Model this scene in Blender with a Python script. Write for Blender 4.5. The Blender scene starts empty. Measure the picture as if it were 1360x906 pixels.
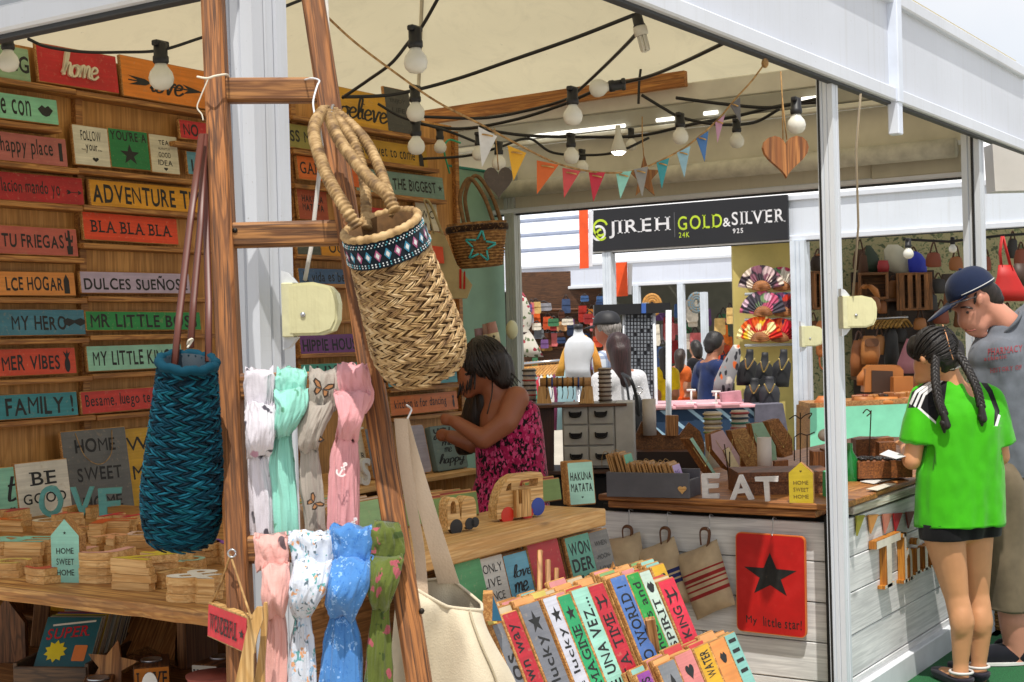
import bpy, bmesh, math, random
from math import sin, cos, pi, radians as R
from mathutils import Vector as V, Matrix, noise

rnd = random.Random(7)
SC = bpy.context.scene
COL = SC.collection

# ------------------------------------------------------------------ camera
PSI, TH, PIT, FPX = R(33.2), .0265, -.0043, 1880.
CAM = V((0, 0, 1.5))
FH = V((cos(PSI), sin(PSI), 0)); RH = V((sin(PSI), -cos(PSI), 0)); ZU = V((0, 0, 1))
FWD = FH*cos(PIT) + ZU*sin(PIT); UP0 = ZU*cos(PIT) - FH*sin(PIT)
RT = RH*cos(TH) - UP0*sin(TH); UP = UP0*cos(TH) + RH*sin(TH)
cam = bpy.data.cameras.new('camera'); camo = bpy.data.objects.new('camera', cam); COL.objects.link(camo)
cam.sensor_width = 36; cam.lens = 36*FPX/1360; cam.clip_end = 600; cam.clip_start = .05
cam.dof.use_dof = True; cam.dof.focus_distance = 3.9; cam.dof.aperture_fstop = 25
m = Matrix((RT, UP, -FWD)).transposed().to_4x4(); m.translation = CAM
camo.matrix_world = m
SC.camera = camo

# ------------------------------------------------------------------ sky, sun, exposure
SUN_EL, SUN_DIR = R(66), V((-.84, -.55, 0))
w = bpy.data.worlds.new('World'); SC.world = w; w.use_nodes = True
wn = w.node_tree.nodes; bg = wn['Background']
sky = wn.new('ShaderNodeTexSky'); sky.sky_type = 'NISHITA'; sky.sun_disc = False
sky.sun_elevation = SUN_EL; sky.sun_rotation = math.atan2(SUN_DIR.x, SUN_DIR.y)
sky.air_density = 1.0; sky.dust_density = 2.0
_tc = wn.new('ShaderNodeTexCoord'); _nz = wn.new('ShaderNodeTexNoise'); _nz.inputs['Scale'].default_value = 2.2; _nz.inputs['Detail'].default_value = 6
_rp = wn.new('ShaderNodeMapRange'); _rp.inputs[1].default_value = .3; _rp.inputs[2].default_value = .62; _rp.inputs[3].default_value = .45; _rp.inputs[4].default_value = .95
_mx = wn.new('ShaderNodeMix'); _mx.data_type = 'RGBA'; _mx.inputs[7].default_value = (6.2, 6.25, 6.4, 1)          # thin bright cloud
for _a, _b in ((_tc.outputs['Generated'], _nz.inputs['Vector']), (_nz.outputs['Fac'], _rp.inputs[0]), (_rp.outputs[0], _mx.inputs[0]), (sky.outputs[0], _mx.inputs[6]), (_mx.outputs[2], bg.inputs[0])): w.node_tree.links.new(_a, _b); bg.inputs[1].default_value = .14
sl = bpy.data.lights.new('sun', 'SUN'); sl.energy = 3.9; sl.angle = R(.5); sl.color = (1, .95, .87)
so = bpy.data.objects.new('sun', sl); COL.objects.link(so)
so.location = (-6, -4, 14)
tosun = SUN_DIR.normalized()*cos(SUN_EL) + ZU*sin(SUN_EL)
so.rotation_euler = tosun.to_track_quat('Z', 'Y').to_euler()
SC.view_settings.view_transform = 'Standard'; SC.view_settings.look = 'None'
SC.view_settings.exposure = .2; SC.view_settings.gamma = 1
SC.view_settings.use_curve_mapping = False
SC.render.engine = 'CYCLES'
SC.cycles.max_bounces = 8

# ------------------------------------------------------------------ pixel -> real place
def ray(px, py): return FWD + RT*((px-680)/FPX) + UP*((453-py)/FPX)
def W(px, py, d=None, u=None, v=None, z=None):
    r = ray(px, py)
    if d is not None: t = d
    elif u is not None: t = (u-CAM.x)/r.x
    elif v is not None: t = (v-CAM.y)/r.y
    else: t = (z-CAM.z)/r.z
    return CAM + r*t
def dep(p): return (p-CAM).dot(FWD)

# ------------------------------------------------------------------ mesh helpers
class MB:
    def __init__(s): s.v = []; s.f = []; s.m = []; s.s = []
    def add(s, vs, fs, M=None, mi=0, sm=False):
        o = len(s.v)
        s.v += [M @ V(p) for p in vs] if M is not None else [V(p) for p in vs]
        for f in fs:
            s.f.append([i+o for i in f]); s.m.append(mi); s.s.append(sm)
        return s
    def box(s, c, size, b=.003, M=None, mi=0):
        c = V(c); h = V(size)/2; b = min(b, min(h)*.6)
        vs = []; ix = {}
        for sx in (-1, 1):
            for sy in (-1, 1):
                for sz in (-1, 1):
                    sg = (sx, sy, sz)
                    for a in range(3):
                        p = [sg[k]*(h[k] if k == a else h[k]-b) for k in range(3)]
                        ix[sg, a] = len(vs); vs.append(c+V(p))
        fs = []
        for a in range(3):
            o1, o2 = (a+1) % 3, (a+2) % 3
            for sg in (-1, 1):
                q = []
                for e1, e2 in ((-1, -1), (1, -1), (1, 1), (-1, 1)):
                    t = [0]*3; t[a] = sg; t[o1] = e1; t[o2] = e2; q.append(ix[tuple(t), a])
                fs.append(q if sg > 0 else q[::-1])
            for e1 in (-1, 1):
                for e2 in (-1, 1):
                    t0 = [0]*3; t1 = [0]*3
                    t0[a] = -1; t1[a] = 1; t0[o1] = t1[o1] = e1; t0[o2] = t1[o2] = e2
                    t0 = tuple(t0); t1 = tuple(t1)
                    fs.append([ix[t0, o1], ix[t1, o1], ix[t1, o2], ix[t0, o2]])
        for sx in (-1, 1):
            for sy in (-1, 1):
                for sz in (-1, 1):
                    fs.append([ix[(sx, sy, sz), a] for a in range(3)])
        return s.add(vs, fs, M, mi)
    def tube(s, pts, r, n=8, mi=0, sm=True, flat=1., caps=True, M=None, ref=None):
        pts = [V(p) for p in pts]; k = len(pts)
        rr = r if isinstance(r, (list, tuple)) else [r]*k
        rings = []; t0 = (pts[1]-pts[0]).normalized()
        nrm = V(ref) if ref is not None else t0.orthogonal()
        for i in range(k):
            t = (pts[min(i+1, k-1)]-pts[max(i-1, 0)])
            t = t.normalized() if t.length > 1e-9 else t0
            nrm = (nrm - t*nrm.dot(t))
            nrm = nrm.normalized() if nrm.length > 1e-6 else t.orthogonal().normalized()
            bi = t.cross(nrm)
            rings.append([pts[i] + (nrm*cos(2*pi*j/n) + bi*sin(2*pi*j/n)*flat)*rr[i] for j in range(n)])
        return s.loft(rings, mi, sm, caps, M)
    def loft(s, rings, mi=0, sm=True, caps=True, M=None, closed=True):
        n = len(rings[0]); vs = [p for r in rings for p in r]; fs = []
        for i in range(len(rings)-1):
            for j in range(n if closed else n-1):
                a = i*n+j; b = i*n+(j+1) % n
                fs.append([a, b, b+n, a+n])
        if caps and closed:
            fs.append(list(range(n))[::-1]); fs.append([(len(rings)-1)*n+j for j in range(n)])
        return s.add(vs, fs, M, mi, sm)
    def lathe(s, prof, n=20, M=None, mi=0, sm=True, caps=True, sx=1., sy=1.):
        return s.loft([[V((r*cos(2*pi*j/n)*sx, r*sin(2*pi*j/n)*sy, z)) for j in range(n)] for r, z in prof], mi, sm, caps, M)
    def prism(s, out, y0, y1, M=None, mi=0, side=None):
        """outline in local xz, from y0 (front) to y1"""
        n = len(out); vs = [V((x, y0, z)) for x, z in out] + [V((x, y1, z)) for x, z in out]
        s.add(vs, [list(range(n)), list(range(n, 2*n))[::-1]], M, mi)
        s.add(vs, [[i, n+i, n+(i+1) % n, (i+1) % n] for i in range(n)], M, mi if side is None else side)
        return s
    def ell(s, c, r, n=14, k=9, M=None, mi=0):
        c = V(c); r = V(r) if not isinstance(r, (int, float)) else V((r, r, r)); rings = []
        for i in range(k+1):
            a = -pi/2 + pi*i/k; rr = max(cos(a), .02)
            rings.append([c+V((r.x*rr*cos(2*pi*j/n), r.y*rr*sin(2*pi*j/n), r.z*sin(a))) for j in range(n)])
        return s.loft(rings, mi, True, True, M)
    def flat(s, out, y, M=None, mi=0):
        return s.add([V((x, y, z)) for x, z in out], [list(range(len(out)))], M, mi)
    def mesh(s, name, M=None):
        me = bpy.data.meshes.new(name)
        me.from_pydata([tuple(p) for p in s.v], [], s.f)
        me.polygons.foreach_set('material_index', s.m); me.polygons.foreach_set('use_smooth', s.s)
        me.update(); return me
    def build(s, name, mats, par=None, M=None, raw=False):
        """M None: verts are world coords (origin moved to the base); else verts local to M. raw: keep local under par at identity"""
        if M is None:
            lo = [min(p[k] for p in s.v) for k in range(3)]; hi = [max(p[k] for p in s.v) for k in range(3)]
            o = V(((lo[0]+hi[0])/2, (lo[1]+hi[1])/2, lo[2])); s.v = [p-o for p in s.v]
            M = Matrix.Translation(o)
        return link(s.mesh(name), name, mats, par, M)

def world(o):
    return o.matrix_basis.copy() if o.parent is None else world(o.parent) @ o.matrix_parent_inverse @ o.matrix_basis
def setpar(o, par):
    o.parent = par; o.matrix_parent_inverse = world(par).inverted()
def link(me, name, mats, par=None, M=None):
    ob = bpy.data.objects.new(name, me); COL.objects.link(ob)
    for mt in (mats if isinstance(mats, (list, tuple)) else [mats]): me.materials.append(mt)
    if M is not None: ob.matrix_basis = M
    if par is not None: setpar(ob, par)
    return ob
def tag(o, label, cat=None, group=None, kind=None):
    if label: o['label'] = label
    if cat: o['category'] = cat
    if group: o['group'] = group
    if kind: o['kind'] = kind
    return o
def thing(name, label, cat, M, group=None):
    o = bpy.data.objects.new(name, None); COL.objects.link(o); o.empty_display_size = .05
    o.matrix_basis = M if isinstance(M, Matrix) else Matrix.Translation(M)
    return tag(o, label, cat, group)
def struct(o): o['kind'] = 'structure'; return o
def children(o): return [c for c in bpy.data.objects if c.parent == o]
def copy_thing(o, M, label, group=None):
    c = o.copy(); COL.objects.link(c); c.matrix_basis = M; c['label'] = label
    if group: c['group'] = group
    for ch in KIDS(o):
        d = ch.copy(); COL.objects.link(d); d.parent = c
        for g in KIDS(ch):
            e = g.copy(); COL.objects.link(e); e.parent = d
    return c
def KIDS(o): return list(o.children)
def frame(o, x, z):
    """matrix at o with local x along x, z along z (made perpendicular)"""
    z = V(z).normalized(); x = (V(x) - z*V(x).dot(z)).normalized(); y = z.cross(x)
    m = Matrix((x, y, z)).transposed().to_4x4(); m.translation = V(o); return m
def rotz(o, a): return Matrix.Translation(V(o)) @ Matrix.Rotation(a, 4, 'Z')
def align(p0, p1, ref=None):
    z = (V(p1)-V(p0)).normalized(); x = V(ref) if ref is not None else z.orthogonal()
    return frame(p0, x, z)
def beam(name, p0, p1, sx, sy, mat, par=None, ref=None, b=.003, mi=0):
    p0 = V(p0); p1 = V(p1); L = (p1-p0).length
    return MB().box((0, 0, L/2), (sx, sy, L), b).build(name, mat, par, align(p0, p1, ref))
VIEWM = frame((0, 0, 0), RH, ZU)            # local x to the right of the photo, y away
def viewm(o, s=1.): m = VIEWM.copy(); m.translation = V(o); return m @ Matrix.Scale(s, 4)
def spline(pts, n=6):
    P = [V(p) for p in pts]; out = []
    Q = [P[0]*2-P[1]] + P + [P[-1]*2-P[-2]]
    for i in range(1, len(Q)-2):
        a, b, c, d = Q[i-1:i+3]
        for k in range(n):
            t = k/n
            out.append(.5*((2*b)+(c-a)*t+(2*a-5*b+4*c-d)*t*t+(3*b-a-3*c+d)*t**3))
    out.append(P[-1]); return out
def star(r, n=5, k=.4, rot=0.): return [((r if i % 2 == 0 else r*k)*sin(pi*i/n+rot), (r if i % 2 == 0 else r*k)*cos(pi*i/n+rot)) for i in range(2*n)]
def heart(r, n=28):
    return [(r*16*sin(t)**3/16, r*(13*cos(t)-5*cos(2*t)-2*cos(3*t)-cos(4*t))/16) for t in [2*pi*i/n for i in range(n)]]
def roundrect(w, h, r, n=4):
    o = []
    for cx, cz, a in ((w/2-r, h/2-r, 0), (-w/2+r, h/2-r, pi/2), (-w/2+r, -h/2+r, pi), (w/2-r, -h/2+r, 1.5*pi)):
        o += [(cx+r*cos(a+pi/2*i/n), cz+r*sin(a+pi/2*i/n)) for i in range(n+1)]
    return o
def shift(o, dx, dz, k=1.): return [(x*k+dx, z*k+dz) for x, z in o]

# ------------------------------------------------------------------ materials
def lin(h):
    h = h.lstrip('#'); c = [int(h[i:i+2], 16)/255 for i in (0, 2, 4)]
    return tuple((x/12.92 if x <= .04045 else ((x+.055)/1.055)**2.4) for x in c) + (1,)
_M = {}
def nodes(name):
    m = bpy.data.materials.new(name); m.use_nodes = True; nt = m.node_tree
    return m, nt, nt.nodes['Principled BSDF']
def mk(nt, t, **kw):
    n = nt.nodes.new(t)
    for k, v in kw.items(): setattr(n, k, v)
    return n
def coords(nt, scale=(1, 1, 1), rand=True):
    tc = mk(nt, 'ShaderNodeTexCoord'); mp = mk(nt, 'ShaderNodeMapping'); mp.inputs['Scale'].default_value = scale
    if rand:
        oi = mk(nt, 'ShaderNodeObjectInfo'); va = mk(nt, 'ShaderNodeVectorMath', operation='ADD'); mu = mk(nt, 'ShaderNodeMath', operation='MULTIPLY')
        mu.inputs[1].default_value = 37.; nt.links.new(oi.outputs['Random'], mu.inputs[0])
        nt.links.new(tc.outputs['Object'], va.inputs[0]); nt.links.new(mu.outputs[0], va.inputs[1]); nt.links.new(va.outputs[0], mp.inputs[0])
    else: nt.links.new(tc.outputs['Object'], mp.inputs[0])
    return mp.outputs[0]
def ntex(nt, co, scale, detail=3, rough=.55, dist=0.):
    n = mk(nt, 'ShaderNodeTexNoise'); n.inputs['Scale'].default_value = scale; n.inputs['Detail'].default_value = detail
    n.inputs['Roughness'].default_value = rough; n.inputs['Distortion'].default_value = dist
    nt.links.new(co, n.inputs['Vector']); return n.outputs['Fac']
def ramp(nt, fac, stops):
    r = mk(nt, 'ShaderNodeValToRGB'); e = r.color_ramp.elements
    while len(e) < len(stops): e.new(.5)
    for i, (p, c) in enumerate(stops): e[i].position = p; e[i].color = c if len(c) == 4 else c+(1,)
    nt.links.new(fac, r.inputs[0]); return r.outputs[0]
def mixc(nt, fac, a, b, mode='MIX'):
    n = mk(nt, 'ShaderNodeMix', data_type='RGBA', blend_type=mode)
    for i, x in ((0, fac), (6, a), (7, b)):
        if isinstance(x, (int, float, tuple)): n.inputs[i].default_value = x
        else: nt.links.new(x, n.inputs[i])
    return n.outputs[2]
def bump(nt, bs, h, st=.3, dist=.002):
    b = mk(nt, 'ShaderNodeBump'); b.inputs['Strength'].default_value = st; b.inputs['Distance'].default_value = dist
    nt.links.new(h, b.inputs['Height']); nt.links.new(b.outputs[0], bs.inputs['Normal'])
def cache(f):
    def g(*a, **k):
        key = (f.__name__, a, tuple(sorted(k.items())))
        if key not in _M: _M[key] = f(*a, **k)
        return _M[key]
    return g
@cache
def paint(hexc, rough=.55, wear=.5, metal=0.):
    m, nt, bs = nodes('paint'); c = lin(hexc); co = coords(nt)
    f = ntex(nt, co, 9, 4, .6)
    d = tuple(x*.8 for x in c[:3])+(1,); l = tuple(min(1, x*1.12+.01) for x in c[:3])+(1,)
    col = ramp(nt, f, [(.3, d), (.55, c), (.75, l)])
    if wear > 0:
        f2 = ntex(nt, co, 60, 5, .7)
        k = ramp(nt, f2, [(.64-.06*wear, (0, 0, 0)), (.70, (wear*.6,)*3)])
        col = mixc(nt, k, col, tuple(x*.5+y for x, y in zip(c[:3], (.26, .19, .11)))+(1,))
        co2 = coords(nt, (3, 60, 90)); st = ntex(nt, co2, 1, 4, .65)
        col = mixc(nt, ramp(nt, st, [(.35, (0, 0, 0)), (.65, (.5*wear,)*3)]), col, tuple(x*.62 for x in c[:3])+(1,))
        f4 = ntex(nt, co, 14, 5, .7)
        col = mixc(nt, ramp(nt, f4, [(.68-.05*wear, (0, 0, 0)), (.73, (.45*wear,)*3)]), col, (.34, .23, .12, 1))
    nt.links.new(col, bs.inputs['Base Color']); bs.inputs['Roughness'].default_value = rough; bs.inputs['Metallic'].default_value = metal
    bump(nt, bs, ntex(nt, co, 90, 3), .15, .001)
    return m
@cache
def plain(hexc, rough=.5, metal=0., spec=.5):
    m, nt, bs = nodes('plain'); c = lin(hexc); co = coords(nt)
    f = ntex(nt, co, 6, 3)
    nt.links.new(ramp(nt, f, [(.3, tuple(x*.88 for x in c[:3])), (.7, tuple(min(1, x*1.06) for x in c[:3]))]), bs.inputs['Base Color'])
    bs.inputs['Roughness'].default_value = rough; bs.inputs['Metallic'].default_value = metal; bs.inputs['Specular IOR Level'].default_value = spec
    return m
@cache
def wood(h1, h2, axis='X', scale=1., rough=.6, dark=.55, bm=.35):
    m, nt, bs = nodes('wood'); k = 'XYZ'.index(axis)
    def sc(a, b): s = [b*scale]*3; s[k] = a*scale; return tuple(s)
    c1, c2 = lin(h1), lin(h2)
    co = coords(nt, sc(1.3, 14)); f = ntex(nt, co, 1.6, 3, .5, 1.2)
    wv = mk(nt, 'ShaderNodeMath', operation='MULTIPLY'); wv.inputs[1].default_value = 28; nt.links.new(f, wv.inputs[0])
    sn = mk(nt, 'ShaderNodeMath', operation='SINE'); nt.links.new(wv.outputs[0], sn.inputs[0])
    mr = mk(nt, 'ShaderNodeMapRange'); mr.inputs[1].default_value = -1; nt.links.new(sn.outputs[0], mr.inputs[0])
    mw = mk(nt, 'ShaderNodeMath', operation='POWER'); mw.inputs[1].default_value = 2.2; nt.links.new(mr.outputs[0], mw.inputs[0]); col = mixc(nt, mw.outputs[0], c1, c2)
    co2 = coords(nt, sc(5, 170)); f2 = ntex(nt, co2, 1, 3, .6)
    col = mixc(nt, ramp(nt, f2, [(.36, (1, 1, 1)), (.56, (0, 0, 0))]), col, tuple(x*dark for x in c2[:3])+(1,))
    co4 = coords(nt, sc(2.2, 60)); f4 = ntex(nt, co4, 1, 5, .7); col = mixc(nt, ramp(nt, f4, [(.45, (0, 0, 0)), (.7, (.5,)*3)]), col, tuple(x*.5 for x in c2[:3])+(1,))
    vk = mk(nt, 'ShaderNodeTexVoronoi'); vk.inputs['Scale'].default_value = 1; nt.links.new(coords(nt, sc(3.2, 9)), vk.inputs['Vector']); col = mixc(nt, ramp(nt, vk.outputs['Distance'], [(.05, (.85,)*3), (.13, (0, 0, 0))]), col, tuple(x*.3 for x in c2[:3])+(1,))
    co3 = coords(nt, (3, 3, 3)); f3 = ntex(nt, co3, 1, 3)
    col = mixc(nt, ramp(nt, f3, [(.4, (0, 0, 0)), (.75, (.55,)*3)]), col, tuple(x*.62 for x in c2[:3])+(1,))
    nt.links.new(col, bs.inputs['Base Color']); bs.inputs['Roughness'].default_value = rough
    bump(nt, bs, f2, bm, .0015); return m
@cache
def fabric(hexc, rough=.9, scale=400., var=.25, trans=0.):
    m, nt, bs = nodes('fabric'); c = lin(hexc); co = coords(nt)
    f = ntex(nt, co, 14, 4)
    col = ramp(nt, f, [(.3, tuple(x*(1-var) for x in c[:3])), (.7, tuple(min(1, x*(1+var*.5)) for x in c[:3]))])
    nt.links.new(col, bs.inputs['Base Color']); bs.inputs['Roughness'].default_value = rough; bs.inputs['Specular IOR Level'].default_value = .15
    bs.inputs['Sheen Weight'].default_value = .15
    w1 = mk(nt, 'ShaderNodeTexVoronoi'); w1.inputs['Scale'].default_value = scale; nt.links.new(co, w1.inputs['Vector'])
    bump(nt, bs, w1.outputs['Distance'], .35, .0012)
    return m
@cache
def floral(base, cols, scale=22., size=.32, var=.12):
    """cloth with scattered printed flecks"""
    m, nt, bs = nodes('printed_cloth'); c = lin(base); co = coords(nt)
    col = ramp(nt, ntex(nt, co, 10, 3), [(.3, tuple(x*(1-var) for x in c[:3])), (.7, c)])
    for i, h in enumerate(cols):
        co2 = coords(nt, (1, 1+.35*i, 1-.1*i)); ad = mk(nt, 'ShaderNodeVectorMath', operation='ADD'); ad.inputs[1].default_value = (i*3.7, i*1.3, i*2.1)
        nv = mk(nt, 'ShaderNodeTexNoise'); nv.inputs['Scale'].default_value = scale*2.2; nt.links.new(co2, nv.inputs['Vector'])
        mx = mk(nt, 'ShaderNodeVectorMath', operation='SCALE'); mx.inputs['Scale'].default_value = .035; nt.links.new(nv.outputs['Color'], mx.inputs[0])
        a2 = mk(nt, 'ShaderNodeVectorMath', operation='ADD'); nt.links.new(co2, ad.inputs[0]); nt.links.new(ad.outputs[0], a2.inputs[0]); nt.links.new(mx.outputs[0], a2.inputs[1])
        vo = mk(nt, 'ShaderNodeTexVoronoi'); vo.inputs['Scale'].default_value = scale*(1+.3*i); nt.links.new(a2.outputs[0], vo.inputs['Vector'])
        k = ramp(nt, vo.outputs['Distance'], [(size*.8, (1, 1, 1)), (size, (0, 0, 0))])
        col = mixc(nt, k, col, lin(h))
    nt.links.new(col, bs.inputs['Base Color']); bs.inputs['Roughness'].default_value = .85; bs.inputs['Specular IOR Level'].default_value = .15
    bs.inputs['Sheen Weight'].default_value = .2
    w1 = mk(nt, 'ShaderNodeTexVoronoi'); w1.inputs['Scale'].default_value = 420; nt.links.new(co, w1.inputs['Vector'])
    bump(nt, bs, w1.outputs['Distance'], .3, .001)
    return m
@cache
def skin(hexc):
    m, nt, bs = nodes('skin'); c = lin(hexc); co = coords(nt)
    nt.links.new(ramp(nt, ntex(nt, co, 7, 4), [(.3, tuple(x*.82 for x in c[:3])), (.7, c)]), bs.inputs['Base Color'])
    bs.inputs['Roughness'].default_value = .5; bs.inputs['Subsurface Weight'].default_value = .0
    bump(nt, bs, ntex(nt, co, 260, 2), .12, .001); return m
@cache
def straw(hexs, rough=.7):
    """each blade / row a little different: colour from fine noise"""
    m, nt, bs = nodes('straw'); co = coords(nt, (1, 1, 1), False)
    f = ntex(nt, co, 55, 2, .5); n = len(hexs)
    nt.links.new(ramp(nt, f, [(.3+.4*i/(n-1), lin(h)) for i, h in enumerate(hexs)]), bs.inputs['Base Color'])
    bs.inputs['Roughness'].default_value = rough; bump(nt, bs, ntex(nt, co, 700, 2), .3, .001); return m
@cache
def canopy_cloth(hexc, tr=.45):
    m, nt, bs = nodes('canopy_cloth'); c = lin(hexc); co = coords(nt, (1, 1, 1), False)
    f = ntex(nt, co, 1.3, 4); col = ramp(nt, f, [(.3, tuple(x*.9 for x in c[:3])), (.7, c)])
    f2 = ntex(nt, co, 26, 4, .6); col = mixc(nt, ramp(nt, f2, [(.70, (0, 0, 0)), (.74, (.5,)*3)]), col, tuple(x*.45 for x in c[:3])+(1,)); f2 = ntex(nt, co, 3.2, 6, .75, 1.5); col = mixc(nt, ramp(nt, f2, [(.5, (0, 0, 0)), (.78, (.5,)*3)]), col, tuple(x*.7 for x in c[:3])+(1,))
    nt.links.new(col, bs.inputs['Base Color']); bs.inputs['Roughness'].default_value = .6
    bump(nt, bs, f, .25, .03)
    t = mk(nt, 'ShaderNodeBsdfTranslucent'); nt.links.new(col, t.inputs[0])
    mx = mk(nt, 'ShaderNodeMixShader'); mx.inputs[0].default_value = tr
    nt.links.new(bs.outputs[0], mx.inputs[1]); nt.links.new(t.outputs[0], mx.inputs[2]); nt.links.new(mx.outputs[0], nt.nodes['Material Output'].inputs[0])
    return m
@cache
def emit(hexc, s):
    m, nt, bs = nodes('lit_lamp'); bs.inputs['Base Color'].default_value = lin(hexc)
    bs.inputs['Emission Color'].default_value = lin(hexc); bs.inputs['Emission Strength'].default_value = s; return m
@cache
def glassy(hexc, rough=.2, trans=.3):
    m, nt, bs = nodes('glass'); bs.inputs['Base Color'].default_value = lin(hexc); bs.inputs['Roughness'].default_value = rough
    bs.inputs['Transmission Weight'].default_value = trans; return m

@cache
def dirty(hexc, rough=.45, k=.5):
    """painted metal / plastic with rain streaks, scuffs and specks"""
    m, nt, bs = nodes('weathered_paint'); c = lin(hexc); co = coords(nt, (1, 1, 1), False)
    col = ramp(nt, ntex(nt, co, 1.7, 4, .6), [(.3, tuple(x*.9 for x in c[:3])), (.7, c)])
    st = ntex(nt, coords(nt, (26, 26, 1.1), False), 1, 5, .7); col = mixc(nt, ramp(nt, st, [(.52, (0, 0, 0)), (.75, (.55*k,)*3)]), col, tuple(x*y for x, y in zip(c[:3], (.62, .58, .5)))+(1,))
    sp = ntex(nt, co, 90, 3, .6); col = mixc(nt, ramp(nt, sp, [(.70, (0, 0, 0)), (.74, (.8*k,)*3)]), col, (.16, .13, .1, 1))
    sc = ntex(nt, coords(nt, (9, 70, 200), False), 1, 3, .6); col = mixc(nt, ramp(nt, sc, [(.68, (0, 0, 0)), (.72, (.5*k,)*3)]), col, tuple(x*.7 for x in c[:3])+(1,))
    nt.links.new(col, bs.inputs['Base Color']); bs.inputs['Roughness'].default_value = rough; bump(nt, bs, ntex(nt, co, 3.5, 3), .12, .01); return m

INK = paint('141414', .6, .25); INKF = plain('191817', .65)
PINE = lambda ax='X': wood('e6bb7c', 'd29c58', ax, 1, .55, .78)
PLY = wood('d69d56', 'bd8440', 'Z', .6, .6, .78, .2)
EDGE = wood('cf9c5c', 'a97238', 'X', 1.2, .7, .6)
SHELF = wood('c68e4c', '9a6430', 'X', .8, .6, .6)
OLDW = lambda ax='Z': wood('ad6f38', '75461f', ax, 1.5, .7, .3, .9)
ALU = plain('c9d0da', .35, .0); WHITEP = dirty('dfe4ec', .4); BLACK = plain('131314', .5); CREAM = dirty('d3d0a4', .45, .6)
TWINE = straw(('7a5a33', 'a07c4c', 'b8945f'), .9); STEEL = plain('b9bcc0', .3, .9)
# ------------------------------------------------------------------ lettering
_G = {}
def glyph(ch, wt):
    wt = min(wt, 0.) if ch in 'MmNW' else wt; k = (ch, wt)
    if k not in _G:
        cu = bpy.data.curves.new('glyph', 'FONT'); cu.body = ch; cu.offset = wt; cu.resolution_u = 4
        ob = bpy.data.objects.new('glyph', cu); me = bpy.data.meshes.new_from_object(ob)
        vs = [(p.co.x, p.co.y) for p in me.vertices]; fs = [list(p.vertices) for p in me.polygons]
        bpy.data.objects.remove(ob); bpy.data.curves.remove(cu); bpy.data.meshes.remove(me)
        _G[k] = (vs, fs)
    return _G[k]
SERIF = {'J': [(1, 1)], 'I': [(.5, 1), (.5, 0)], 'R': [(0.1, 0), (.1, 1), (.95, 0)], 'E': [(.08, 0), (.08, 1)], 'H': [(.1, 0), (.1, 1), (.9, 0), (.9, 1)],
         'L': [(.1, 0), (.1, 1)], 'D': [(.1, 0), (.1, 1)], 'V': [(.08, 1), (.92, 1)], 'T': [(.5, 0)], 'B': [(.08, 0), (.08, 1)], 'A': [(.06, 0), (.94, 0)],
         'M': [(.08, 0), (.92, 0), (.08, 1), (.92, 1)], 'F': [(.1, 0), (.1, 1)], 'h': [(.1, 0), (.1, 1), (.9, 0)], 'i': [(.5, 0)], 'n': [(.1, 0), (.9, 0)], 'N': [(.08, 0), (.08, 1), (.92, 1)], 'W': [(.05, 1), (.5, 1), (.95, 1)]}
# flowing hand: strokes on a unit grid, x-height .5
HAND = {'h': [[(0, .1), (.2, .55), (.28, 1), (.16, 1), (.1, .5), (.08, 0)], [(.08, .1), (.25, .5), (.4, .48), (.38, .1), (.5, 0)]],
 'o': [[(.3, .45), (.1, .42), (.02, .2), (.12, 0), (.32, .05), (.4, .3), (.28, .48), (.5, .42)]],
 'm': [[(0, .48), (.05, .3), (.04, 0)], [(.04, .15), (.18, .5), (.3, .42), (.3, 0)], [(.3, .15), (.45, .5), (.57, .42), (.56, .08), (.7, .03)]],
 'e': [[(0, .22), (.3, .28), (.35, .42), (.18, .5), (.03, .3), (.08, .04), (.25, 0), (.45, .15)]],
 'l': [[(0, .1), (.2, .5), (.26, .95), (.14, 1.0), (.08, .6), (.1, .05), (.25, .03)]],
 'v': [[(0, .45), (.08, .5), (.14, .02), (.2, .02), (.36, .48), (.48, .45)]],
 'i': [[(0, .3), (.08, .5), (.08, .08), (.22, .03)], [(.09, .72), (.12, .76)]],
 'y': [[(0, .45), (.06, .2), (.2, .08), (.3, .2)], [(.34, .5), (.3, .0), (.22, -.38), (.08, -.35), (.15, -.12), (.45, .1)]],
 'u': [[(0, .48), (.03, .1), (.16, 0), (.3, .15)], [(.32, .5), (.32, .06), (.46, .04)]],
 'a': [[(.32, .44), (.12, .46), (.02, .2), (.1, 0), (.25, .08), (.33, .48), (.33, .06), (.48, .05)]],
 'k': [[(.04, 1), (.04, 0)], [(.3, .5), (.05, .24), (.32, 0), (.42, .04)]],
 't': [[(.12, .85), (.1, .1), (.2, 0), (.34, .06)], [(0, .52), (.28, .55)]],
 'p': [[(.04, .5), (.04, -.4)], [(.05, .35), (.2, .52), (.34, .3), (.2, .02), (.06, .08)], [(.34, .2), (.46, .1)]],
 'n': [[(0, .48), (.05, .3), (.04, 0)], [(.04, .15), (.2, .5), (.34, .4), (.33, .06), (.46, .03)]],
 's': [[(.26, .45), (.1, .5), (.05, .36), (.22, .2), (.2, .02), (.02, .02)]],
 'L': [[(.1, .95), (.06, .1), (.02, 0), (.4, .05)]], 'T': [[(.0, .95), (.5, 1)], [(.25, .97), (.22, 0)]],
 'r': [[(.0, .45), (.05, .3), (.05, 0)], [(.05, .2), (.18, .48), (.3, .44)]],
 'f': [[(.3, .95), (.16, .9), (.12, .1), (.1, -.3)], [(0, .5), (.28, .52)]]}
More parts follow.
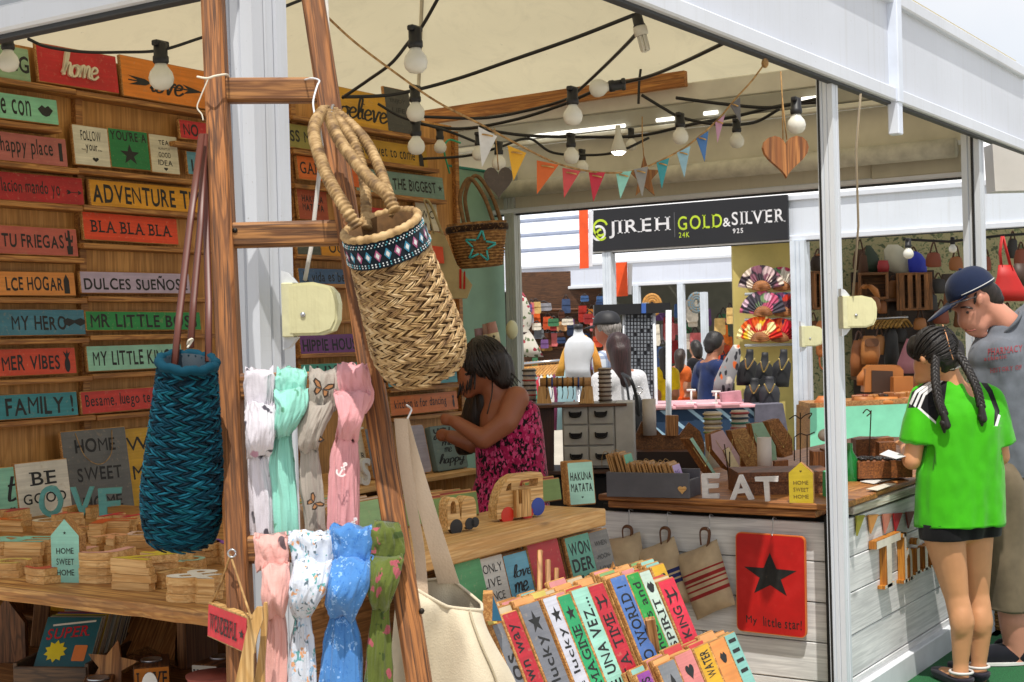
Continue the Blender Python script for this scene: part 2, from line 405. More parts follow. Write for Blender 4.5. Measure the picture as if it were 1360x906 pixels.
def text_polys(txt, st):
    """-> verts(2D), faces. st: bold thin hand serif slab wide"""
    vs, fs = [], []; x = 0.
    rr = random.Random(txt+st)
    if st == 'hand':
        for ch in txt:
            if ch == ' ': x += .35; continue
            wmax = 0
            for stroke in HAND.get(ch, HAND['o']):
                P = spline([(a+x, b, 0) for a, b in stroke], 4); o = len(vs); tw = .05
                for i, p in enumerate(P):
                    t = (P[min(i+1, len(P)-1)]-P[max(i-1, 0)]); t = t.normalized() if t.length > 1e-6 else V((1, 0, 0))
                    nn = V((-t.y, t.x, 0))*tw*(.75+.45*abs(t.y)); vs += [((p+nn).x, (p+nn).y), ((p-nn).x, (p-nn).y)]
                    wmax = max(wmax, p.x-x)
                fs += [[o+2*i, o+2*i+1, o+2*i+3, o+2*i+2] for i in range(len(P)-1)]
            x += wmax-.03
        vs = [(a+.22*b, b) for a, b in vs]
        return vs, fs
    wt = {'bold': .02, 'thin': .008, 'serif': .01, 'slab': .012, 'light': -.004}[st]
    for ch in txt:
        if ch == ' ': x += .34; continue
        gv, gf = glyph(ch, wt)
        if not gv: continue
        lo = min(a for a, b in gv); hi = max(a for a, b in gv); wd = hi-lo
        ylo = min(b for a, b in gv); yhi = max(b for a, b in gv)
        j = {'bold': .02, 'thin': .02, 'light': .015}.get(st, 0.)
        rot = rr.uniform(-j, j)*1.6; sc = 1+rr.uniform(-j, j)*2.5; dy = rr.uniform(-j, j)*1.2
        o = len(vs)
        for a, b in gv:
            if st in ('bold', 'thin', 'light'): q_ = V((a*3.1+x*2, b*3.1, 0)); a += .035*noise.noise(q_); b += .03*noise.noise(q_+V((9, 0, 0)))
            a -= lo; b *= sc
            vs.append((x+a-b*rot, b+dy+(a-wd/2)*rot))
        fs += [[i+o for i in f] for f in gf]
        if st in ('serif', 'slab'):
            hh = .045 if st == 'serif' else .07; sw = .12 if st == 'serif' else .14
            for fx, fy in SERIF.get(ch, []):
                cx = x+fx*wd; y0 = ylo if fy == 0 else yhi-hh; o = len(vs)
                vs += [(cx-sw, y0), (cx+sw, y0), (cx+sw, y0+hh), (cx-sw, y0+hh)]; fs.append([o, o+1, o+2, o+3])
        x += wd + {'slab': .14, 'serif': .2}.get(st, .11) - (.16 if ch == 'L' and 'LV' in txt else 0)
    return vs, fs
def put_text(mb, txt, cx, cz, w, h, y, st='bold', mi=0, vert=False, M=None, thick=0., slope=0., keep=False):
    vs, fs = text_polys(txt, st)
    lo = min(a for a, b in vs); hi = max(a for a, b in vs); bl = min(b for a, b in vs); bh = max(b for a, b in vs)
    ww, hh = max(hi-lo, 1e-6), max(bh-bl, 1e-6)
    if vert: w, h = h, w
    if keep:
        k = min(w/ww, h/hh); w, h = ww*k, hh*k
    P = [((a-(lo+hi)/2)/ww*w, (b-(bl+bh)/2)/hh*h) for a, b in vs]
    if vert: P = [(-b, a) for a, b in P]
    P = [(cx+a, cz+b+a*slope) for a, b in P]
    if thick <= 0:
        mb.add([V((a, y, b)) for a, b in P], fs, M, mi)
    else:
        n = len(P); cnt = {}
        for f in fs:
            for i in range(len(f)):
                e = (f[i], f[(i+1) % len(f)]); cnt[e] = 1
        side = [[a, b, b+n, a+n] for (a, b) in cnt if (b, a) not in cnt]
        mb.add([V((a, y, b)) for a, b in P]+[V((a, y+thick, b)) for a, b in P], fs+[[i+n for i in f][::-1] for f in fs]+side, M, mi)
    return mb
def line2(mb, pts, wd, y, mi=0, M=None):
    P = spline([(a, b, 0) for a, b in pts], 5); vs = []
    for i, p in enumerate(P):
        t = (P[min(i+1, len(P)-1)]-P[max(i-1, 0)]).normalized(); nn = V((-t.y, t.x, 0))*wd/2
        vs += [V(((p+nn).x, y, (p+nn).y)), V(((p-nn).x, y, (p-nn).y))]
    return mb.add(vs, [[2*i, 2*i+1, 2*i+3, 2*i+2] for i in range(len(P)-1)], M, mi)
SYM = {
 'star': lambda: star(.5), 'heart': lambda: heart(.5),
 'house': lambda: [(-.3, -.5), (.3, -.5), (.3, .2), (0, .5), (-.3, .2)],
 'cactus': lambda: [(-.22, -.5), (.22, -.5), (.28, -.15), (.12, -.15), (.12, 0), (.3, .0), (.36, .3), (.26, .3), (.24, .12), (.12, .12), (.1, .5), (-.1, .5), (-.12, .2), (-.24, .2), (-.26, .4), (-.36, .4), (-.32, .06), (-.12, .05), (-.12, -.15), (-.28, -.15)],
 'pine': lambda: [(0.22*cos(t), -.18+.32*sin(t)) for t in [2*pi*i/14 for i in range(3)]] + [(.1, .12), (.3, .4), (.1, .3), (.05, .5), (-.05, .3), (-.28, .42), (-.1, .12)] + [(.22*cos(t), -.18+.32*sin(t)) for t in [2*pi*i/14 for i in range(6, 14)]],
 'mask': lambda: [(-.5, .1), (-.3, .26), (0, .12), (.3, .26), (.5, .1), (.46, -.12), (.25, -.26), (0, -.06), (-.25, -.26), (-.46, -.12)],
 'lips': lambda: [(-.5, .08), (-.2, .38), (0, .22), (.2, .38), (.5, .08), (.25, -.3), (0, -.4), (-.25, -.3)],
 'drop': lambda: [(0, .5), (.25, .05), (.3, -.2), (.15, -.45), (-.15, -.45), (-.3, -.2), (-.25, .05)],
 'tile': lambda: [(-.3, -.5), (.3, -.5), (.3, .5), (-.3, .5)],
}
def put_sym(mb, k, cx, cz, w, h, y, mi=0, M=None):
    if k == 'arrow':
        mb.flat([(cx-w/2, cz-.04*h), (cx+w*.3, cz-.04*h), (cx+w*.3, cz+.04*h), (cx-w/2, cz+.04*h)], y, M, mi)
        mb.flat([(cx+w*.22, cz-.3*h), (cx+w/2, cz), (cx+w*.22, cz+.3*h), (cx+w*.3, cz)], y-.0002, M, mi)
        return mb.flat([(cx-w*.5, cz-.28*h), (cx-w*.36, cz), (cx-w*.5, cz+.28*h), (cx-w*.28, cz+.2*h), (cx-w*.2, cz), (cx-w*.28, cz-.2*h)], y-.0002, M, mi)
    return mb.flat([(cx+a*w, cz+b*h) for a, b in SYM[k]()], y, M, mi)

def board(name, label, cat, M, w, h, t, col, items=(), group=None, ink=INK, rnd_c=0., wear=1.1, edge=EDGE, twine=False, par=None, frontless=False):
    """painted wooden board standing on its base: local x right, -y to the front, z up. items: (text|'@sym', cx, cz, w, h, style, [vertical])"""
    mb = MB(); e = .0035 if h > .05 else .002
    if rnd_c: mb.prism(shift(roundrect(w, h, rnd_c), 0, h/2), -t, 0, mi=1)
    else: mb.box((0, -t/2, h/2), (w, t, h), .003, mi=1)
    o = roundrect(w-2*e, h-2*e, max(rnd_c-e, .003), 3)
    mb.flat(shift(o, 0, h/2), -t-.0006)
    ob = mb.build(name, [paint(col, .5, wear), edge], par, M)
    if label: tag(ob, label, cat, group)
    if items:
        tb = MB()
        for it in items:
            tx, cx, cz, tw, th = it[:5]; st = it[5] if len(it) > 5 else 'bold'; vt = len(it) > 6 and it[6]
            if tx[0] == '@': put_sym(tb, tx[1:], (cx-.5)*w, cz*h, tw*w, th*h, -t-.0014)
            else: put_text(tb, tx, (cx-.5)*w, cz*h, tw*w, th*h, -t-.0013, st, vert=vt)
        tb.build('lettering', ink, ob, M)
    if twine:
        tw_ = MB(); tw_.tube(spline([(-w*.28, -t-.002, h-.012), (-w*.2, -t-.012, h*.72), (0, -t-.016, h*.62), (w*.2, -t-.012, h*.72), (w*.28, -t-.002, h-.012)], 6), .0018, 5)
        tw_.build('hanging_cord', TWINE, ob, M)
    return ob
# ================================================================== THE SETTING
VF, UL, UFAR, VW = 1.839, 1.94, 7.07, 4.72       # front line, left end, far end, sign wall
ZB, ZT = 2.385, 2.83                             # fascia bottom / top
def asphalt():
    m, nt, bs = nodes('paving'); co = coords(nt, (1, 1, 1), False)
    f = ntex(nt, co, .7, 6, .65); f2 = ntex(nt, co, 60, 3)
    col = ramp(nt, f, [(.3, lin('a59d90')), (.7, lin('bdb5a6'))]); col = mixc(nt, ramp(nt, f2, [(.4, (0, 0, 0)), (.7, (.5,)*3)]), col, lin('857d70'))
    nt.links.new(col, bs.inputs['Base Color']); bs.inputs['Roughness'].default_value = .9; bump(nt, bs, f2, .4, .004); return m
g = MB(); g.add([(-250, -250, 0), (300, -250, 0), (300, 300, 0), (-250, 300, 0)], [[0, 1, 2, 3]])
struct(g.build('ground', asphalt(), M=Matrix()))
def carpet_mat():
    m, nt, bs = nodes('green_carpet'); co = coords(nt, (1, 1, 1), False); f = ntex(nt, co, 180, 3)
    nt.links.new(ramp(nt, f, [(.3, lin('0b3a1e')), (.7, lin('1d6a38'))]), bs.inputs['Base Color']); bs.inputs['Roughness'].default_value = .95
    bump(nt, bs, f, .6, .006); return m
g = MB(); g.box((8.2, 1.45, .006), (7.0, 2.6, .012), .002); struct(g.build('carpet', carpet_mat()))
g = MB(); g.box((4.7, 3.5, .05), (5.0, 2.9, .1), .006); struct(g.build('floor', [wood('b79f7c', '98805c', 'X', .6)]))

# ---- own tent: posts
def profile(w):
    a, n, gr = w/2, w*.09, w*.10
    q = [(-a, -a), (-gr-n, -a), (-gr-n*.6, -a+n), (-gr, -a+n*.2), (gr, -a+n*.2), (gr+n*.6, -a+n), (gr+n, -a)]
    out = []
    for k in range(4):
        c, s_ = cos(k*pi/2), sin(k*pi/2); out += [(x*c-y*s_, x*s_+y*c) for x, y in q]
    return out
def post(name, label, u, v, w, z0, z1, mat, dark=None):
    mb = MB(); P = profile(w)
    mb.loft([[V((x, y, z)) for x, y in P] for z in (z0, z1)], 0, False)
    o = mb.build(name, mat, None, Matrix.Translation((u, v, 0))); tag(o, label, 'tent post')
    if dark:
        d = MB(); d.box((-w/2-.002, w*dark, (z0+z1)/2), (.006, w*.12, z1-z0), .001); d.build('rubber_seal', BLACK, o, Matrix.Translation((u, v, 0)))
    b = MB(); b.box((0, 0, z0+.006), (w*2, w*2, .012), .002); b.build('foot_plate', ALU, o, Matrix.Translation((u, v, 0)))
    return o
p = W(343, 400, d=2.66)
post('tent_post', 'thick white aluminium corner post standing behind the wooden ladder', p.x, p.y, .094, 0, ZB+.1, dirty('c9ced6', .4, .6))
post('tent_post', 'slim white aluminium post at the corner of the white counter', 4.94, VF, .06, 0, ZB+.02, dirty('d2d8e0', .35, .5), .36)
p = W(1299, 280, v=VF)
post('tent_post', 'white post with a dark channel behind the man in the navy cap', p.x, VF+.02, .085, 0, ZB+.02, dirty('c9cfd6', .4, .5), -.1)
p = W(683, 400, d=8.45)
post('tent_post', 'grey post at the end of the green wall, near the hanging baskets', p.x, p.y, .07, 0, 2.5, plain('aeb2ae', .5))

# ---- fascias
def fascia(label, p0, p1, z0, z1, out, rail=.055, th=.05, joints=(), panel='cfd4de', name='awning_fascia', stub=0.):
    """from p0 to p1 (uv), outward normal out"""
    p0 = V((*p0, 0)); p1 = V((*p1, 0)); L = (p1-p0).length; x = (p1-p0).normalized(); o = V((*out, 0))
    M = Matrix((x, -o, ZU)).transposed().to_4x4(); M.translation = p0 + ZU*z0; H = z1-z0
    mb = MB(); mb.box((L/2, .012, H/2), (L, .018, H-.02), .002)
    ob = mb.build(name, dirty(panel, .42, .45), None, M); tag(ob, label, 'awning')
    for nm, zc, hh in (('bottom_rail', rail/2, rail), ('top_rail', H-rail/2, rail)):
        r = MB(); r.box((L/2, 0, zc), (L, th, hh), .006); r.build(nm, dirty('d6dbe4', .4, .4), ob, M)
    r = MB(); r.box((L/2, .012, -.004), (L, .03, .012), .002); r.build('edge_seal', plain('30343a', .6), ob, M)
    for j in joints:
        r = MB(); r.box((j, -.012, H/2-.0), (.06, .05, H+.01), .004); r.box((j+.035, -.004, H/2), (.012, .045, H), .003)
        if stub: r.box((j, -.01, -stub/2), (.055, .045, stub), .004)
        r.build('joint_bracket', plain('d8e0ee', .38), ob, M)
    return ob
uj = W(1190, 60, v=1.78).x
fascia('long white awning fascia running over the counter and the shoppers', (1.5, 1.80), (7.75, 1.80), ZB, ZT, (0, -1), joints=(uj-1.5,), stub=.13)
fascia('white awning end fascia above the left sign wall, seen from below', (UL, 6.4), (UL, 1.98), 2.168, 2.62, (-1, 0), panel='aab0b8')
fascia('inner white valance at the far end of the tent behind the bulbs', (UFAR, 4.9), (UFAR, 1.9), 2.22, 2.40, (-1, 0), rail=.03, panel='c9c2ae')
# far end frame: rolled side curtain, tracks and beams
def far_bar(name, label, px, py, py2, u, mat, th=.05, v0=1.9, v1=5.35):
    z1 = W(px, py, u=u).z; z0 = W(px, py2, u=u).z
    mb = MB(); mb.box((u, (v0+v1)/2, (z0+z1)/2), (th, v1-v0, z1-z0), .006)
    return tag(mb.build(name, mat), label, 'beam')
far_bar('tent_valance', 'cream panel of the tent end between the valance and the lamp tracks', 900, 172, 246, UFAR+.04, plain('d6d0bd', .6), .02)
mb = MB(); zc = W(900, 232, u=UFAR-.05).z
mb.tube([(UFAR-.09, 1.95, zc), (UFAR-.09, 4.88, zc)], .048, 14); tag(mb.build('rolled_curtain', fabric('c6c2b2')), 'rolled up beige side curtain under the far tent beam', 'curtain')
far_bar('aluminium_track', 'long grey aluminium lamp track across the far tent end', 900, 140, 163, UFAR-.02, plain('a19f94', .45, .2), .07)
far_bar('aluminium_track', 'narrow pale strip between lamp track and cream panel at the far end', 900, 164, 171, UFAR-.04, plain('d8d6c8', .45), .05)
far_bar('tent_beam', 'white roof beam across the far tent end above the lamp track', 900, 113, 139, UFAR+.0, plain('d9d5c8', .5), .06)
a = W(566, 152, u=UFAR-.1); b = W(911, 97, u=UFAR-.1)
q = beam('wooden_beam', a+V((0, 0, -.02)), b+V((0, 0, -.03)), .04, .085, wood('c88a44', 'a8682c', 'Z', .8), None, (1, 0, 0)); tag(q, 'loose pine batten resting along the far white roof beam', 'beam')
a = W(1280, 205, v=VF+.06)
far_bar('tent_valance', 'beige return of the far tent end beside the post behind the man', 1240, 196, 232, UFAR-.01, plain('b9b4a0', .55), .04, 1.86, 2.4)

# ---- canopy
u0, u1, v0, v1 = 1.55, 7.6, 1.80, 5.7; ap = V(((u0+u1)/2+.15, 3.4, 4.05))
NU, NV = 14, 10
def roofz(x, y):
    sx = min((x-u0)/(ap.x-u0), (u1-x)/(u1-ap.x)); sy = min((y-v0)/(ap.y-v0), (v1-y)/(v1-ap.y)); t = max(0, min(sx, sy, 1))
    return ZT + .02 + (ap.z-ZT)*(t**1.08) + .006*sin(9*x)*t
mb = MB(); N1, N2 = 60, 44
vs = [V((u0+(u1-u0)*i/N1, v0+(v1-v0)*j/N2, 0)) for i in range(N1+1) for j in range(N2+1)]
for p in vs: p.z = roofz(p.x, p.y)
mb.add(vs, [[i*(N2+1)+j, (i+1)*(N2+1)+j, (i+1)*(N2+1)+j+1, i*(N2+1)+j+1] for i in range(N1) for j in range(N2)], None, 0, True)
can = mb.build('tent_canopy', canopy_cloth('d0c6a6', .42)); tag(can, 'cream tent canopy stretched above the stall with the bulbs', 'canopy')
def seam(pts):
    mb = MB(); P = spline(pts, 8)
    mb.tube([V((p.x, p.y, roofz(p.x, p.y)-.012)) for p in P], .014, 6, flat=.35); return mb
for aa in ((u1-.02, v1-.02), (u1-.02, v0+.02), (u0+.02, v1-.02)):
    seam([(aa[0]+(ap.x-aa[0])*t, aa[1]+(ap.y-aa[1])*t, 0) for t in (0, .33, .66, 1)]).build('seam', plain('b8af96', .7), can)
# ---- crank boxes on posts and the strap
def crank(label, o, sc, yaw, group='cream crank boxes on the posts'):
    M = rotz(o, yaw) @ Matrix.Scale(sc, 4)
    t = thing('crank_box', label, 'crank box', M, group)
    out = [(0, -.5), (.62, -.5), (.86, -.42), (.96, -.22), (.98, .1), (.94, .3), (.82, .44), (.5, .52), (0, .5)]
    mb = MB(); mb.prism(out, -.3, .3); mb.prism(shift(out, .04, 0, .9), -.33, .33)
    o1 = mb.build('housing', CREAM, t, M)
    mb = MB(); mb.box((.0, 0, 0), (.22, .64, 1.04), .02); mb.build('back_plate', plain('cfcda6', .5), t, M)
    for sz in (-1, 1):
        mb = MB(); mb.prism([(-.12, .52*sz), (.16, .52*sz), (.0, .72*sz), (-.12, .76*sz)], -.2, .2); mb.build('bracket', plain('cdd2d8', .4), t, M)
    mb = MB(); mb.tube([(.3, -.34, -.1), (.3, -.36, -.1)], .05, 8); mb.build('screw', STEEL, t, M)
    return t
crank('large cream plastic crank box on the corner post behind the ladder', W(385, 412, d=2.57), .094, PSI-pi/2)
cb2 = crank('cream plastic crank box on the slim post beside the girl', W(1121, 415, d=5.07), .112, PSI-pi/2)
crank('small cream crank box on the far post near the leather backpack', W(1066, 447, d=12.0), .17, PSI-pi/2)
mb = MB(); mb.tube([W(1143, 125, d=5.12), W(1137, 200, d=5.1), W(1140, 300, d=5.06), W(1133, 393, d=5.03)], .009, 6, flat=.3)
tag(mb.build('pull_strap', fabric('8c7f69')), 'worn brown pull strap hanging down to the crank box on slim post', 'strap')
mb = MB(); mb.tube([W(433, 0, d=2.75), W(437, 70, d=2.7), W(424, 230, d=2.65), W(413, 330, d=2.62), W(405, 372, d=2.6)], .0045, 6)
tag(mb.build('string', fabric('b9b4ac')), 'thin grey pull cord running down behind the ladder to the crank box', 'string')

# ================================================================== SIGN WALL
VS = VW-.05
mb = MB(); ue = W(606, 400, v=VW).x; mb.box(((2.3+ue)/2, VW+.012, 1.4), (ue-2.3, .024, 2.62), .002)
wall = mb.build('plywood_wall', PLY); tag(wall, 'tall plywood wall carrying rows of painted word signs', 'wall')
def shelf(x0, y0, x1, y1=None, z=None):
    """ledge: top edge pixels at the wall-side sign plane"""
    a = W(x0, y0, v=VS-.02); b = W(x1, y0 if y1 is None else y1, v=VS-.02); zz = a.z if y1 is None else (a.z+b.z)/2
    L = b.x-a.x; mb = MB(); mb.box((0, 0, -.011), (L, .085, .022), .003)
    mb.build('shelf', SHELF, wall, Matrix.Translation(((a.x+b.x)/2, VS+.002, zz)))
for s_ in ((-90, 85, 97, 123), (97, 122, 292, 150), (-60, 158, 78, 165), (-60, 211, 101, 222), (100, 222, 262, 241), (-60, 264, 106, 272), (107, 272, 272, 285),
           (-60, 338, 108, 342), (107, 320, 280, 334), (-60, 396, 112, 395), (113, 391, 285, 398), (-60, 453, 115, 448), (116, 441, 290, 447), (-60, 508, 119, 499), (119, 493, 300, 492),
           (-60, 568, 123, 549), (125, 549, 300, 541), (228, 187, 275, 194),
           (385, 153, 578, 186), (386, 198, 580, 225), (388, 243, 590, 267), (390, 293, 590, 308), (390, 341, 596, 345), (392, 380, 600, 378), (394, 428, 602, 420), (396, 471, 604, 462), (398, 500, 606, 489), (515, 516, 607, 510), (518, 556, 610, 546)):
    shelf(*s_)
# vertical uprights between the columns of ledges
for px in (103, 290, 388, 604):
    a = W(px, 300, v=VW); mb = MB(); mb.box((a.x, VW-.015, 1.5), (.035, .03, 2.35), .002); mb.build('upright', SHELF, wall)

def ws(label, x0, x1, yt, yb, col, items, th=.018, name='word_sign', group='painted word signs on the wall ledges', lean=6, off=0., **k):
    xc = (x0+x1)/2; v = VS+off
    a, b = W(x0, yb, v=v).x, W(x1, yb, v=v).x; z0, z1 = W(xc, yb, v=v).z, W(xc, yt, v=v).z
    M = rotz(((a+b)/2, v, z0), 0) @ Matrix.Rotation(R(-lean), 4, 'X') @ Matrix.Rotation(R(rnd.uniform(-.5, .5)), 4, 'Y')
    return board(name, label, 'sign', M, b-a, (z1-z0)/cos(R(lean)), th, col, items, group, **k)
T = lambda s, st='bold', w=.86, h=.55, cx=.5, cz=.5: [(s, cx, cz, w, h, st)]
ws('pale green sign at the very top left reading ING', -60, 38, 57, 104, '8fae86', [('ING', .8, .5, .36, .5)])
hs = ws('red square edged sign with raised white cursive word home', 48, 155, 66, 118, 'c3161b', [])
ws('orange sign with the word love drawn as an arrow', 160, 275, 84, 138, 'e2811a', [('love', .5, .5, .4, .62, 'hand'), ('@arrow', .5, .42, .86, .4)])
ws('mint sign with black lips after the letters e con', -30, 75, 126, 162, '86c9a4', [('e con', .45, .5, .38, .6, 'thin'), ('@lips', .83, .5, .2, .55)])
ws('dusty pink sign reading happy place', -30, 87, 178, 218, 'b5645c', [('happy place', .53, .5, .6, .72, 'thin'), ('@tile', .92, .5, .07, .62)])
ws('three tile set, white tile reading Follow your with a heart', 96, 144, 168, 222, 'd5d0bc', [('FOLLOW', .5, .75, .56, .26, 'thin'), ('...your...', .5, .42, .56, .22, 'thin'), ('@heart', .58, .17, .17, .13)])
ws('green tile reading YOU\'RE A above a black star', 144, 197, 173, 226, '0d7a3d', [("YOU'RE A", .5, .82, .9, .25), ('@star', .5, .36, .5, .55)])
ws('narrow white tile reading TEA GOOD IDEA', 198, 236, 180, 232, 'cfc7ae', [('TEA', .5, .8, .36, .13, 'thin'), ('ALWAYS A', .5, .64, .4, .07, 'thin'), ('GOOD', .5, .48, .42, .14, 'thin'), ('IDEA', .5, .28, .5, .15, 'thin'), ('@heart', .5, .12, .14, .1)])
ws('short red sign reading NO, half hidden by the ladder', 236, 285, 162, 188, 'c01a22', [('NO', .3, .5, .4, .62)])
ws('small blue sign standing low beside the ladder stile', 246, 268, 202, 234, '5b95a8', [('L', .4, .4, .3, .5)])
ws('deep red sign with a small black arrow and thin letters', -30, 109, 231, 270, 'ae1219', [('lacion mando yo', .48, .48, .56, .62, 'thin'), ('@arrow', .9, .45, .16, .3)])
ws('yellow sign reading ADVENTURE TIME', 117, 275, 245, 280, 'dd9a12', [('ADVENTURE TIME', .5, .5, .96, .72)])
ws('salmon sign reading TU FRIEGAS with a potted cactus', -30, 101, 301, 340, 'bb5a4c', [(', TU FRIEGAS', .5, .48, .7, .55), ('@cactus', .91, .5, .12, .85)])
ws('orange red sign reading BLA BLA BLA', 108, 234, 286, 323, 'e2430f', [('BLA BLA BLA', .5, .5, .86, .42, 'slab')])
ws('light orange sign reading DULCE HOGAR with a tiny house', -30, 98, 361, 394, 'd98a3a', [('LCE HOGAR', .56, .5, .6, .6), ('@house', .9, .5, .1, .8)])
ws('lilac sign reading DULCES SUEÑOS', 104, 250, 362, 391, 'b7a6be', [('DULCES SUEÑOS !', .5, .5, .94, .7)])
ws('steel blue sign reading MY HERO with a black mask', -30, 111, 411, 447, '3c7b90', [('MY HERO', .55, .48, .52, .55), ('@mask', .89, .5, .22, .6)])
ws('bright green sign reading MR LITTLE BOSS', 111, 264, 414, 440, '158a3e', [('MR LITTLE BOSS', .5, .5, .92, .72)])
ws('red orange sign reading SUMMER VIBES with a pineapple', -30, 99, 463, 500, 'd0421a', [('MER VIBES', .52, .48, .6, .58), ('@pine', .9, .5, .14, .85)])
ws('mint sign reading MY LITTLE KING behind the teal basket', 113, 240, 458, 492, '93cbb0', [('MY LITTLE KING', .46, .5, .8, .6)])
ws('teal sign reading FAMILY with an exclamation mark', -30, 101, 523, 557, '2f8790', [('FAMILY !', .6, .5, .7, .72)])
ws('red sign with thin black text beside the teal basket', 105, 240, 516, 546, 'c22d1c', [('Besame, luego te explico', .5, .5, .92, .7, 'thin')])
# third column
ws('yellow sign with the cursive word believe', 440, 518, 121, 170, 'd39a13', [('believe', .52, .5, .82, .66, 'hand')])
ws('dark slate board standing beside the yellow believe sign', 512, 546, 118, 178, '474642', [('ENJOY', .5, .7, .6, .12, 'thin'), ('LIFE', .5, .5, .5, .12, 'thin')], ink=plain('2b2a28', .7))
ws('olive sign reading KISS ME, partly behind the corner post', 360, 420, 165, 198, '8f853c', [('KISS ME', .55, .5, .8, .5)])
ws('mustard sign with thin words is yet to come', 460, 566, 188, 221, 'bd8f1c', [('best is yet to come', .45, .5, .76, .6, 'thin'), ('@house', .91, .45, .1, .6)])
ws('orange sign reading GAME behind the rope handles', 393, 434, 209, 241, 'd8691c', [('GAME', .5, .5, .84, .5, 'slab')])
ws('small plain orange sign between the rope handles', 455, 482, 218, 250, 'd8611c', [])
ws('grey green sign reading WE ARE THE BIGGEST and a star', 470, 588, 229, 262, '78968a', [('WE ARE THE BIGGEST', .48, .5, .84, .5, 'bold'), ('@star', .95, .5, .06, .3)])
ws('brown red tile reading HAKUNA MATATA near the corner post', 394, 434, 246, 294, 'a8492a', [('HAKUNA', .5, .6, .7, .2), ('MATATA', .5, .36, .7, .2)])
ws('red sign reading FOR behind the straw basket rim', 480, 540, 277, 308, 'b81a1a', [('FOREVER', .5, .5, .8, .5, 'slab')])
ws('cream paper tile above the canvas bag reading WC', 553, 582, 270, 322, 'd5cdb4', [('WC', .5, .7, .6, .2, 'serif'), ('ll', .5, .35, .3, .25, 'serif')])
ws('dark teal sign under the second ladder rung', 392, 424, 318, 344, '50554c', [])
ws('yellow sign ending in OUS under the second ladder rung', 424, 466, 316, 344, 'd9921a', [('OUS', .55, .5, .6, .5, 'slab')])
ws('blue sign with dark lettering beside the crank box', 394, 470, 357, 380, '3b5d85', [('la vida es bella', .5, .5, .84, .6, 'thin')])
ws('purple sign reading HIPPIE HOUSE', 396, 480, 444, 471, '6d2b78', [('HIPPIE HOUSE', .5, .48, .92, .62)])
ws('sea green sign reading LIVING above the scarves', 397, 495, 482, 499, '3b9c86', [('LIVING', .5, .5, .6, .6)])
ws('turquoise sign under the bottom of the straw basket', 512, 605, 488, 512, '4aa0aa', [('smile today', .6, .5, .6, .6, 'hand')])
ws('orange sign reading kitchen is for dancing', 516, 606, 523, 549, 'd8701e', [('kitchen is for dancing', .44, .5, .76, .6, 'thin'), ('@pine', .93, .5, .07, .75)])
# raised 'home' on the red sign
tb = MB(); put_text(tb, 'home', -.0, .095, .19, .115, -.018-.012, 'hand', thick=.012)
tb.build('raised_letters', paint('e0d5b8', .6, .3), hs, world(hs))

# green wall panel
a = W(600, 400, v=VW).x; b = W(672, 400, v=VW).x; zt = W(640, 228, v=VW).z
mb = MB(); mb.box(((a+b)/2, VW+.02, zt/2), (b-a, .03, zt), .003); gw = mb.build('green_wall', plain('7fa08a', .7)); tag(gw, 'sage green wall panel with woven bags hung on it', 'wall')
mb = MB(); mb.box(((a+b)/2, VW+.02, zt+.006), (b-a, .05, .014), .003); mb.build('top_rail', plain('2c7f70', .5), gw)
mb = MB(); mb.tube(spline([W(597, 230, d=8.0), W(590, 200, d=7.9), W(596, 186, d=7.9), W(612, 190, d=7.9)], 6), .006, 6); tag(mb.build('hose', plain('2fa37a', .4)), 'thin green cable looping above the green wall', 'cable')
# ================================================================== LADDER AND WHAT HANGS ON IT
HAND.update({'b': [[(.05, .5), (.22, .95), (.12, 1), (.07, .5), (.08, .05), (.25, 0), (.36, .25), (.28, .45), (.5, .42)]], 'c': [[(.32, .42), (.15, .5), (.02, .25), (.12, 0), (.4, .1)]],
 'd': [[(.32, .44), (.12, .46), (.02, .2), (.1, 0), (.25, .08), (.36, 1), (.34, .06), (.48, .05)]], 'g': [[(.3, .44), (.1, .44), (.04, .2), (.2, .1), (.32, .45), (.28, -.3), (.1, -.35), (.2, -.1), (.46, .1)]],
 'w': [[(0, .48), (.06, .05), (.2, .05), (.26, .4), (.34, .05), (.48, .05), (.56, .45), (.66, .42)]], 'j': [[(.1, .5), (.1, -.3), (0, -.3)]]})
def dl(y): return 2.5-.3*y/906
LT, LB = W(283, 0, d=2.5), W(324, 906, d=2.2); RT_, RB = W(416, 0, d=2.5), W(557, 906, d=2.2)
def ext(a, b, z): t = (z-a.z)/(b.z-a.z); return a+(b-a)*t
lad = thing('wooden_ladder', 'old brown wooden ladder leaning at the stall corner, hung with scarves and baskets', 'ladder', ext(LT, LB, 0), None)
beam('stile', ext(LT, LB, 0), ext(LT, LB, 2.42), .036, .05, OLDW(), lad, RH, .005)
beam('stile', ext(RT_, RB, 0), ext(RT_, RB, 2.42), .038, .05, OLDW(), lad, RH, .005)
def rung(z, hgt=.042, tilt=0.):
    a = ext(LT, LB, z+tilt); b = ext(RT_, RB, z-tilt); x = (b-a).normalized()
    return beam('rung', a+x*.012, b-x*.012, .03, hgt, wood('b07a42', '7a4c24', 'Z', 1.2, .6, .4, .6), lad, FH, .006)
zs = [W(370, y, d=dl(y)).z for y in (121, 312, 512, 728)]
for z in zs: rung(z, .043, .002 if z == zs[0] else 0)
for i in range(1, 4): rung(zs[3]-.25*i)
mb = MB()
for p in ((292, 118), (436, 130), (312, 306), (470, 306), (560, 812), (303, 730), (512, 505)):
    o = W(p[0], p[1], d=dl(p[1])-.027); mb.lathe([(.0045, -.004), (.0045, .001)], 8, frame(o, RH, -FH))
mb.build('nail', plain('2a241e', .5, .6), lad)

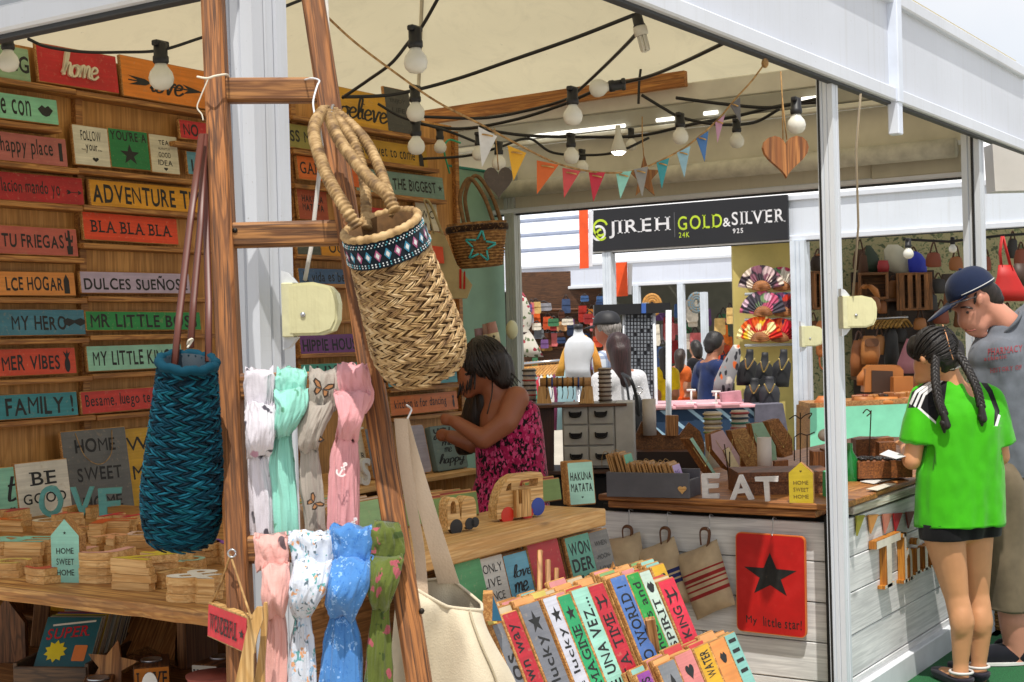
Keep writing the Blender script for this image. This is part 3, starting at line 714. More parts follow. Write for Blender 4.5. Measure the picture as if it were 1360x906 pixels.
# --- braided bags
def braided(name, label, top, bot, rt, rb, rows, ncol, cols, back, bulge=.8, band=0., bl=1.15, base=.25, ns=3):
    a = (top-bot); H = a.length; M = frame(bot, RH, a); t = thing(name, label, 'bag', M)
    def rad(z):
        s = z/H; r = rb+(rt-rb)*s**1.15
        if s < base: r *= math.sqrt(max(.0, 1-((base-s)/base)**2*.45))
        return r
    mb = MB(); pr = [(rad(H*i/16)-.004, H*i/16) for i in range(17)]
    mb.lathe([(.002, 0)]+pr+[(pr[-1][0]-.004, H), (pr[-1][0]-.006, H*.75)], 40, None, 0, True, False); mb.build('body', back, t, M)
    mb = MB(); hr = (H-band)/rows; rr = random.Random(len(label)); npal = len(cols)
    for i in range(rows):
        for half in (0, 1):
            zc = (i+.27+.46*half)*hr
            for j in range(ncol):
                th = 2*pi*(j+.5*half+rr.uniform(-.12, .12))/ncol; sg = 1 if half else -1
                for st_ in range(ns):
                  so_ = (st_-(ns-1)/2)*1.9/ns; R0 = rad(min(zc, H)); ww = hr*.19*rr.uniform(.7, 1.25); jz = rr.uniform(-.06, .06)*hr; ja = rr.uniform(-.12, .12); L = 2*pi*R0/ncol*bl*rr.uniform(.88, 1.08); dz = hr*.30; vs = []
                  for k in range(5):
                      q = -1+k*.5; wd = ww*(1-.55*abs(q)**2.2)/ns*1.12; bu = .0035*bulge*(1-q*q)+rr.uniform(-.0003, .0003)
                      for c, hgt in ((-1, 0), (-.4, .8), (.4, .8), (1, 0)):
                          # along direction (L,dz*sg) ; across perpendicular
                          nl = math.hypot(L*.5, dz); oo = so_*ww*(1-.35*q*q); ax = q*L*.62 - (c*wd+oo)*sg*dz/nl; az = q*dz*sg*(1+ja) + (c*wd+oo)*L*.5/nl + jz
                          z = zc+az; r = rad(max(0, min(H, z)))-.003+bu+hgt*.0022
                          an = th+ax/R0; vs.append((r*cos(an), r*sin(an), z))
                  fs = [[4*k+c, 4*k+c+1, 4*k+c+5, 4*k+c+4] for k in range(4) for c in range(3)]
                  mb.add(vs, fs, None, rr.randrange(npal), True)
    mb.build('braid', list(cols), t, M)
    return t, M, H, rad
ST = [straw(('8f7048', 'c0a070', 'd6bd92'), .6), straw(('765632', 'a98655', 'c8a878'), .6), straw(('5a4024', '8c6c42', 'b3926a'), .65), straw(('7c5c38', 'b2925e', 'd0b488'), .6)]
tp, bt = W(506, 299, d=2.14), W(567, 494, d=2.235)
sb, MS, HS, rad = braided('straw_bag', 'straw coloured braided bag with a beaded band, hanging from the ladder by rope handles', tp, bt, .058, .079, 12, 24, ST, straw(('4a3318', '6a4a26'), .9), band=.046)
mb = MB(); rr_ = rad(HS)
mb.tube([(rr_*cos(a_), rr_*sin(a_), HS) for a_ in [2*pi*i/120 for i in range(121)]], [.0058+.0012*(i % 4 < 2) for i in range(121)], 8); mb.lathe([(rr_-.004, HS), (rr_-.005, HS-.03), (rr_-.006, HS-.06)], 40, None, 0, True, False)
mb.build('rim', straw(('755834', 'ab8b5c', 'c0a274'), .7), sb, MS)
mb = MB(); mb.lathe([(rad(HS-.046)+.003, HS-.046), (rad(HS-.02)+.003, HS-.02), (rr_+.0025, HS-.006)], 48, None, 0, True, False)
for i in range(26):
    for k in range(3):
        a_ = 2*pi*i/26; zc = HS-.026+(k-1)*.0; rr2 = rad(zc)+.0045
        if k == 0: out, mi = [(0, .0095), (.0058, 0), (0, -.0095), (-.0058, 0)], 1+i % 2
        elif k == 1: out, mi = [(0, .0055), (.0032, 0), (0, -.0055), (-.0032, 0)], 3
        else: continue
        vs = [((rr2+.0006*k)*cos(a_+x/rr2), (rr2+.0006*k)*sin(a_+x/rr2), zc+z) for x, z in out]; mb.add(vs, [[0, 1, 2, 3]], None, mi)
for zc in (HS-.009, HS-.0125, HS-.0385, HS-.042):
    for i in range(70):
        a_ = 2*pi*(i+.5*(zc > HS-.011))/70; r2 = rad(zc)+.004; mb.ell((r2*cos(a_), r2*sin(a_), zc), .0013, 5, 3, None, 3 if i % 3 else 4)
mb.build('beaded_band', [fabric('16222c'), plain('2f86a8', .3), plain('a8527e', .3), plain('d8dde0', .25), plain('58a8b8', .3)], sb, MS)
def rope(pts, r, n=9):
    P = spline([W(x, y, d=d) for x, y, d in pts], 40); mb = MB()
    L = 0; rs = []
    for i, p in enumerate(P):
        if i: L += (p-P[i-1]).length
        rs.append(r*(1+.13*sin(L/.0072*2*pi)))
    mb.tube(P, rs, n); return mb
RP = straw(('5e4528', '93754a', 'b89a6c'), .7)
rope([(474, 302, 2.1), (458, 275, 2.1), (440, 245, 2.13), (425, 210, 2.17), (417, 176, 2.22), (423, 156, 2.27), (434, 148, 2.3), (446, 178, 2.26), (469, 212, 2.2), (496, 243, 2.14), (513, 257, 2.11), (524, 280, 2.1)], .0094).build('handle', RP, sb)
rope([(487, 304, 2.18), (485, 250, 2.22), (479, 215, 2.25), (466, 182, 2.28), (447, 158, 2.32), (442, 148, 2.34), (462, 162, 2.32), (486, 188, 2.28), (503, 222, 2.24), (517, 262, 2.2), (524, 288, 2.19)], .0085).build('handle', RP, sb)
def wire(name, label, cat, pts, r, mat, n=6, seg=8, group=None):
    mb = MB(); mb.tube(spline([W(*p[:2], d=p[2]) for p in pts], seg), r, n); return tag(mb.build(name, mat), label, cat, group)
wire('hook', 'white wire hook over the top ladder rung', 'hook', [(418, 153, 2.28), (416, 135, 2.3), (421, 115, 2.33), (424, 107, 2.36), (414, 104, 2.4), (405, 106, 2.44)], .0016, plain('d9dce0', .35))
wire('hook', 'steel hook in the right ladder stile holding the rope handles', 'hook', [(443, 140, 2.42), (441, 141, 2.33), (440, 150, 2.29), (442, 156, 2.3)], .0022, STEEL)
TW = plain('d7d0be', .8)
wire('string', 'white string knotted round the left ladder stile', 'string', [(262, 102, 2.42), (275, 104, 2.4), (286, 101, 2.4), (300, 99, 2.42), (304, 102, 2.46)], .0019, TW)
wire('string', 'loose white string end dangling beside the left ladder stile', 'string', [(277, 104, 2.4), (266, 130, 2.4), (262, 143, 2.4), (268, 152, 2.4), (270, 160, 2.4)], .0013, TW)

TL = [plain('04394a', .8, 0., .15), plain('032a39', .8, 0., .15), plain('085468', .75, 0., .2), plain('021a26', .8, 0., .15), plain('043444', .8, 0., .15), plain('064854', .8, 0., .15)]
tp, bt = W(249, 479, d=2.2), W(240, 716, d=2.285)
tb_, MT, HT, radt = braided('teal_bag', 'dark teal woven bag with brown leather straps hanging left of the ladder', tp, bt, .043, .071, 17, 22, TL, plain('06222f', .7), bulge=1.2, bl=1.45, base=.35, ns=2)
mb = MB(); rr_ = radt(HT)
mb.tube([(rr_*cos(a_), rr_*sin(a_), HT-.003+.0018*sin(9*a_)) for a_ in [2*pi*i/40 for i in range(41)]], [.007+.0016*(i % 2) for i in range(41)], 8, 0); mb.build('rim', TL[0], tb_, MT)
mb = MB(); mb.loft([[V(((rr_-.006)*(1-.05*q+.05*sin(11*t+q))*cos(t), (rr_-.006)*(1-.05*q+.05*sin(11*t+q))*sin(t), HT-.002-q*.06)) for t in [2*pi*i/44 for i in range(44)]] for q in (0, .5, 1, 1.8)], 0, True, False)
mb.build('lining', fabric('22a8c4', .7, 300.), tb_, MT)
LE = plain('5a2a1c', .45)
for pts in ([(231, 492, 2.2), (238, 420, 2.25), (252, 300, 2.3), (268, 178, 2.38)], [(253, 462, 2.24), (257, 400, 2.28), (266, 300, 2.33), (272, 178, 2.4)], [(277, 480, 2.22), (277, 400, 2.3), (274, 290, 2.37), (270, 178, 2.42)]):
    mb = MB(); mb.tube([W(*p[:2], d=p[2]) for p in pts], .0058, 6, flat=.28, ref=FH.cross(ZU)); mb.build('strap', LE, tb_)
mb = MB(); mb.tube(spline([W(249, 458, d=2.2), W(251, 452, d=2.19), W(256, 451, d=2.2), W(249, 462, d=2.19)], 4), .0018, 5); mb.build('tie', TW, tb_)

# --- scarves
def cloth_rings(st, nf, amp, seed, dd, tw=0., n=96, step=14):
    """st: (px, py, half width px, half thick px, depth)"""
    Q = spline([(a, b, c) for a, b, c, *_ in st], step); Q2 = spline([(t_, d_, 0) for a, b, c, t_, d_ in st], step); rg = []
    for i, (q, q2) in enumerate(zip(Q, Q2)):
        s = i/(len(Q)-1); k = q2.y/FPX; c = W(q.x, q.y, d=q2.y+dd); ring = []
        for j in range(n):
            a = 2*pi*j/n
            f = 1-amp*(abs(sin(nf*a/2+seed+tw*s*3))**.7) + amp*.5*noise.noise(V((cos(a)*2.4+seed*3, sin(a)*2.4, s*4)))
            f += .03*noise.noise(V((cos(a)*5, sin(a)*5+seed, s*14)))
            rd = noise.noise(V((cos(a)*3.5+seed*2, sin(a)*3.5, s*1.6+cos(a)*.8))); f -= .34*amp/.2*max(0, .28-abs(rd))
            wv = noise.noise(V((cos(a)*1.6+seed*5, sin(a)*1.6, s*2.5)))
            f += .10*noise.noise(V((cos(a)*7+s*3*tw, sin(a)*7+seed, s*3.5)))
            ring.append(c + UP*k*9*wv*(1 if 0 < i < len(Q)-1 or True else 0) + RT*cos(a)*q.z*k*(f*.5+.5) + (-FWD*sin(a))*q2.x*k*f)
        rg.append(ring)
    return rg
def scarf(label, mat, drape, pouch, tail, seed, decals=None):
    mb = MB(); a_ = drape[0]; drape = [(a_[0], a_[1]-7, a_[2]*.92, a_[3]*.35, a_[4]+.012)]+list(drape)
    mb.loft(cloth_rings(drape, 5, .26, seed, 0), 0, True)
    if pouch:
        a_ = pouch[0]; pouch = [(a_[0], a_[1]-3, a_[2]*.93, a_[3]*.55, a_[4]+.008)]+list(pouch); mb.loft(cloth_rings(pouch, 4, .24, seed+1.3, 0, 1.6), 0, True)
        k = 0
        px, py, hw, th_, d_ = pouch[-1]; kk = d_/FPX; c0 = W(px, py, d=d_); ring = []
        P = [c0 + RT*cos(a)*hw*kk*1.04 - FWD*sin(a)*th_*kk*1.1 + UP*kk*(3*sin(a*1.0+seed)+1.5*sin(3*a)) for a in [2*pi*i/28 for i in range(29)]]
        P = None
    mb.loft(cloth_rings(tail, 6, .30, seed+2.1, 0, .5), 0, True)
    ob = mb.build('scarf', mat); tag(ob, label, 'scarf', 'knotted scarves hanging on the ladder rungs')
    if decals: decals(ob)
    return ob
D1 = 2.27
def anchor(cx, cy, d, s, ob):
    mb = MB(); o = W(cx, cy, d=d); M = frame(o, RT, UP)
    for pts in ([(0, .5), (0, -.4)], [(-.22, .22), (.22, .22)], [(-.42, -.12), (-.3, -.38), (0, -.48), (.3, -.38), (.42, -.12)], [(0, .5), (.12, .62), (0, .74), (-.12, .62), (0, .5)]):
        line2(mb, [(a*s, b*s) for a, b in pts], .16*s, 0, 0, M @ Matrix.Rotation(.5, 4, 'Y'))
    mb.build('anchor_print', paint('f1e6e6', .8, .1), ob)
scarf('white scarf with faint pink print knotted on the upper scarf rung', floral('cfcad2', ('b48aa0', '4a4650'), 16., .2, .08), [(344, 498, 22, 12, D1), (344, 515, 23, 14, D1), (344, 545, 20, 14, D1)],
      [(345, 540, 21, 16, D1-.02), (347, 562, 23, 20, D1-.03), (345, 590, 21, 19, D1-.03), (343, 606, 16, 13, D1-.01)], [(342, 604, 14, 11, D1), (346, 650, 17, 13, D1), (349, 700, 17, 14, D1), (351, 745, 18, 14, D1)], .4)
scarf('mint green scarf knotted on the upper scarf rung', floral('8fd0c0', ('7db5a8', '5f9a80'), 20., .22, .15), [(387, 498, 23, 12, D1), (387, 515, 23, 15, D1), (386, 535, 23, 15, D1)],
      [(386, 522, 25, 17, D1-.02), (387, 540, 23, 21, D1-.03), (379, 565, 17, 18, D1-.03), (376, 578, 13, 13, D1-.01)], [(376, 576, 12, 11, D1), (374, 615, 18, 13, D1), (379, 665, 19, 14, D1), (382, 740, 20, 14, D1)], 1.7)
def butterflies(ob):
    for cx, cy, s, r_ in ((428, 517, 30, .3), (413, 577, 32, 1.1), (417, 668, 24, .8)):
        mb = MB(); M = frame(W(cx, cy, d=D1-.027), RT, UP) @ Matrix.Rotation(r_, 4, 'Y') @ Matrix.Scale(s*D1/FPX/2, 4)
        for sg in (-1, 1):
            mb.flat([(0, 0), (sg*.35, .6), (sg*.9, .8), (sg*1, .45), (sg*.6, .05)], 0, M, 0); mb.flat([(0, 0), (sg*.6, .02), (sg*.7, -.4), (sg*.4, -.7), (sg*.15, -.4)], 0, M, 0)
            mb.flat([(sg*.15, .1), (sg*.45, .5), (sg*.8, .65), (sg*.8, .45), (sg*.5, .15)], -.02, M, 1); mb.flat([(sg*.15, -.05), (sg*.5, -.05), (sg*.5, -.4), (sg*.3, -.5)], -.02, M, 1)
        mb.build('butterfly_print', [plain('2e2118', .8), plain('9a6a42', .8)], ob)
scarf('grey scarf printed with brown butterflies on the upper scarf rung', floral('a39a90', ('8b8178',), 9., .2, .12), [(430, 497, 21, 12, D1+.01), (430, 518, 21, 15, D1), (428, 545, 20, 15, D1)],
      [(424, 540, 23, 17, D1-.01), (415, 565, 19, 19, D1-.02), (410, 590, 15, 16, D1-.02), (410, 600, 13, 13, D1)], [(411, 598, 13, 11, D1), (413, 640, 17, 13, D1), (418, 690, 15, 13, D1), (420, 740, 16, 13, D1)], 2.6, butterflies)
def anchors(ob):
    anchor(454, 625, D1-.034, .018, ob); anchor(468, 697, D1-.034, .016, ob)
scarf('pink scarf with small white anchors beside the right ladder stile', fabric('d79a9e', .85, 500., .14), [(468, 492, 23, 12, D1), (470, 510, 25, 15, D1), (473, 527, 25, 16, D1), (467, 548, 20, 15, D1)],
      [(468, 525, 26, 16, D1-.02), (467, 550, 20, 19, D1-.03), (462, 570, 17, 18, D1-.02), (460, 585, 15, 13, D1)], [(459, 584, 14, 12, D1), (457, 610, 20, 15, D1), (456, 660, 22, 16, D1), (456, 735, 22, 16, D1)], 3.9, anchors)
D2 = 2.2
scarf('pale pink scarf knotted on the lower scarf rung beside the left stile', floral('d9a49c', ('c890a0', '58484c'), 15., .2, .1), [(361, 718, 25, 13, D2), (362, 735, 25, 15, D2), (364, 758, 23, 15, D2)],
      [(366, 754, 21, 16, D2-.02), (367, 780, 21, 19, D2-.03), (366, 800, 19, 18, D2-.03), (366, 815, 14, 13, D2)], [(366, 812, 12, 11, D2), (367, 850, 17, 14, D2), (364, 900, 20, 15, D2), (364, 960, 20, 15, D2)], 5.2)
scarf('white floral scarf with teal leaves on the lower scarf rung', floral('c9d0dc', ('5f9a9c', 'd09a72', '5a6a74', '8fb0c8'), 34., .24, .07), [(411, 714, 32, 14, D2), (413, 730, 31, 16, D2), (415, 752, 28, 16, D2)],
      [(416, 748, 29, 18, D2-.02), (412, 775, 29, 21, D2-.035), (404, 800, 22, 20, D2-.03), (402, 818, 13, 14, D2)], [(402, 815, 11, 11, D2), (402, 850, 17, 14, D2), (401, 900, 21, 15, D2), (401, 960, 22, 15, D2)], 6.1)
scarf('bright blue scarf knotted in the middle of the lower scarf rung', floral('4d84c4', ('86aedd', '3a70b4'), 60., .3, .15), [(467, 706, 32, 14, D2), (469, 725, 31, 17, D2), (470, 750, 28, 16, D2)],
      [(469, 746, 29, 18, D2-.02), (464, 772, 32, 22, D2-.035), (456, 800, 25, 21, D2-.03), (455, 820, 18, 15, D2)], [(455, 818, 17, 13, D2), (455, 850, 26, 16, D2), (454, 900, 32, 17, D2), (454, 960, 34, 17, D2)], 7.4)
scarf('olive green scarf with small pink birds next to the right stile', floral('5f6b2e', ('3a4a22', '9c5058', '39491f'), 24., .24, .25), [(513, 703, 22, 13, D2), (515, 720, 25, 15, D2), (514, 745, 24, 15, D2)],
      [(514, 742, 25, 17, D2-.02), (509, 770, 22, 19, D2-.03), (506, 795, 17, 17, D2-.02), (506, 810, 13, 13, D2)], [(506, 808, 13, 11, D2), (504, 850, 18, 14, D2), (503, 900, 21, 15, D2), (503, 960, 22, 15, D2)], 8.8)

# --- canvas tote
CANV = fabric('cfc3aa', .9, 350., .14); dB = 2.34
def tote():
    rows = [((530, 772), (575, 778), (640, 808)), ((526, 796), (575, 805), (646, 832)), ((522, 836), (575, 850), (660, 860)), ((517, 906), (575, 912), (686, 908)), ((514, 980), (580, 985), (704, 975)), ((518, 1030), (580, 1035), (698, 1025))]
    rings = []; n = 40
    for i, (l, mdl, r) in enumerate(rows):
        ring = []
        for j in range(n):
            a = 2*pi*j/n; s = (1-cos(a))/2; fr = sin(a)          # s 0 left ->1 right ; fr front/back
            x = l[0]+(r[0]-l[0])*s; y = l[1]+(r[1]-l[1])*s + (mdl[1]-(l[1]+r[1])/2)*(1-(2*s-1)**2)*(1 if fr < 0 else .45)*.35
            if i == 0: y += (15*(1-abs(2*s-1.15)**1.3) if fr > 0 else -22*max(0, 1-abs(s-.62)/.5))
            th = (.03+.012*min(i, 3))*abs(fr)**.8*(1 if fr > 0 else -1)
            fold = (.02+.012*i)*noise.noise(V((s*3.2+i*.25, i*.35, fr*.6)))+.006*noise.noise(V((s*11, i*.5, fr)))
            ring.append(W(x, y, d=dB-th+fold))
        rings.append(ring)
    return rings
ring = tote(); fine = []
for j in range(len(ring[0])): fine.append(spline([r_[j] for r_ in ring], 5))
rings = [[fine[j][i] for j in range(len(fine))] for i in range(len(fine[0]))]
mb = MB(); mb.loft(rings, 0, True, False); mb.add(rings[-1], [list(range(40))])
bag = mb.build('tote_bag', CANV); tag(bag, 'cream canvas tote bag hanging behind the right ladder stile', 'bag')
mb = MB(); mb.tube(rings[0]+[rings[0][0]], .0034, 6, flat=.8); mb.build('rim', CANV, bag)
mb = MB(); mb.tube([rings[k][15]*.999+FWD*-.002 for k in range(0, 26)], .0022, 5); mb.build('seam', fabric('b5a88c'), bag)
def ribbon(pts, w0, w1, mat, name, par, side=RT, th=.0015):
    P = spline(pts, 8); mb = MB(); k = len(P)-1; rg = []
    for i, p in enumerate(P):
        w = (w0+(w1-w0)*i/k)/2; rg.append([p-side*w-FWD*th, p+side*w-FWD*th, p+side*w+FWD*th, p-side*w+FWD*th])
    mb.loft(rg, 0, False); return mb.build(name, mat, par)
ribbon([W(532, 556, d=2.31), W(537, 610, d=2.3), W(546, 670, d=2.3), W(556, 725, d=2.31), W(562, 790, d=2.31)], .021, .017, fabric('cdb8a0', .9, 260., .1), 'strap', bag)
ribbon([W(534, 556, d=2.325), W(548, 610, d=2.325), W(568, 680, d=2.32), (W(584, 735, d=2.33)), W(596, 775, d=2.36)], .022, .036, fabric('d2bea6', .9, 260., .1), 'strap', bag)
wire('hook', 'small white hook holding the canvas tote straps', 'hook', [(541, 556, 2.3), (545, 548, 2.3), (546, 543, 2.32), (540, 538, 2.36)], .0016, plain('e4e4e4', .4))

# --- WONDERFUL sign and wooden servers
C8 = [W(277, 800, d=2.28), W(330, 820, d=2.1), W(328.5, 869, d=2.1), W(270, 835, d=2.28)]; C8[3] = C8[0]+C8[2]-C8[1]; off = V((0.012, .012, 0))
off = (C8[1]-C8[0]).cross(ZU).normalized()*-.013
xd = (C8[1]-C8[0]); 
mb = MB(); mb.add(C8+[p+off for p in C8], [[0, 1, 2, 3]], None, 1); mb.add(C8+[p+off for p in C8], [[4, 5, 6, 7], [0, 1, 5, 4], [1, 2, 6, 5], [2, 3, 7, 6], [3, 0, 4, 7]], None, 1)
won = mb.build('word_sign', [paint('c9122c', .5, 1.), wood('d9b070', 'b58848', 'X', 1)]); tag(won, 'red sign reading WONDERFUL hanging by string from the ladder', 'sign')
def bil(P, s, t): return (P[3]*(1-s)+P[2]*s)*(1-t)+(P[0]*(1-s)+P[1]*s)*t
mb = MB(); nn = -off.normalized(); mb.add([bil(C8, s, t)+nn*.0012 for s, t in ((.02, .04), (.98, .04), (.98, .96), (.02, .96))], [[0, 1, 2, 3]])
mb.build('painted_face', paint('c9122c', .5, 1.), won)
t2 = MB(); put_text(t2, 'WONDERFUL', .42, .48, .7, .5, 0, 'slab'); put_sym(t2, 'star', .88, .48, .13, .3, 0)
t2.v = [bil(C8, p.x, p.z)+nn*.0022 for p in t2.v]; t2.build('lettering', INK, won)
for q in ((282, 800, 2.28), (334, 822, 2.07)):
    mb = MB(); mb.tube([W(306, 737, d=2.2), W((306+q[0])/2+1, (737+q[1])/2+3, d=(2.2+q[2])/2), W(*q[:2], d=q[2])], .0018, 6); mb.build('cord', TWINE, won)
mb = MB(); o = W(308, 735, d=2.19)
mb.tube([o+(RT*cos(a)+UP*sin(a))*.006 for a in [2*pi*i/16 for i in range(17)]], .0016, 6); tag(mb.build('hook', STEEL), 'small ring hook screwed into the left ladder stile', 'hook')
SW = wood('e2bd84', 'c79a5a', 'Z', 1.1)
def server(label, pts, ws_, d):
    rg = []
    for (x, y), w_ in zip(pts, ws_):
        c = W(x, y, d=d); k = d/FPX*w_; rg.append([c-RT*k-FWD*.004, c+RT*k-FWD*.004, c+RT*k+FWD*.004, c-RT*k+FWD*.004])
    mb = MB(); mb.loft(rg, 0, False); tag(mb.build('wooden_server', SW), label, 'utensil', 'wooden servers hung below the red sign')
server('pale wooden server with a curved head left of its pair', [(345, 806), (341, 822), (334, 845), (329, 870), (325, 906), (322, 960)], [4, 9, 8, 8, 12, 14], 2.1)
server('pale wooden server standing upright right of its pair', [(353, 800), (352, 815), (350, 850), (347, 880), (345, 906), (343, 960)], [2, 4, 4, 5, 7, 9], 2.13)
# ================================================================== LEFT TABLE
TZ = .85
ta, tb2 = 2.45, 3.85
LIVE = wood('cf9c58', 'a06a30', 'Y', .7, .6, .55)
tab = thing('display_table', 'rough pine table covered with stacks of wooden letters, left of the ladder', 'table', V((2.6, 3.5, 0)))
mb = MB(); pts = []
r2 = random.Random(3)
for i in range(41): pts.append((ta+.012*noise.noise(V((i*.35, 0, 0)))+.008*r2.random(), 2.12+i*(4.62-2.12)/40))
out = pts+[(3.0, 4.62), (3.9, 4.62), (3.9, 2.12)]; n_ = len(out)
out = [p for p in pts if p[1] > 2.38] + [(3.95, 4.62), (3.9, 3.3), (3.1, 2.38)]; n_ = len(out)
mb.loft([[V((x, y, TZ-.036)) for x, y in out], [V((x-.004, y, TZ-.018)) for x, y in out], [V((x, y, TZ)) for x, y in out]], 0, False)
mb.build('top', LIVE, tab)
for x, y in ((2.55, 2.48), (2.55, 4.5), (3.0, 2.55), (3.8, 4.5)):
    mb = MB(); mb.box((x, y, (TZ-.04)/2), (.07, .07, TZ-.04), .004); mb.build('leg', wood('9c6a38', '74481f', 'Z'), tab)
mb = MB(); mb.box((3.0, 3.5, .515), (.85, 2.1, .03), .003); mb.box((3.66, 3.9, .515), (.5, 1.3, .029), .003); mb.build('lower_shelf', wood('b0814c', '86592c', 'Y'), tab)
mb = MB(); mb.box((3.93, 3.95, .68), (.02, 1.3, .3), .002); mb.build('back_board', wood('a87440', '7f5228', 'Y'), tab)

def pl(px, py, z): return W(px, py, z=z)
LGRP = 'wooden letters stacked flat on the left table'
def letters(ch, px, py, size, n, yaw, col, label, th=.021, st='bold', edge=None):
    """flat stack: px,py = centre of the top letter"""
    o = pl(px, py, TZ+n*th)
    for i in range(n):
        top = i == n-1; M = Matrix.Translation((o.x+rnd.uniform(-.004, .004), o.y+rnd.uniform(-.004, .004), TZ+(i+1)*th-.0003)) @ Matrix.Rotation(yaw+rnd.uniform(-.06, .06), 4, 'Z') @ Matrix.Rotation(-pi/2, 4, 'X')
        mb = MB(); put_text(mb, ch, 0, 0, size[0], size[1], 0, 'bold', thick=th-.001)
        if top: 
            put_text(mb, ch, 0, 0, size[0]*.995, size[1]*.995, -.0008, 'bold', mi=1)
        ob = mb.build('wooden_letter', [PINE('X'), paint(col, .55, .5)] if top else PINE('X'), None, M)
        tag(ob, label if top else 'bare pine letter lying under the %s' % label.split(' lying')[0].split(' on top')[0], 'letter', LGRP)
YW = -pi/2
letters('E', 44, 716, (.13, .12), 4, YW+.3, '86c8b2', 'mint letter lying on top of the stack left of the little house')
letters('S', 4, 716, (.12, .11), 3, YW, '8cc7b4', 'mint letter at the left edge of the photo')
letters('L', 22, 688, (.14, .12), 2, YW+.2, 'd8701e', 'orange letter lying behind the mint ones')
letters('A', 20, 677, (.12, .11), 3, YW-.3, 'c23a3a', 'red letter lying at the far left corner of the table')
letters('O', 68, 690, (.13, .12), 2, YW, 'e0d6c0', 'white ring letter lying behind the little house')
letters('F', 148, 692, (.13, .13), 3, YW+.5, 'cf5a18', 'orange letter lying right of the little house')
letters('H', 164, 684, (.13, .12), 3, YW+.1, 'c43038', 'red letter lying behind the orange one')
letters('U', 134, 730, (.15, .12), 4, YW+.25, 'd9a090', 'pale pink letter lying in front of the little house')
letters('Z', 192, 738, (.13, .12), 4, YW+.1, 'd0b62c', 'yellow letter lying on top of the tall front stack')
letters('V', 222, 732, (.13, .12), 3, YW-.5, 'd4bd3c', 'yellow green letter lying behind the tall front stack')
letters('&', 266, 762, (.15, .13), 3, YW+.3, 'e3ddd0', 'white rimmed letter lying nearest the ladder stile')
letters('P', 262, 720, (.12, .12), 3, YW, 'b07a48', 'brown letter lying under the teal bag')
letters('X', 292, 719, (.11, .11), 3, YW+.4, '7a3f9c', 'purple letter lying beside the ladder stile')
letters('K', 100, 702, (.12, .11), 2, YW+.4, 'd98f5a', 'peach letter lying deep on the table')
letters('M', 112, 672, (.13, .11), 2, YW+.2, 'c9823c', 'caramel letter lying in front of the word LOVE')
letters('B', 203, 694, (.12, .11), 2, YW+.2, 'd2a05e', 'sandy letter lying under the middle of the teal bag')
letters('T', 228, 757, (.10, .10), 2, YW+.1, 'd9b070', 'tan letter lying between the front stacks')
for ch, px, py, n, c, nm in (('C', 14, 745, 2, 'd8c060', 'straw yellow letter lying at the left front edge'), ('J', 62, 752, 2, 'c8583a', 'rust letter lying in front of the mint stack'), ('R', 150, 712, 4, 'e0a070', 'apricot letter lying on the tall middle stack'), ('D', 188, 708, 2, 'd8b8a8', 'blush letter lying under the teal bag tip'), ('G', 238, 706, 4, 'c9a03a', 'ochre letter lying on the tall rear stack'),
    ('Y', 84, 682, 3, 'd86a4a', 'salmon letter lying beside the letter V'), ('Q', 250, 742, 2, '9cc0a8', 'sage letter lying behind the white rimmed one'), ('S', 126, 755, 1, 'e4d8c4', 'single cream letter lying at the front edge')):
    letters(ch, px, py, (.1, .095), n, YW+rnd.uniform(-.6, .6), c, nm)
# standing LOVE
for ch, px, py, lb in (('L', 22, 684, 'standing teal letter L of the word LOVE'), ('O', 68, 687, 'standing teal letter O of the word LOVE'), ('V', 110, 689, 'standing teal letter V of the word LOVE'), ('E', 147, 690, 'standing teal letter E of the word LOVE')):
    o = W(px, py, z=TZ) ; dd_ = dep(o); s = 42*dd_/FPX
    M = rotz(o, PSI-pi/2+.15); mb = MB(); put_text(mb, ch, 0, s/2+.0, 31*dd_/FPX, s, -.0, 'bold', thick=.022)
    tag(mb.build('standing_letter', paint('62aaa6', .55, .9), None, M), lb, 'letter', 'teal letters spelling LOVE')
def little_house(label, o, yaw, w, h, t, col, lines, ink=INK):
    M = rotz(o, yaw); mb = MB(); e = h*.74
    out = [(-w/2, 0), (w/2, 0), (w/2, e), (0, h), (-w/2, e)]
    mb.prism(out, -t, 0, mi=1); mb.flat([(x*.985, z*.995+.0004) for x, z in out], -t-.0006, None, 0)
    ob = mb.build('house_block', [paint(col, .55, .9), EDGE], None, M); tag(ob, label, 'ornament')
    tb = MB()
    for i, s in enumerate(lines): put_text(tb, s, 0, h*(.5-.17*i), w*.62, h*.1, -t-.0013, 'thin')
    put_sym(tb, 'heart' if col != '8cc4b0' else 'star', 0, h*.78, h*.06, h*.06, -t-.0013); tb.build('lettering', ink, ob, M)
    return ob
o = W(97, 771, z=TZ); k = dep(o)/FPX
little_house('mint green wooden house reading HOME SWEET HOME among the letters', o, PSI-pi/2-.25, 42*k, 84*k, .035, '8cc4b0', ('HOME', 'SWEET', 'HOME'))
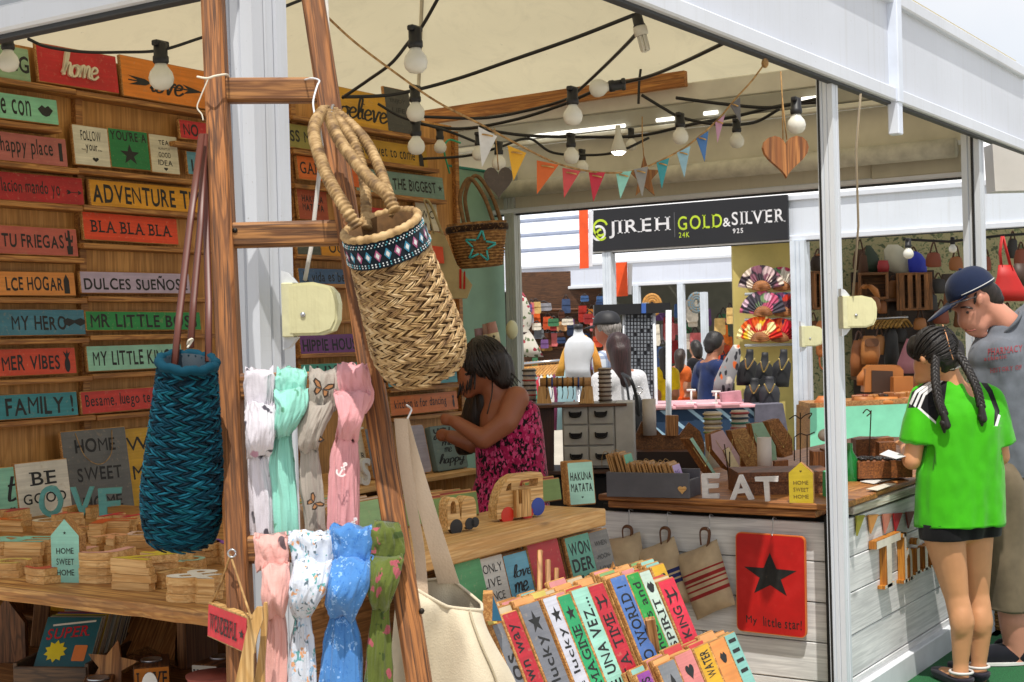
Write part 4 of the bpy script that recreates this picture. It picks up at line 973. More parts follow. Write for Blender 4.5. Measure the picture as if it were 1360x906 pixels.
# boards along the wall behind the table
def leanb(label, x0, x1, yt, yb, col, items, v, lean=8, **k):
    xc = (x0+x1)/2; a, b = W(x0, yb, v=v).x, W(x1, yb, v=v).x; z0, z1 = W(xc, yb, v=v).z, W(xc, yt, v=v).z
    return board('word_board', label, 'sign', rotz(((a+b)/2, v, z0), 0) @ Matrix.Rotation(R(-lean), 4, 'X'), b-a, z1-z0, .016, col, items, **k)
leanb('mint board with one curly letter t at the left edge', -40, 28, 622, 690, '86c2a6', [('t', .82, .55, .2, .5, 'hand'), ('@heart', .8, .15, .12, .1)], 4.56)
leanb('white board reading BE GOOD', 24, 95, 612, 694, 'd6cfc0', [('BE', .5, .72, .5, .22, 'slab'), ('GOOD', .5, .4, .8, .17, 'slab')], 4.55)
leanb('grey board reading HOME SWEET HOME with a cord handle', 91, 178, 569, 696, '63625f', [('HOME', .5, .83, .62, .15), ('SWEET', .52, .53, .68, .15), ('HOME', .52, .23, .6, .14)], 4.6, twine=True)
leanb('yellow board with big dark letters behind the teal bag', 173, 262, 565, 696, 'c99a12', [('WE', .3, .84, .5, .15), ('MADE', .45, .55, .7, .15)], 4.63)

# goods under the table
sh = .531
def block(label, px, py, w, h, t, col, txt, yaw, top='9c6a3c', z=sh):
    o = W(px, py, z=z); M = rotz(o, yaw); mb = MB(); mb.box((0, t/2, h/2), (w, t, h), .003, None, 1)
    mb.flat(shift(roundrect(w-.006, h-.006, .003), 0, h/2), -.0006, None, 0)
    ob = mb.build('candle_block', [paint(col, .6, .9), wood('8a5a30', '5e3a1c', 'Y')], None, M); tag(ob, label, 'candle holder')
    tb = MB(); put_text(tb, txt, 0, h/2, w*.84, h*.6, -.0014, 'slab'); tb.build('lettering', INK, ob, M)
    tb = MB(); tb.lathe([(.03, h), (.03, h+.006), (.026, h+.006), (.024, h+.001)], 18, Matrix.Translation((0, t/2, 0))); tb.build('tealight_cup', STEEL, ob, M)
    return ob
YC = PSI-pi/2+.1
block('orange fronted wooden candle block reading LOVE under the table', 202, 918, .1, .068, .16, 'cf7a16', 'LOVE', YC+.15)
block('white fronted wooden candle block reading HOME under the table', 272, 915, .085, .068, .17, 'c9c3b4', 'HOME', YC-.45)
block('small pale candle block at the bottom edge of the photo', 128, 935, .08, .05, .14, 'b7ac9a', 'JOY', YC+.1)
def enamel(label, px, py, r, h):
    o = W(px, py, z=sh); M = rotz(o, .4); t = thing('enamel_mug', label, 'mug', M, 'white enamel mugs under the table')
    mb = MB(); mb.lathe([(.001, 0), (r*.93, 0), (r, .006), (r, h), (r*.95, h), (r*.93, .01), (.001, .008)], 24); mb.build('body', plain('cfd0cc', .25), t, M)
    mb = MB(); mb.tube([(r*cos(a), r*sin(a), h) for a in [2*pi*i/24 for i in range(25)]], .0035, 6); mb.build('rim', plain('1c2430', .3), t, M)
    mb = MB(); mb.tube(spline([(r, 0, h*.8), (r+.03, 0, h*.78), (r+.034, 0, h*.4), (r, 0, h*.22)], 6), .005, 6); mb.build('handle', plain('1c2430', .3), t, M)
enamel('white enamel mug with a black rim under the table', 232, 862, .042, .082)
enamel('second white enamel mug half hidden behind the first', 257, 848, .042, .082)
def wstar(label, px, py, s, lean, yaw, z=sh, th=.03, name='wooden_star', mat=None, rot=.2):
    o = W(px, py, z=z); M = rotz(o, yaw) @ Matrix.Rotation(lean, 4, 'X'); mb = MB(); mb.prism(shift(star(s, 5, .45, rot), 0, s*.86), -th, 0)
    return tag(mb.build(name, mat or wood('bd8850', '8c5c30', 'Z', 1), None, M), label, 'star')
wstar('big flat wooden star lying back behind the LOVE block', 190, 890, .17, -1.0, YC-.2, rot=.0)
wstar('brown wooden star standing behind the magazines', 130, 872, .12, -.2, YC+.2)
wstar('small pale wooden star among the candle blocks', 148, 918, .075, -.5, YC)
# crates and dividers under the table
mb = MB(); o = W(170, 822, z=.62); 
cr = thing('wooden_crate', 'open wooden crate shelf under the table holding a yellow box', 'crate', V((3.4, 3.9, sh)))
za = W(100, 826, u=3.2).z; ya = W(20, 826, u=3.2).y; yb = W(176, 812, u=3.2).y
for nm, c, s in (('shelf', (3.4, (ya+yb)/2, za), (.45, ya-yb, .02)), ('side_panel', (3.4, yb, (sh+TZ-.04)/2), (.45, .022, TZ-.04-sh)), ('side_panel', (3.4, ya, (sh+TZ-.04)/2), (.45, .022, TZ-.04-sh))):
    mb = MB(); mb.box(c, s, .002); mb.build(nm, wood('a06c3a', '75491f', 'Y' if nm == 'shelf' else 'Z'), cr)
y0_, y1_ = W(46, 800, u=3.24).y, W(148, 800, u=3.24).y
mb = MB(); mb.box((3.36, (y0_+y1_)/2, za+.01+.055), (.2, y0_-y1_, .11), .004); yb_ = mb.build('yellow_box', paint('c9930f', .5, .4)); tag(yb_, 'yellow box with a black star in the crate under the table', 'box')
tb = MB(); put_sym(tb, 'star', .09, .055+.02, .05, .05, 0, 0, Matrix.Translation((3.2588, (y0_+y1_)/2, za)) @ Matrix.Rotation(-pi/2, 4, 'Z')); tb.build('star_print', INK, yb_)
# dark tray with magazines
o = W(70, 915, z=sh+.0); MG = rotz(o, YC-.25)
tray = thing('magazine_tray', 'dark wooden tray full of leaning magazines under the table', 'tray', MG)
for c, s, nm in (((0, .16, .006), (.22, .34, .012), 'base'), ((-.108, .16, .04), (.012, .34, .07), 'side_panel'), ((.108, .16, .04), (.012, .34, .07), 'side_panel'), ((0, -.01, .035), (.22, .012, .06), 'front_panel')):
    mb = MB(); mb.box(c, s, .002); mb.build(nm, wood('5e432a', '3d2a1a', 'X'), tray, MG)
mc = ['1f5a62', '8f8a7c', '6c7a3a', 'b9a040', '3a3f8a', 'a03a34', '9aa09a', '4f6a4a', 'c2b98a', '7a7f88', '5a4a3a', '8a8f60', '6a6f78', '3a3a3a']
for i, c in enumerate(mc):
    M = MG @ Matrix.Translation((rnd.uniform(-.004, .004), .03+i*.017, .014)) @ Matrix.Rotation(R(-38), 4, 'X'); mb = MB(); mb.box((0, 0, .1), (.17, .007, .2), .001, None, 0); mb.flat(shift(roundrect(.168, .198, .002), 0, .1), -.0042, None, 1)
    ob = mb.build('magazine', [plain('b9b2a0', .6), paint(c, .35, .2)], None, M)
    tag(ob, 'teal comic magazine with red title and yellow burst at the front of the tray' if i == 0 else 'magazine leaning in the dark tray behind the teal comic', 'magazine', 'magazines leaning in the tray')
    if i == 0:
        tb = MB(); put_text(tb, 'SUPER', -.005, .15, .13, .035, -.0052, 'slab', 0, slope=.12); tb.flat(shift(star(.035, 10, .7), -.03, .09), -.0054, None, 1); tb.flat(shift(roundrect(.04, .05, .004), .045, .085), -.0054, None, 2); tb.flat([(-.075+i_*.0, .178+.0*i_) for i_ in ()] or [(-.06, .175), (.07, .19), (.07, .184), (-.06, .169)], -.0054, None, 3)
        tb.build('cover_print', [paint('b8202a', .4, .1), paint('d8c020', .4, .1), paint('d8783a', .4, .1), paint('d8d0c0', .4, .1)], ob, M)
mb = MB(); M = rotz(W(12, 880, z=sh), YC); mb.prism([(-.06, 0), (.05, 0), (.05, .12), (-.005, .2), (-.06, .12)], 0, .04); tag(mb.build('house_block', wood('8a5a34', '5c3a1e', 'Z'), None, M), 'dark bare wooden house block at the lower left edge', 'ornament')
mb = MB(); M = rotz(W(50, 860, z=sh), YC+.1) @ Matrix.Rotation(.12, 4, 'Y'); mb.box((0, .02, .15), (.05, .03, .3), .003); tag(mb.build('plank_offcut', wood('a37243', '70461f', 'Z'), None, M), 'upright board end leaning under the table beside the magazines', 'board')
mb = MB(); M = rotz(W(204, 930, z=sh), YC); mb.prism(shift([(.022*cos(a), .04*sin(a)) for a in [2*pi*i/18 for i in range(18)]], 0, .05), -.06, -.055); tag(mb.build('price_tag', paint('d8d6d2', .5, .1), None, M), 'white oval tag standing in front of the LOVE block', 'tag')
mb = MB(); M = rotz(W(200, 838, z=sh), YC) @ Matrix.Rotation(.15, 4, 'Y'); mb.prism(shift([(.035*cos(a), .07*sin(a)) for a in [2*pi*i/18 for i in range(18)]], 0, .07), 0, .01); tag(mb.build('wooden_paddle', paint('b9b6b0', .6, .3), None, M), 'white painted paddle standing behind the big star', 'ornament')
mb = MB(); M = rotz(W(283, 880, z=sh), 0.3); mb.box((0, .05, .13), (.2, .03, .26), .003); tag(mb.build('wooden_board', wood('9c6a3c', '75491f', 'Z'), None, M), 'plain wooden panel standing behind the HOME block', 'board')
# terracotta pot under HOME
mb = MB(); M = rotz(W(285, 945, z=sh-.02), 0); mb.lathe([(.05, 0), (.07, .09), (.075, .1)], 20); tag(mb.build('clay_pot', plain('9c5040', .8), None, M), 'reddish pot at the bottom edge below the HOME block', 'pot')

# ================================================================== RIGHT RACK (shelf with toy vehicles, boards, bins)
VR = 2.2
sza, szb = W(805, 674, v=VR).z, W(560, 735, v=VR).z; SZ = (sza+szb)/2
ua, ub = W(500, 740, v=VR).x, W(805, 680, v=VR).x
rack = thing('display_rack', 'pine display rack with toy vehicles on its top shelf and word signs below', 'rack', V((ub-.5, VR+.2, 0)))
mb = MB(); mb.box(((ua+ub)/2, VR+.16, SZ-.027), (ub-ua, .32, .054), .004); mb.build('top_shelf', PINE('X'), rack)
mb = MB(); mb.box(((ua+ub)/2, VR+.31, .45), (ub-ua, .02, .86), .002); mb.build('back_board', wood('b98550', '90602f', 'X'), rack)
mb = MB(); mb.box((ub-.02, VR+.2, .44), (.03, .2, .86), .002); mb.build('side_panel', wood('9c6a38', '74481f', 'Z'), rack)
for nm, vv, zz in (('shelf', VR+.12, .5), ('shelf', 1.95, .36), ('shelf', 1.78, .27)):
    mb = MB(); mb.box(((ua+ub)/2+.15, vv, zz-.01), (ub-ua+.3, .2, .02), .003); mb.build(nm, wood('a97843', '7c5026', 'X'), rack)

def bins(rows, v, zt, hgt, lean, grp, name='word_sign', depth=5):
    """rows: (label, x0, x1, ytop, colour, text, style, symbol, extra stack colours)"""
    for lb, x0, x1, yt, col, tx, st, sym, dz in rows:
        v_ = v+dz; a = W(x0, yt, v=v_); b = W(x1, yt, v=v_); w_ = b.x-a.x; ztop = (a.z+b.z)/2; L = hgt
        top = V(((a.x+b.x)/2, v_, ztop)); base = top - V((0, sin(lean)*L, cos(lean)*L))
        M = rotz(base, 0) @ Matrix.Rotation(-lean, 4, 'X')
        items = []
        if sym: s_ = .62 if tx else .42; items.append(('@'+sym, .5, .88 if tx else .78, s_, w_*s_/L*(1.4 if sym == 'arrow' else 1), 'bold'))
        if tx: f_ = min(.8, .052*len(tx)+.04); items.append((tx, .5, (.80 if sym else .93)-.5*f_, .6, f_, st, True))
        board(name, lb, 'sign', M, w_, L, .015, col, items, grp)
        for i in range(1, depth):
            c = rnd.choice(['d08a8a', '8cc0b4', 'e0a060', 'c8b898', '7fae70', 'c23a3a', 'd0c060'])
            Mi = rotz(base+V((rnd.uniform(-.003, .003), i*.0175, rnd.uniform(-.006, .012)+i*.002)), 0) @ Matrix.Rotation(-lean, 4, 'X')
            ob = board('word_sign', 'wooden sign filed behind the %s' % lb.split(' standing')[0].split(' in the')[0][:60], 'sign', Mi, w_, L, .015, c, (), grp, wear=.4)
G1 = 'word signs filed on end in the rack bins'
bins([('grey sign ending in dots standing beside the canvas tote', 646, 667, 829, '73767c', 'nos...', 'thin', None, 0),
      ('dark red sign with thin words standing beside the grey dotted one', 659, 680, 815, 'b3182a', 'my own way', 'thin', None, .0),
      ('grey sign with a star reading are lucky', 681, 709, 803, '74767e', 'are lucky', 'thin', 'star', .0),
      ('white sign with a star reading are lucky', 713, 733, 794, 'c4c6d2', 'are lucky', 'thin', 'star', .0),
      ('green sign with a star reading IMAGINE standing on end', 733, 751, 792, '22a064', 'IMAGINE', 'slab', 'star', -.006),
      ('mint sign reading ERASE UNA VEZ standing on end', 751, 774, 783, '9ad2c0', 'ERASE UNA VEZ...', 'bold', None, .0),
      ('red sign reading FIESTA TIME with an arrow standing on end', 774, 795, 778, 'b8182c', 'FIESTA TIME', 'slab', 'arrow', .0),
      ('blue sign reading HELLO WORLD standing on end', 803, 824, 767, '4c74b8', 'HELLO WORLD !', 'slab', None, .0),
      ('bright green sign with thin words finders and keepers', 825, 842, 763, '1f9a3c', 'little finders and', 'thin', None, .0),
      ('pale mint sign reading SPIRIT standing on end', 842, 857, 760, 'bcd2c4', 'SPIRIT', 'slab', 'lips', .005),
      ('short yellow sign with the letter G at its top', 858, 876, 752, 'd9a916', 'KING', 'bold', None, .03),
      ('bright pink red sign reading KING with an arrow', 867, 889, 771, 'd41c3c', 'QUEEN KING', 'bold', 'arrow', -.02)], 2.0, 0, .44, R(24), G1, depth=5)
bins([('purple sign with dark letters in the lowest front bin', 838, 856, 894, '8a3a94', 'YES', 'bold', None, 0),
      ('grey sign with a black drop in the lowest front bin', 866, 889, 881, '7c7f84', '', 'bold', 'drop', 0),
      ('pink sign with a black heart in the lowest front bin', 888, 912, 868, 'd07c78', '', 'bold', 'heart', 0),
      ('yellow sign reading TER in the lowest front bin', 914, 934, 859, 'd9a512', 'WATER', 'bold', None, 0),
      ('orange sign with a black parrot mark in the lowest front bin', 935, 955, 851, 'e08f45', '', 'bold', 'lips', 0),
      ('mint sign with dark bars in the lowest front bin', 955, 970, 843, '7fbab0', '- - - -', 'slab', None, .01)], 1.83, 0, .26, R(24), 'signs in the lowest front bin', depth=3)
# upper tier under the shelf
def rackb(label, x0, x1, yt, yb, col, items, v=2.24, lean=14, dep_=3, **k):
    xc = (x0+x1)/2; a, b = W(x0, yt, v=v).x, W(x1, yt, v=v).x; z1 = W(xc, yt, v=v).z; z0 = W(xc, yb, v=v).z; L = (z1-z0)/cos(R(lean))
    top = V(((a+b)/2, v, z1)); base = top - V((0, sin(R(lean))*L, cos(R(lean))*L))
    for i in range(dep_):
        M = rotz(base+V((rnd.uniform(-.004, .004)*i, i*.018, 0)), 0) @ Matrix.Rotation(R(-lean), 4, 'X')
        if i == 0: board('word_board', label, 'sign', M, b-a, L, .014, col, items, **k)
        else: board('word_board', 'board filed behind the %s' % label[:58], 'sign', M, b-a, L, .014, rnd.choice(['8fae86', 'c9c0ac', 'b0584a', '6f8f92']), (), 'boards filed behind each other under the rack shelf', wear=.4)
rackb('plain green board under the rack shelf beside the tote strap', 596, 632, 745, 830, '4f9a5c', [])
rackb('white board reading I ONLY LIVE ONCE', 623, 661, 740, 830, 'cfc9bb', [('I ONLY', .5, .82, .8, .13, 'light'), ('LIVE', .45, .62, .6, .13, 'light'), ('ONCE', .5, .42, .6, .13, 'light')])
rackb('blue board with cursive words love me', 661, 699, 734, 820, '69aec2', [('love', .55, .72, .7, .2, 'hand'), ('me', .4, .48, .5, .16, 'hand'), ('lots', .55, .22, .6, .2, 'hand')])
rackb('red board behind the little wooden posts', 692, 734, 716, 800, 'bd1b22', [])
rackb('teal board reading WONDERFUL on three lines', 743, 776, 711, 800, '5fa58c', [('WON', .5, .8, .8, .2), ('DER', .5, .56, .8, .2), ('FUL', .5, .32, .8, .2)], twine=False)
rackb('grey board with small pale words next to the teal one', 775, 801, 705, 790, '77736e', [('WHEN', .5, .8, .6, .08, 'thin'), ('-MOON-', .5, .6, .7, .08, 'thin'), ('LOVE', .5, .42, .6, .08, 'thin')], ink=plain('3c3a38', .7))
for i, (px, yt, yb, wd) in enumerate(((717, 731, 790, 9), (728, 744, 790, 9), (739, 755, 795, 8))):
    a = W(px, yb, v=2.1); b_ = W(px, yt, v=2.14); q = beam('wooden_peg', a, b_, wd*dep(a)/FPX*.8, wd*dep(a)/FPX*.8, wood('c9975a', '94622e', 'Z'), None, RH); tag(q, ('tallest', 'middle', 'shortest')[i]+' of the three wooden pegs before the red board', 'peg', 'three wooden pegs')
mb = MB(); A = W(790, 783, v=2.12); M = frame(A, RT, UP); s = dep(A)/FPX
mb.prism([(p*s, q*s) for p, q in ((-10, -4), (35, 10), (24, 38), (16, 16))], -.05, .0, M, 1); mb.flat([(p*s, q*s) for p, q in ((-2, -1), (33, 10), (24, 34), (17, 15))], -.0515, M, 0)
tag(mb.build('wooden_star', [paint('1c3f44', .6, .3), EDGE]), 'dark teal pointed wooden star tip above the blue sign', 'star')
mb = MB(); A = W(640, 820, v=2.0); M = frame(A, RT, UP); s = dep(A)/FPX
mb.prism([(p*s, q*s) for p, q in ((0, 0), (26, 0), (14, 36), (2, 36))], -.05, 0, M, 1); mb.flat([(p*s, q*s) for p, q in ((14, 1), (27, 1), (15, 34))], -.052, M, 0); tag(mb.build('wooden_star', [paint('1d5a78', .6, .3), EDGE]), 'wooden wedge with a dark blue face beside the canvas tote', 'ornament')
mb = MB(); A = W(870, 866, v=1.9); q = beam('wooden_wedge', A, W(852, 822+10, v=1.9)+V((0.05, 0, .015)), .03, .02, wood('c8945c', '94622e', 'Z'), None, RH); tag(q, 'loose wooden wedge sticking out of the lowest front bin', 'ornament')

# toys on the shelf
def onshelf(px, py): return W(px, py, z=SZ)
A = onshelf(612, 702); k = dep(A)/FPX
def toy(label, cat, name, px, py, body, wheels, holes, sc, yaw, group=None, extra=None):
    o = onshelf(px, py); k = dep(o)/FPX*sc; M = rotz(o, yaw); t = thing(name, label, cat, M, 'wooden toy vehicles on the rack shelf')
    bm_ = bmesh.new(); outs = [body]+holes; vs = []; es = []
    for out in outs:
        vv = [bm_.verts.new((x*k, 0, z*k)) for x, z in out]; es += [bm_.edges.new((vv[i], vv[(i+1) % len(vv)])) for i in range(len(vv))]
    r_ = bmesh.ops.triangle_fill(bm_, use_beauty=True, edges=es)
    ex = bmesh.ops.extrude_face_region(bm_, geom=bm_.faces[:]); bmesh.ops.translate(bm_, verts=[e for e in ex['geom'] if isinstance(e, bmesh.types.BMVert)], vec=(0, .04, 0))
    me = bpy.data.meshes.new('body'); bm_.to_mesh(me); bm_.free(); ob = link(me, 'body', wood('e6bd80', 'cf9c58', 'X', 1), t, M)
    for x, z, r, w_, c in wheels:
        mb = MB(); mb.lathe([(.001, -w_), (r*k*.93, -w_), (r*k, -w_*.85), (r*k, 0), (.001, 0)], 40, Matrix.Translation((x*k, -.001, z*k)) @ Matrix.Rotation(-pi/2, 4, 'X') @ Matrix.Scale(-1, 4, (0, 0, 1)), 0, False); mb.build('wheel', paint(c, .4, .1), t, M)
    if extra: extra(t, M, k)
    return t
def arc(cx, cz, rx, rz, a0, a1, n=8): return [(cx+rx*cos(R(a0+(a1-a0)*i/n)), cz+rz*sin(R(a0+(a1-a0)*i/n))) for i in range(n+1)]
toy('small wooden toy truck with black wheels', 'toy car', 'toy_truck', 614, 707, [(-24, 6)]+arc(-14, 34, 10, 14, 180, 0, 8)+[(-3, 22), (-1, 16)]+arc(12, 30, 12, 17, 180, 70, 6)+arc(16, 31, 9, 16, 60, 0, 5)+[(25, 6)],
    [(-10, 8, 10.5, .014, '16181c'), (13, 10, 8, .014, '16181c'), (22, 11, 7, .014, '16181c')], [[(-19, 26)]+arc(-14, 36, 4.5, 7, 180, 0, 6)+[(-9, 26)]], 1.0, -.28)
def vanx(t, M, k):
    mb = MB(); mb.prism([(x*k, z*k) for x, z in [(-12, 4), (14, 4), (14, 40), (-2, 40), (-2, 22), (-8, 22), (-8, 40), (-12, 40)]], -.016, -.001); mb.build('seat_block', wood('dcae6c', 'c08c4a', 'Z'), t, M)
toy('wooden toy van with red and blue wheels', 'toy car', 'toy_van', 691, 690, [(-40, 4), (-40, 20)]+[(-36, 34), (-28, 48), (-18, 56), (-6, 60)]+[(34, 60)]+arc(36, 54, 6, 6, 90, 0, 4)+[(42, 8), (38, 4)],
    [(-22, 8, 11, .018, 'd8321c'), (13, 8, 10, .018, 'd8321c'), (32, 14, 12, .03, '1d3f9c')], [[(-24, 40), (-14, 40), (-14, 50), (-20, 48)], [(-2, 42), (32, 42), (34, 52), (4, 53)]], 1.0, -.28, extra=vanx)
# HAKUNA MATATA boards standing on the shelf end
def stackb(label, x0, x1, yt, yb, col, items, n=4, yaw=0., z=SZ, t=.013, name='word_board', grp='thin boards standing behind each other on the rack shelf', gap=.002, dirv=(0, 1)):
    o = W((x0+x1)/2, yb, z=z); k = dep(o)/FPX; w_ = (x1-x0)*k/max(.35, abs(cos(yaw+pi/2-PSI))); h_ = (yb-yt)*k
    for i in range(n):
        M = rotz(o, yaw) @ Matrix.Translation((rnd.uniform(-.003, .003)*i, i*(t+gap), 0)) @ Matrix.Rotation(R(-7), 4, 'X')
        board(name, label if i == 0 else 'thin board standing behind the %s' % label[:56], 'sign', M, w_, h_, t, col if i == 0 else rnd.choice(['c8a878', 'b0c0a0', 'd0b090']), items if i == 0 else (), grp, twine=False, wear=.5)
stackb('mint board reading HAKUNA MATATA at the end of the rack shelf', 754, 790, 613, 671, '9ac6b2', [('HAKUNA', .5, .66, .8, .2), ('MATATA', .5, .4, .8, .2), ('@heart', .5, .18, .08, .05)], 4, -.55)
for i, (px, py, c) in enumerate(((636, 690, 'a3743e'), (604, 693, '9a6a36'), (735, 672, 'b08048'), (570, 704, 'a8783f'))):
    o = W(px, py, z=SZ); 
    for j in range(5):
        M = rotz(o+V((.0+.03*i, .08+j*.02, 0)), -.2) @ Matrix.Rotation(R(-8), 4, 'X')
        board('word_board', 'thin tag board in the %s row behind the toy vehicles' % ('second', 'first', 'third', 'left')[i], 'sign', M, .17, .075+.006*(j % 2), .012, ('7f9a52', 'a8442e', 'c8a878')[j % 3], (), 'rows of thin boards behind the toy vehicles', wear=.4)
# low shelf by the woman with 'You make me happy'
a = W(560, 640, v=3.9); b_ = W(640, 622, v=3.9); 
ls = thing('wooden_box_shelf', 'open pine box shelf with the grey cursive board on it', 'shelf', V(((a.x+b_.x)/2, 4.1, 0)))
mb = MB(); zt_ = b_.z; mb.box(((a.x-.7+b_.x)/2, 4.2, zt_-.012), (b_.x-a.x+.7, .6, .024), .003); mb.build('top_panel', PINE('X'), ls)
mb = MB(); mb.box((b_.x-.012, 4.2, zt_/2-.012), (.024, .6, zt_-.026), .003); mb.build('side_panel', PINE('Z'), ls)
mb = MB(); mb.box(((a.x-.7+b_.x)/2, 4.49, zt_/2), (b_.x-a.x+.7, .02, zt_-.03), .003); mb.build('back_panel', wood('8a5c30', '63401f', 'X'), ls)
def lowb(label, x0, x1, yt, yb, col, items, v, lean=12, **k):
    a = W(x0, yb, v=v).x; b = W(x1, yb, v=v).x; xc = (x0+x1)/2; z0 = W(xc, yb, v=v).z; z1 = W(xc, yt, v=v).z
    return board('word_board', label, 'sign', rotz(((a+b)/2, v, zt_), 0) @ Matrix.Rotation(R(-lean), 4, 'X'), b-a, (z1-z0), .03, col, items, **k)
lowb('grey green board with cursive words You make me happy', 575, 616, 568, 628, '6f8078', [('you', .35, .82, .6, .26, 'hand'), ('make', .62, .63, .7, .18, 'hand'), ('me', .45, .45, .25, .12, 'hand'), ('happy', .5, .22, .85, .3, 'hand')], 4.0, edge=plain('5c6a64', .6), rnd_c=.012)
lowb('blank pale lilac board behind the tote strap', 541, 568, 566, 632, 'a79ea6', [], 4.02, rnd_c=.02)
lowb('cream board ending in the letter R beside the pink scarf', 462, 490, 578, 650, 'cbbfa8', [('R', .7, .45, .2, .12, 'serif')], 4.1)
lowb('grey board edge between the pink scarf and the ladder', 490, 508, 582, 650, '6a6c70', [], 4.08)
o = W(487, 645, v=3.95); mb = MB(); put_text(mb, 'S', 0, .06, .062, .12, 0, 'bold', thick=.02); tag(mb.build('standing_letter', paint('cfcfcc', .5, .2), None, rotz((o.x, o.y, zt_), 0)), 'white standing letter S beside the pink scarf', 'letter')
# more filed boards seen between scarves and ladder
for i in range(7):
    o = W(487, 705, d=3.75)+V((.0, .04*i, -.02)); board('word_board', 'pale boards filed flat behind the scarves', 'sign', rotz(o, 0) @ Matrix.Rotation(R(-20), 4, 'X'), .26, .1, .013, rnd.choice(['d0b090', '88a86a', 'd8b84a', 'c8c0a8']), (), 'boards filed behind the scarves')
# ================================================================== COUNTER
UC, VC = 5.11, 1.909
CT = W(960, 664, u=UC-.06).z
ve = W(797, 690, u=UC).y
WASH = wood('d9d9d6', 'bfc0c0', 'X', .7, .65, .72)
WASHS = wood('e2e2e0', 'c9cacb', 'X', .7, .65, .75)
cnt = thing('counter', 'white washed plank counter with a wooden top inside the stall', 'counter', V((6.4, 2.4, 0)))
zt = W(1100, 694, u=UC).z; ph = .148; pr = random.Random(5)
def planks(nm, a, b, fixed, along, mat, n0=.11):
    mb = MB(); z = .1
    hs_ = []
    zz = zt
    while zz > .1:
        h_ = min(ph*pr.uniform(.86, 1.12), zz-.1+.001)
        if h_ < .02: break
        cut = a+(b-a)*pr.uniform(.3, .7) if along == 'v' else a+(b-a)*pr.uniform(.4, .6)
        for p, q in (((a, cut), (cut, b)) if pr.random() < .6 else ((a, b),)):
            L = abs(q-p)-.002; off = pr.uniform(-.002, .002); c = (p+q)/2
            if along == 'v': mb.box((fixed+.011+off, c, zz-h_/2), (.022, L, h_-.004), .0025)
            else: mb.box((c, fixed+.011+off, zz-h_/2), (L, .022, h_-.004), .0025)
        zz -= h_
    return mb.build(nm, mat, cnt)
planks('front_planks', VC+.03, 2.95, UC, 'v', wood('e6e6e4', 'd6d6d5', 'Y', .7, .65, .86, .2))
planks('side_planks', UC+.03, 8.2, VC, 'u', wood('e8e8e8', 'd9dadb', 'X', .7, .65, .86, .2))
mb = MB(); mb.box((UC+.012, VC+.012, .1+(zt-.1)/2), (.03, .03, zt-.1), .003); mb.build('corner_trim', wood('c9b89c', 'a58a62', 'Z'), cnt)
mb = MB(); mb.box((6.6, VC-.012, .06), (3.2, .035, .11), .004); mb.build('base_kerb', plain('d2d6da', .5), cnt)
mb = MB(); mb.box((UC+.05, 2.45, (CT+.03)/2), (.01, .98, CT-.13), .002); mb.box((6.6, VC+.04, (CT+.03)/2), (3., .01, CT-.13), .002); mb.build('gap_shade_board', plain('15130f', .8), cnt)  # near-black boards stand in for the shade inside the counter gap
TOPW = wood('b97c42', '8a5428', 'Y', .8, .5, .6)
yl = W(794, 660, u=UC-.06).y
for nm, c, s in (('top_plank', ((UC-.06+5.5)/2, (VC-.03+yl)/2, CT-.012), (5.5-UC+.06, yl-VC+.03, .024)), ('top_plank', (UC+.2, (VC+.06+yl-.04)/2, CT-.04), (.5, yl-.1-VC, .028))):
    mb = MB(); mb.box(c, s, .004); mb.build(nm, TOPW, cnt)
for nm, c, s in (('top_board', (6.9, 2.42, CT-.014), (2.78, 1.04, .022)),):
    mb = MB(); mb.box(c, s, .004); mb.build(nm, wood('c08448', '8f5a2c', 'X', .8, .5, .6), cnt)
mb = MB(); mb.box((6.75, VC-.006, CT-.045), (3.0, .03, .034), .004); mb.build('top_edge', wood('ddd9d0', 'b9ae9c', 'X', .8), cnt)
# little bunting on the side of the counter
BG = 'small pennants tacked to the counter side'
def tri(name, label, cat, pts, planes, mat, th, grp=None, par=None):
    P = [W(x, y, **pl_) for (x, y), pl_ in zip(pts, planes)]; n = (P[1]-P[0]).cross(P[2]-P[0]).normalized()*th
    if n.dot(FWD) < 0: n = -n
    mb = MB(); mb.add(P+[p+n for p in P], [[0, 1, 2], [5, 4, 3], [0, 3, 4, 1], [1, 4, 5, 2], [2, 5, 3, 0]]); o = mb.build(name, mat, par)
    if label: tag(o, label, cat, grp)
    return o
for x0, x1, yt, xb, yb, c, nm in ((1138, 1149, 685, 1138, 712, '8f8a2a', 'olive'), (1154, 1167, 684, 1156, 709, 'c98a4a', 'sandy orange'), (1173, 1185, 683, 1175, 709, 'c47a68', 'dusty pink'), (1187, 1199, 682, 1189, 706, 'b01e2c', 'red'), (1204, 1215, 680, 1206, 702, '6e2a22', 'dark brown')):
    tri('pennant', '%s pennant tacked to the white counter side' % nm, 'pennant', ((x0, yt), (x1, yt-1), (xb+1, yb)), [{'v': VC-.012}]*3, [paint(c, .6, .5)], .006, BG)
wire('twine', 'twine carrying the small pennants along the counter side', 'twine', [], .001, TWINE) if False else None
mb = MB(); mb.tube([W(1136, 687, v=VC-.004), W(1175, 684, v=VC-.004), W(1222, 680, v=VC-.004)], .0018, 5); tag(mb.build('twine', TWINE), 'thin twine holding the small pennants on the counter side', 'twine')
o0 = W(1165, 775, v=VC-.03)
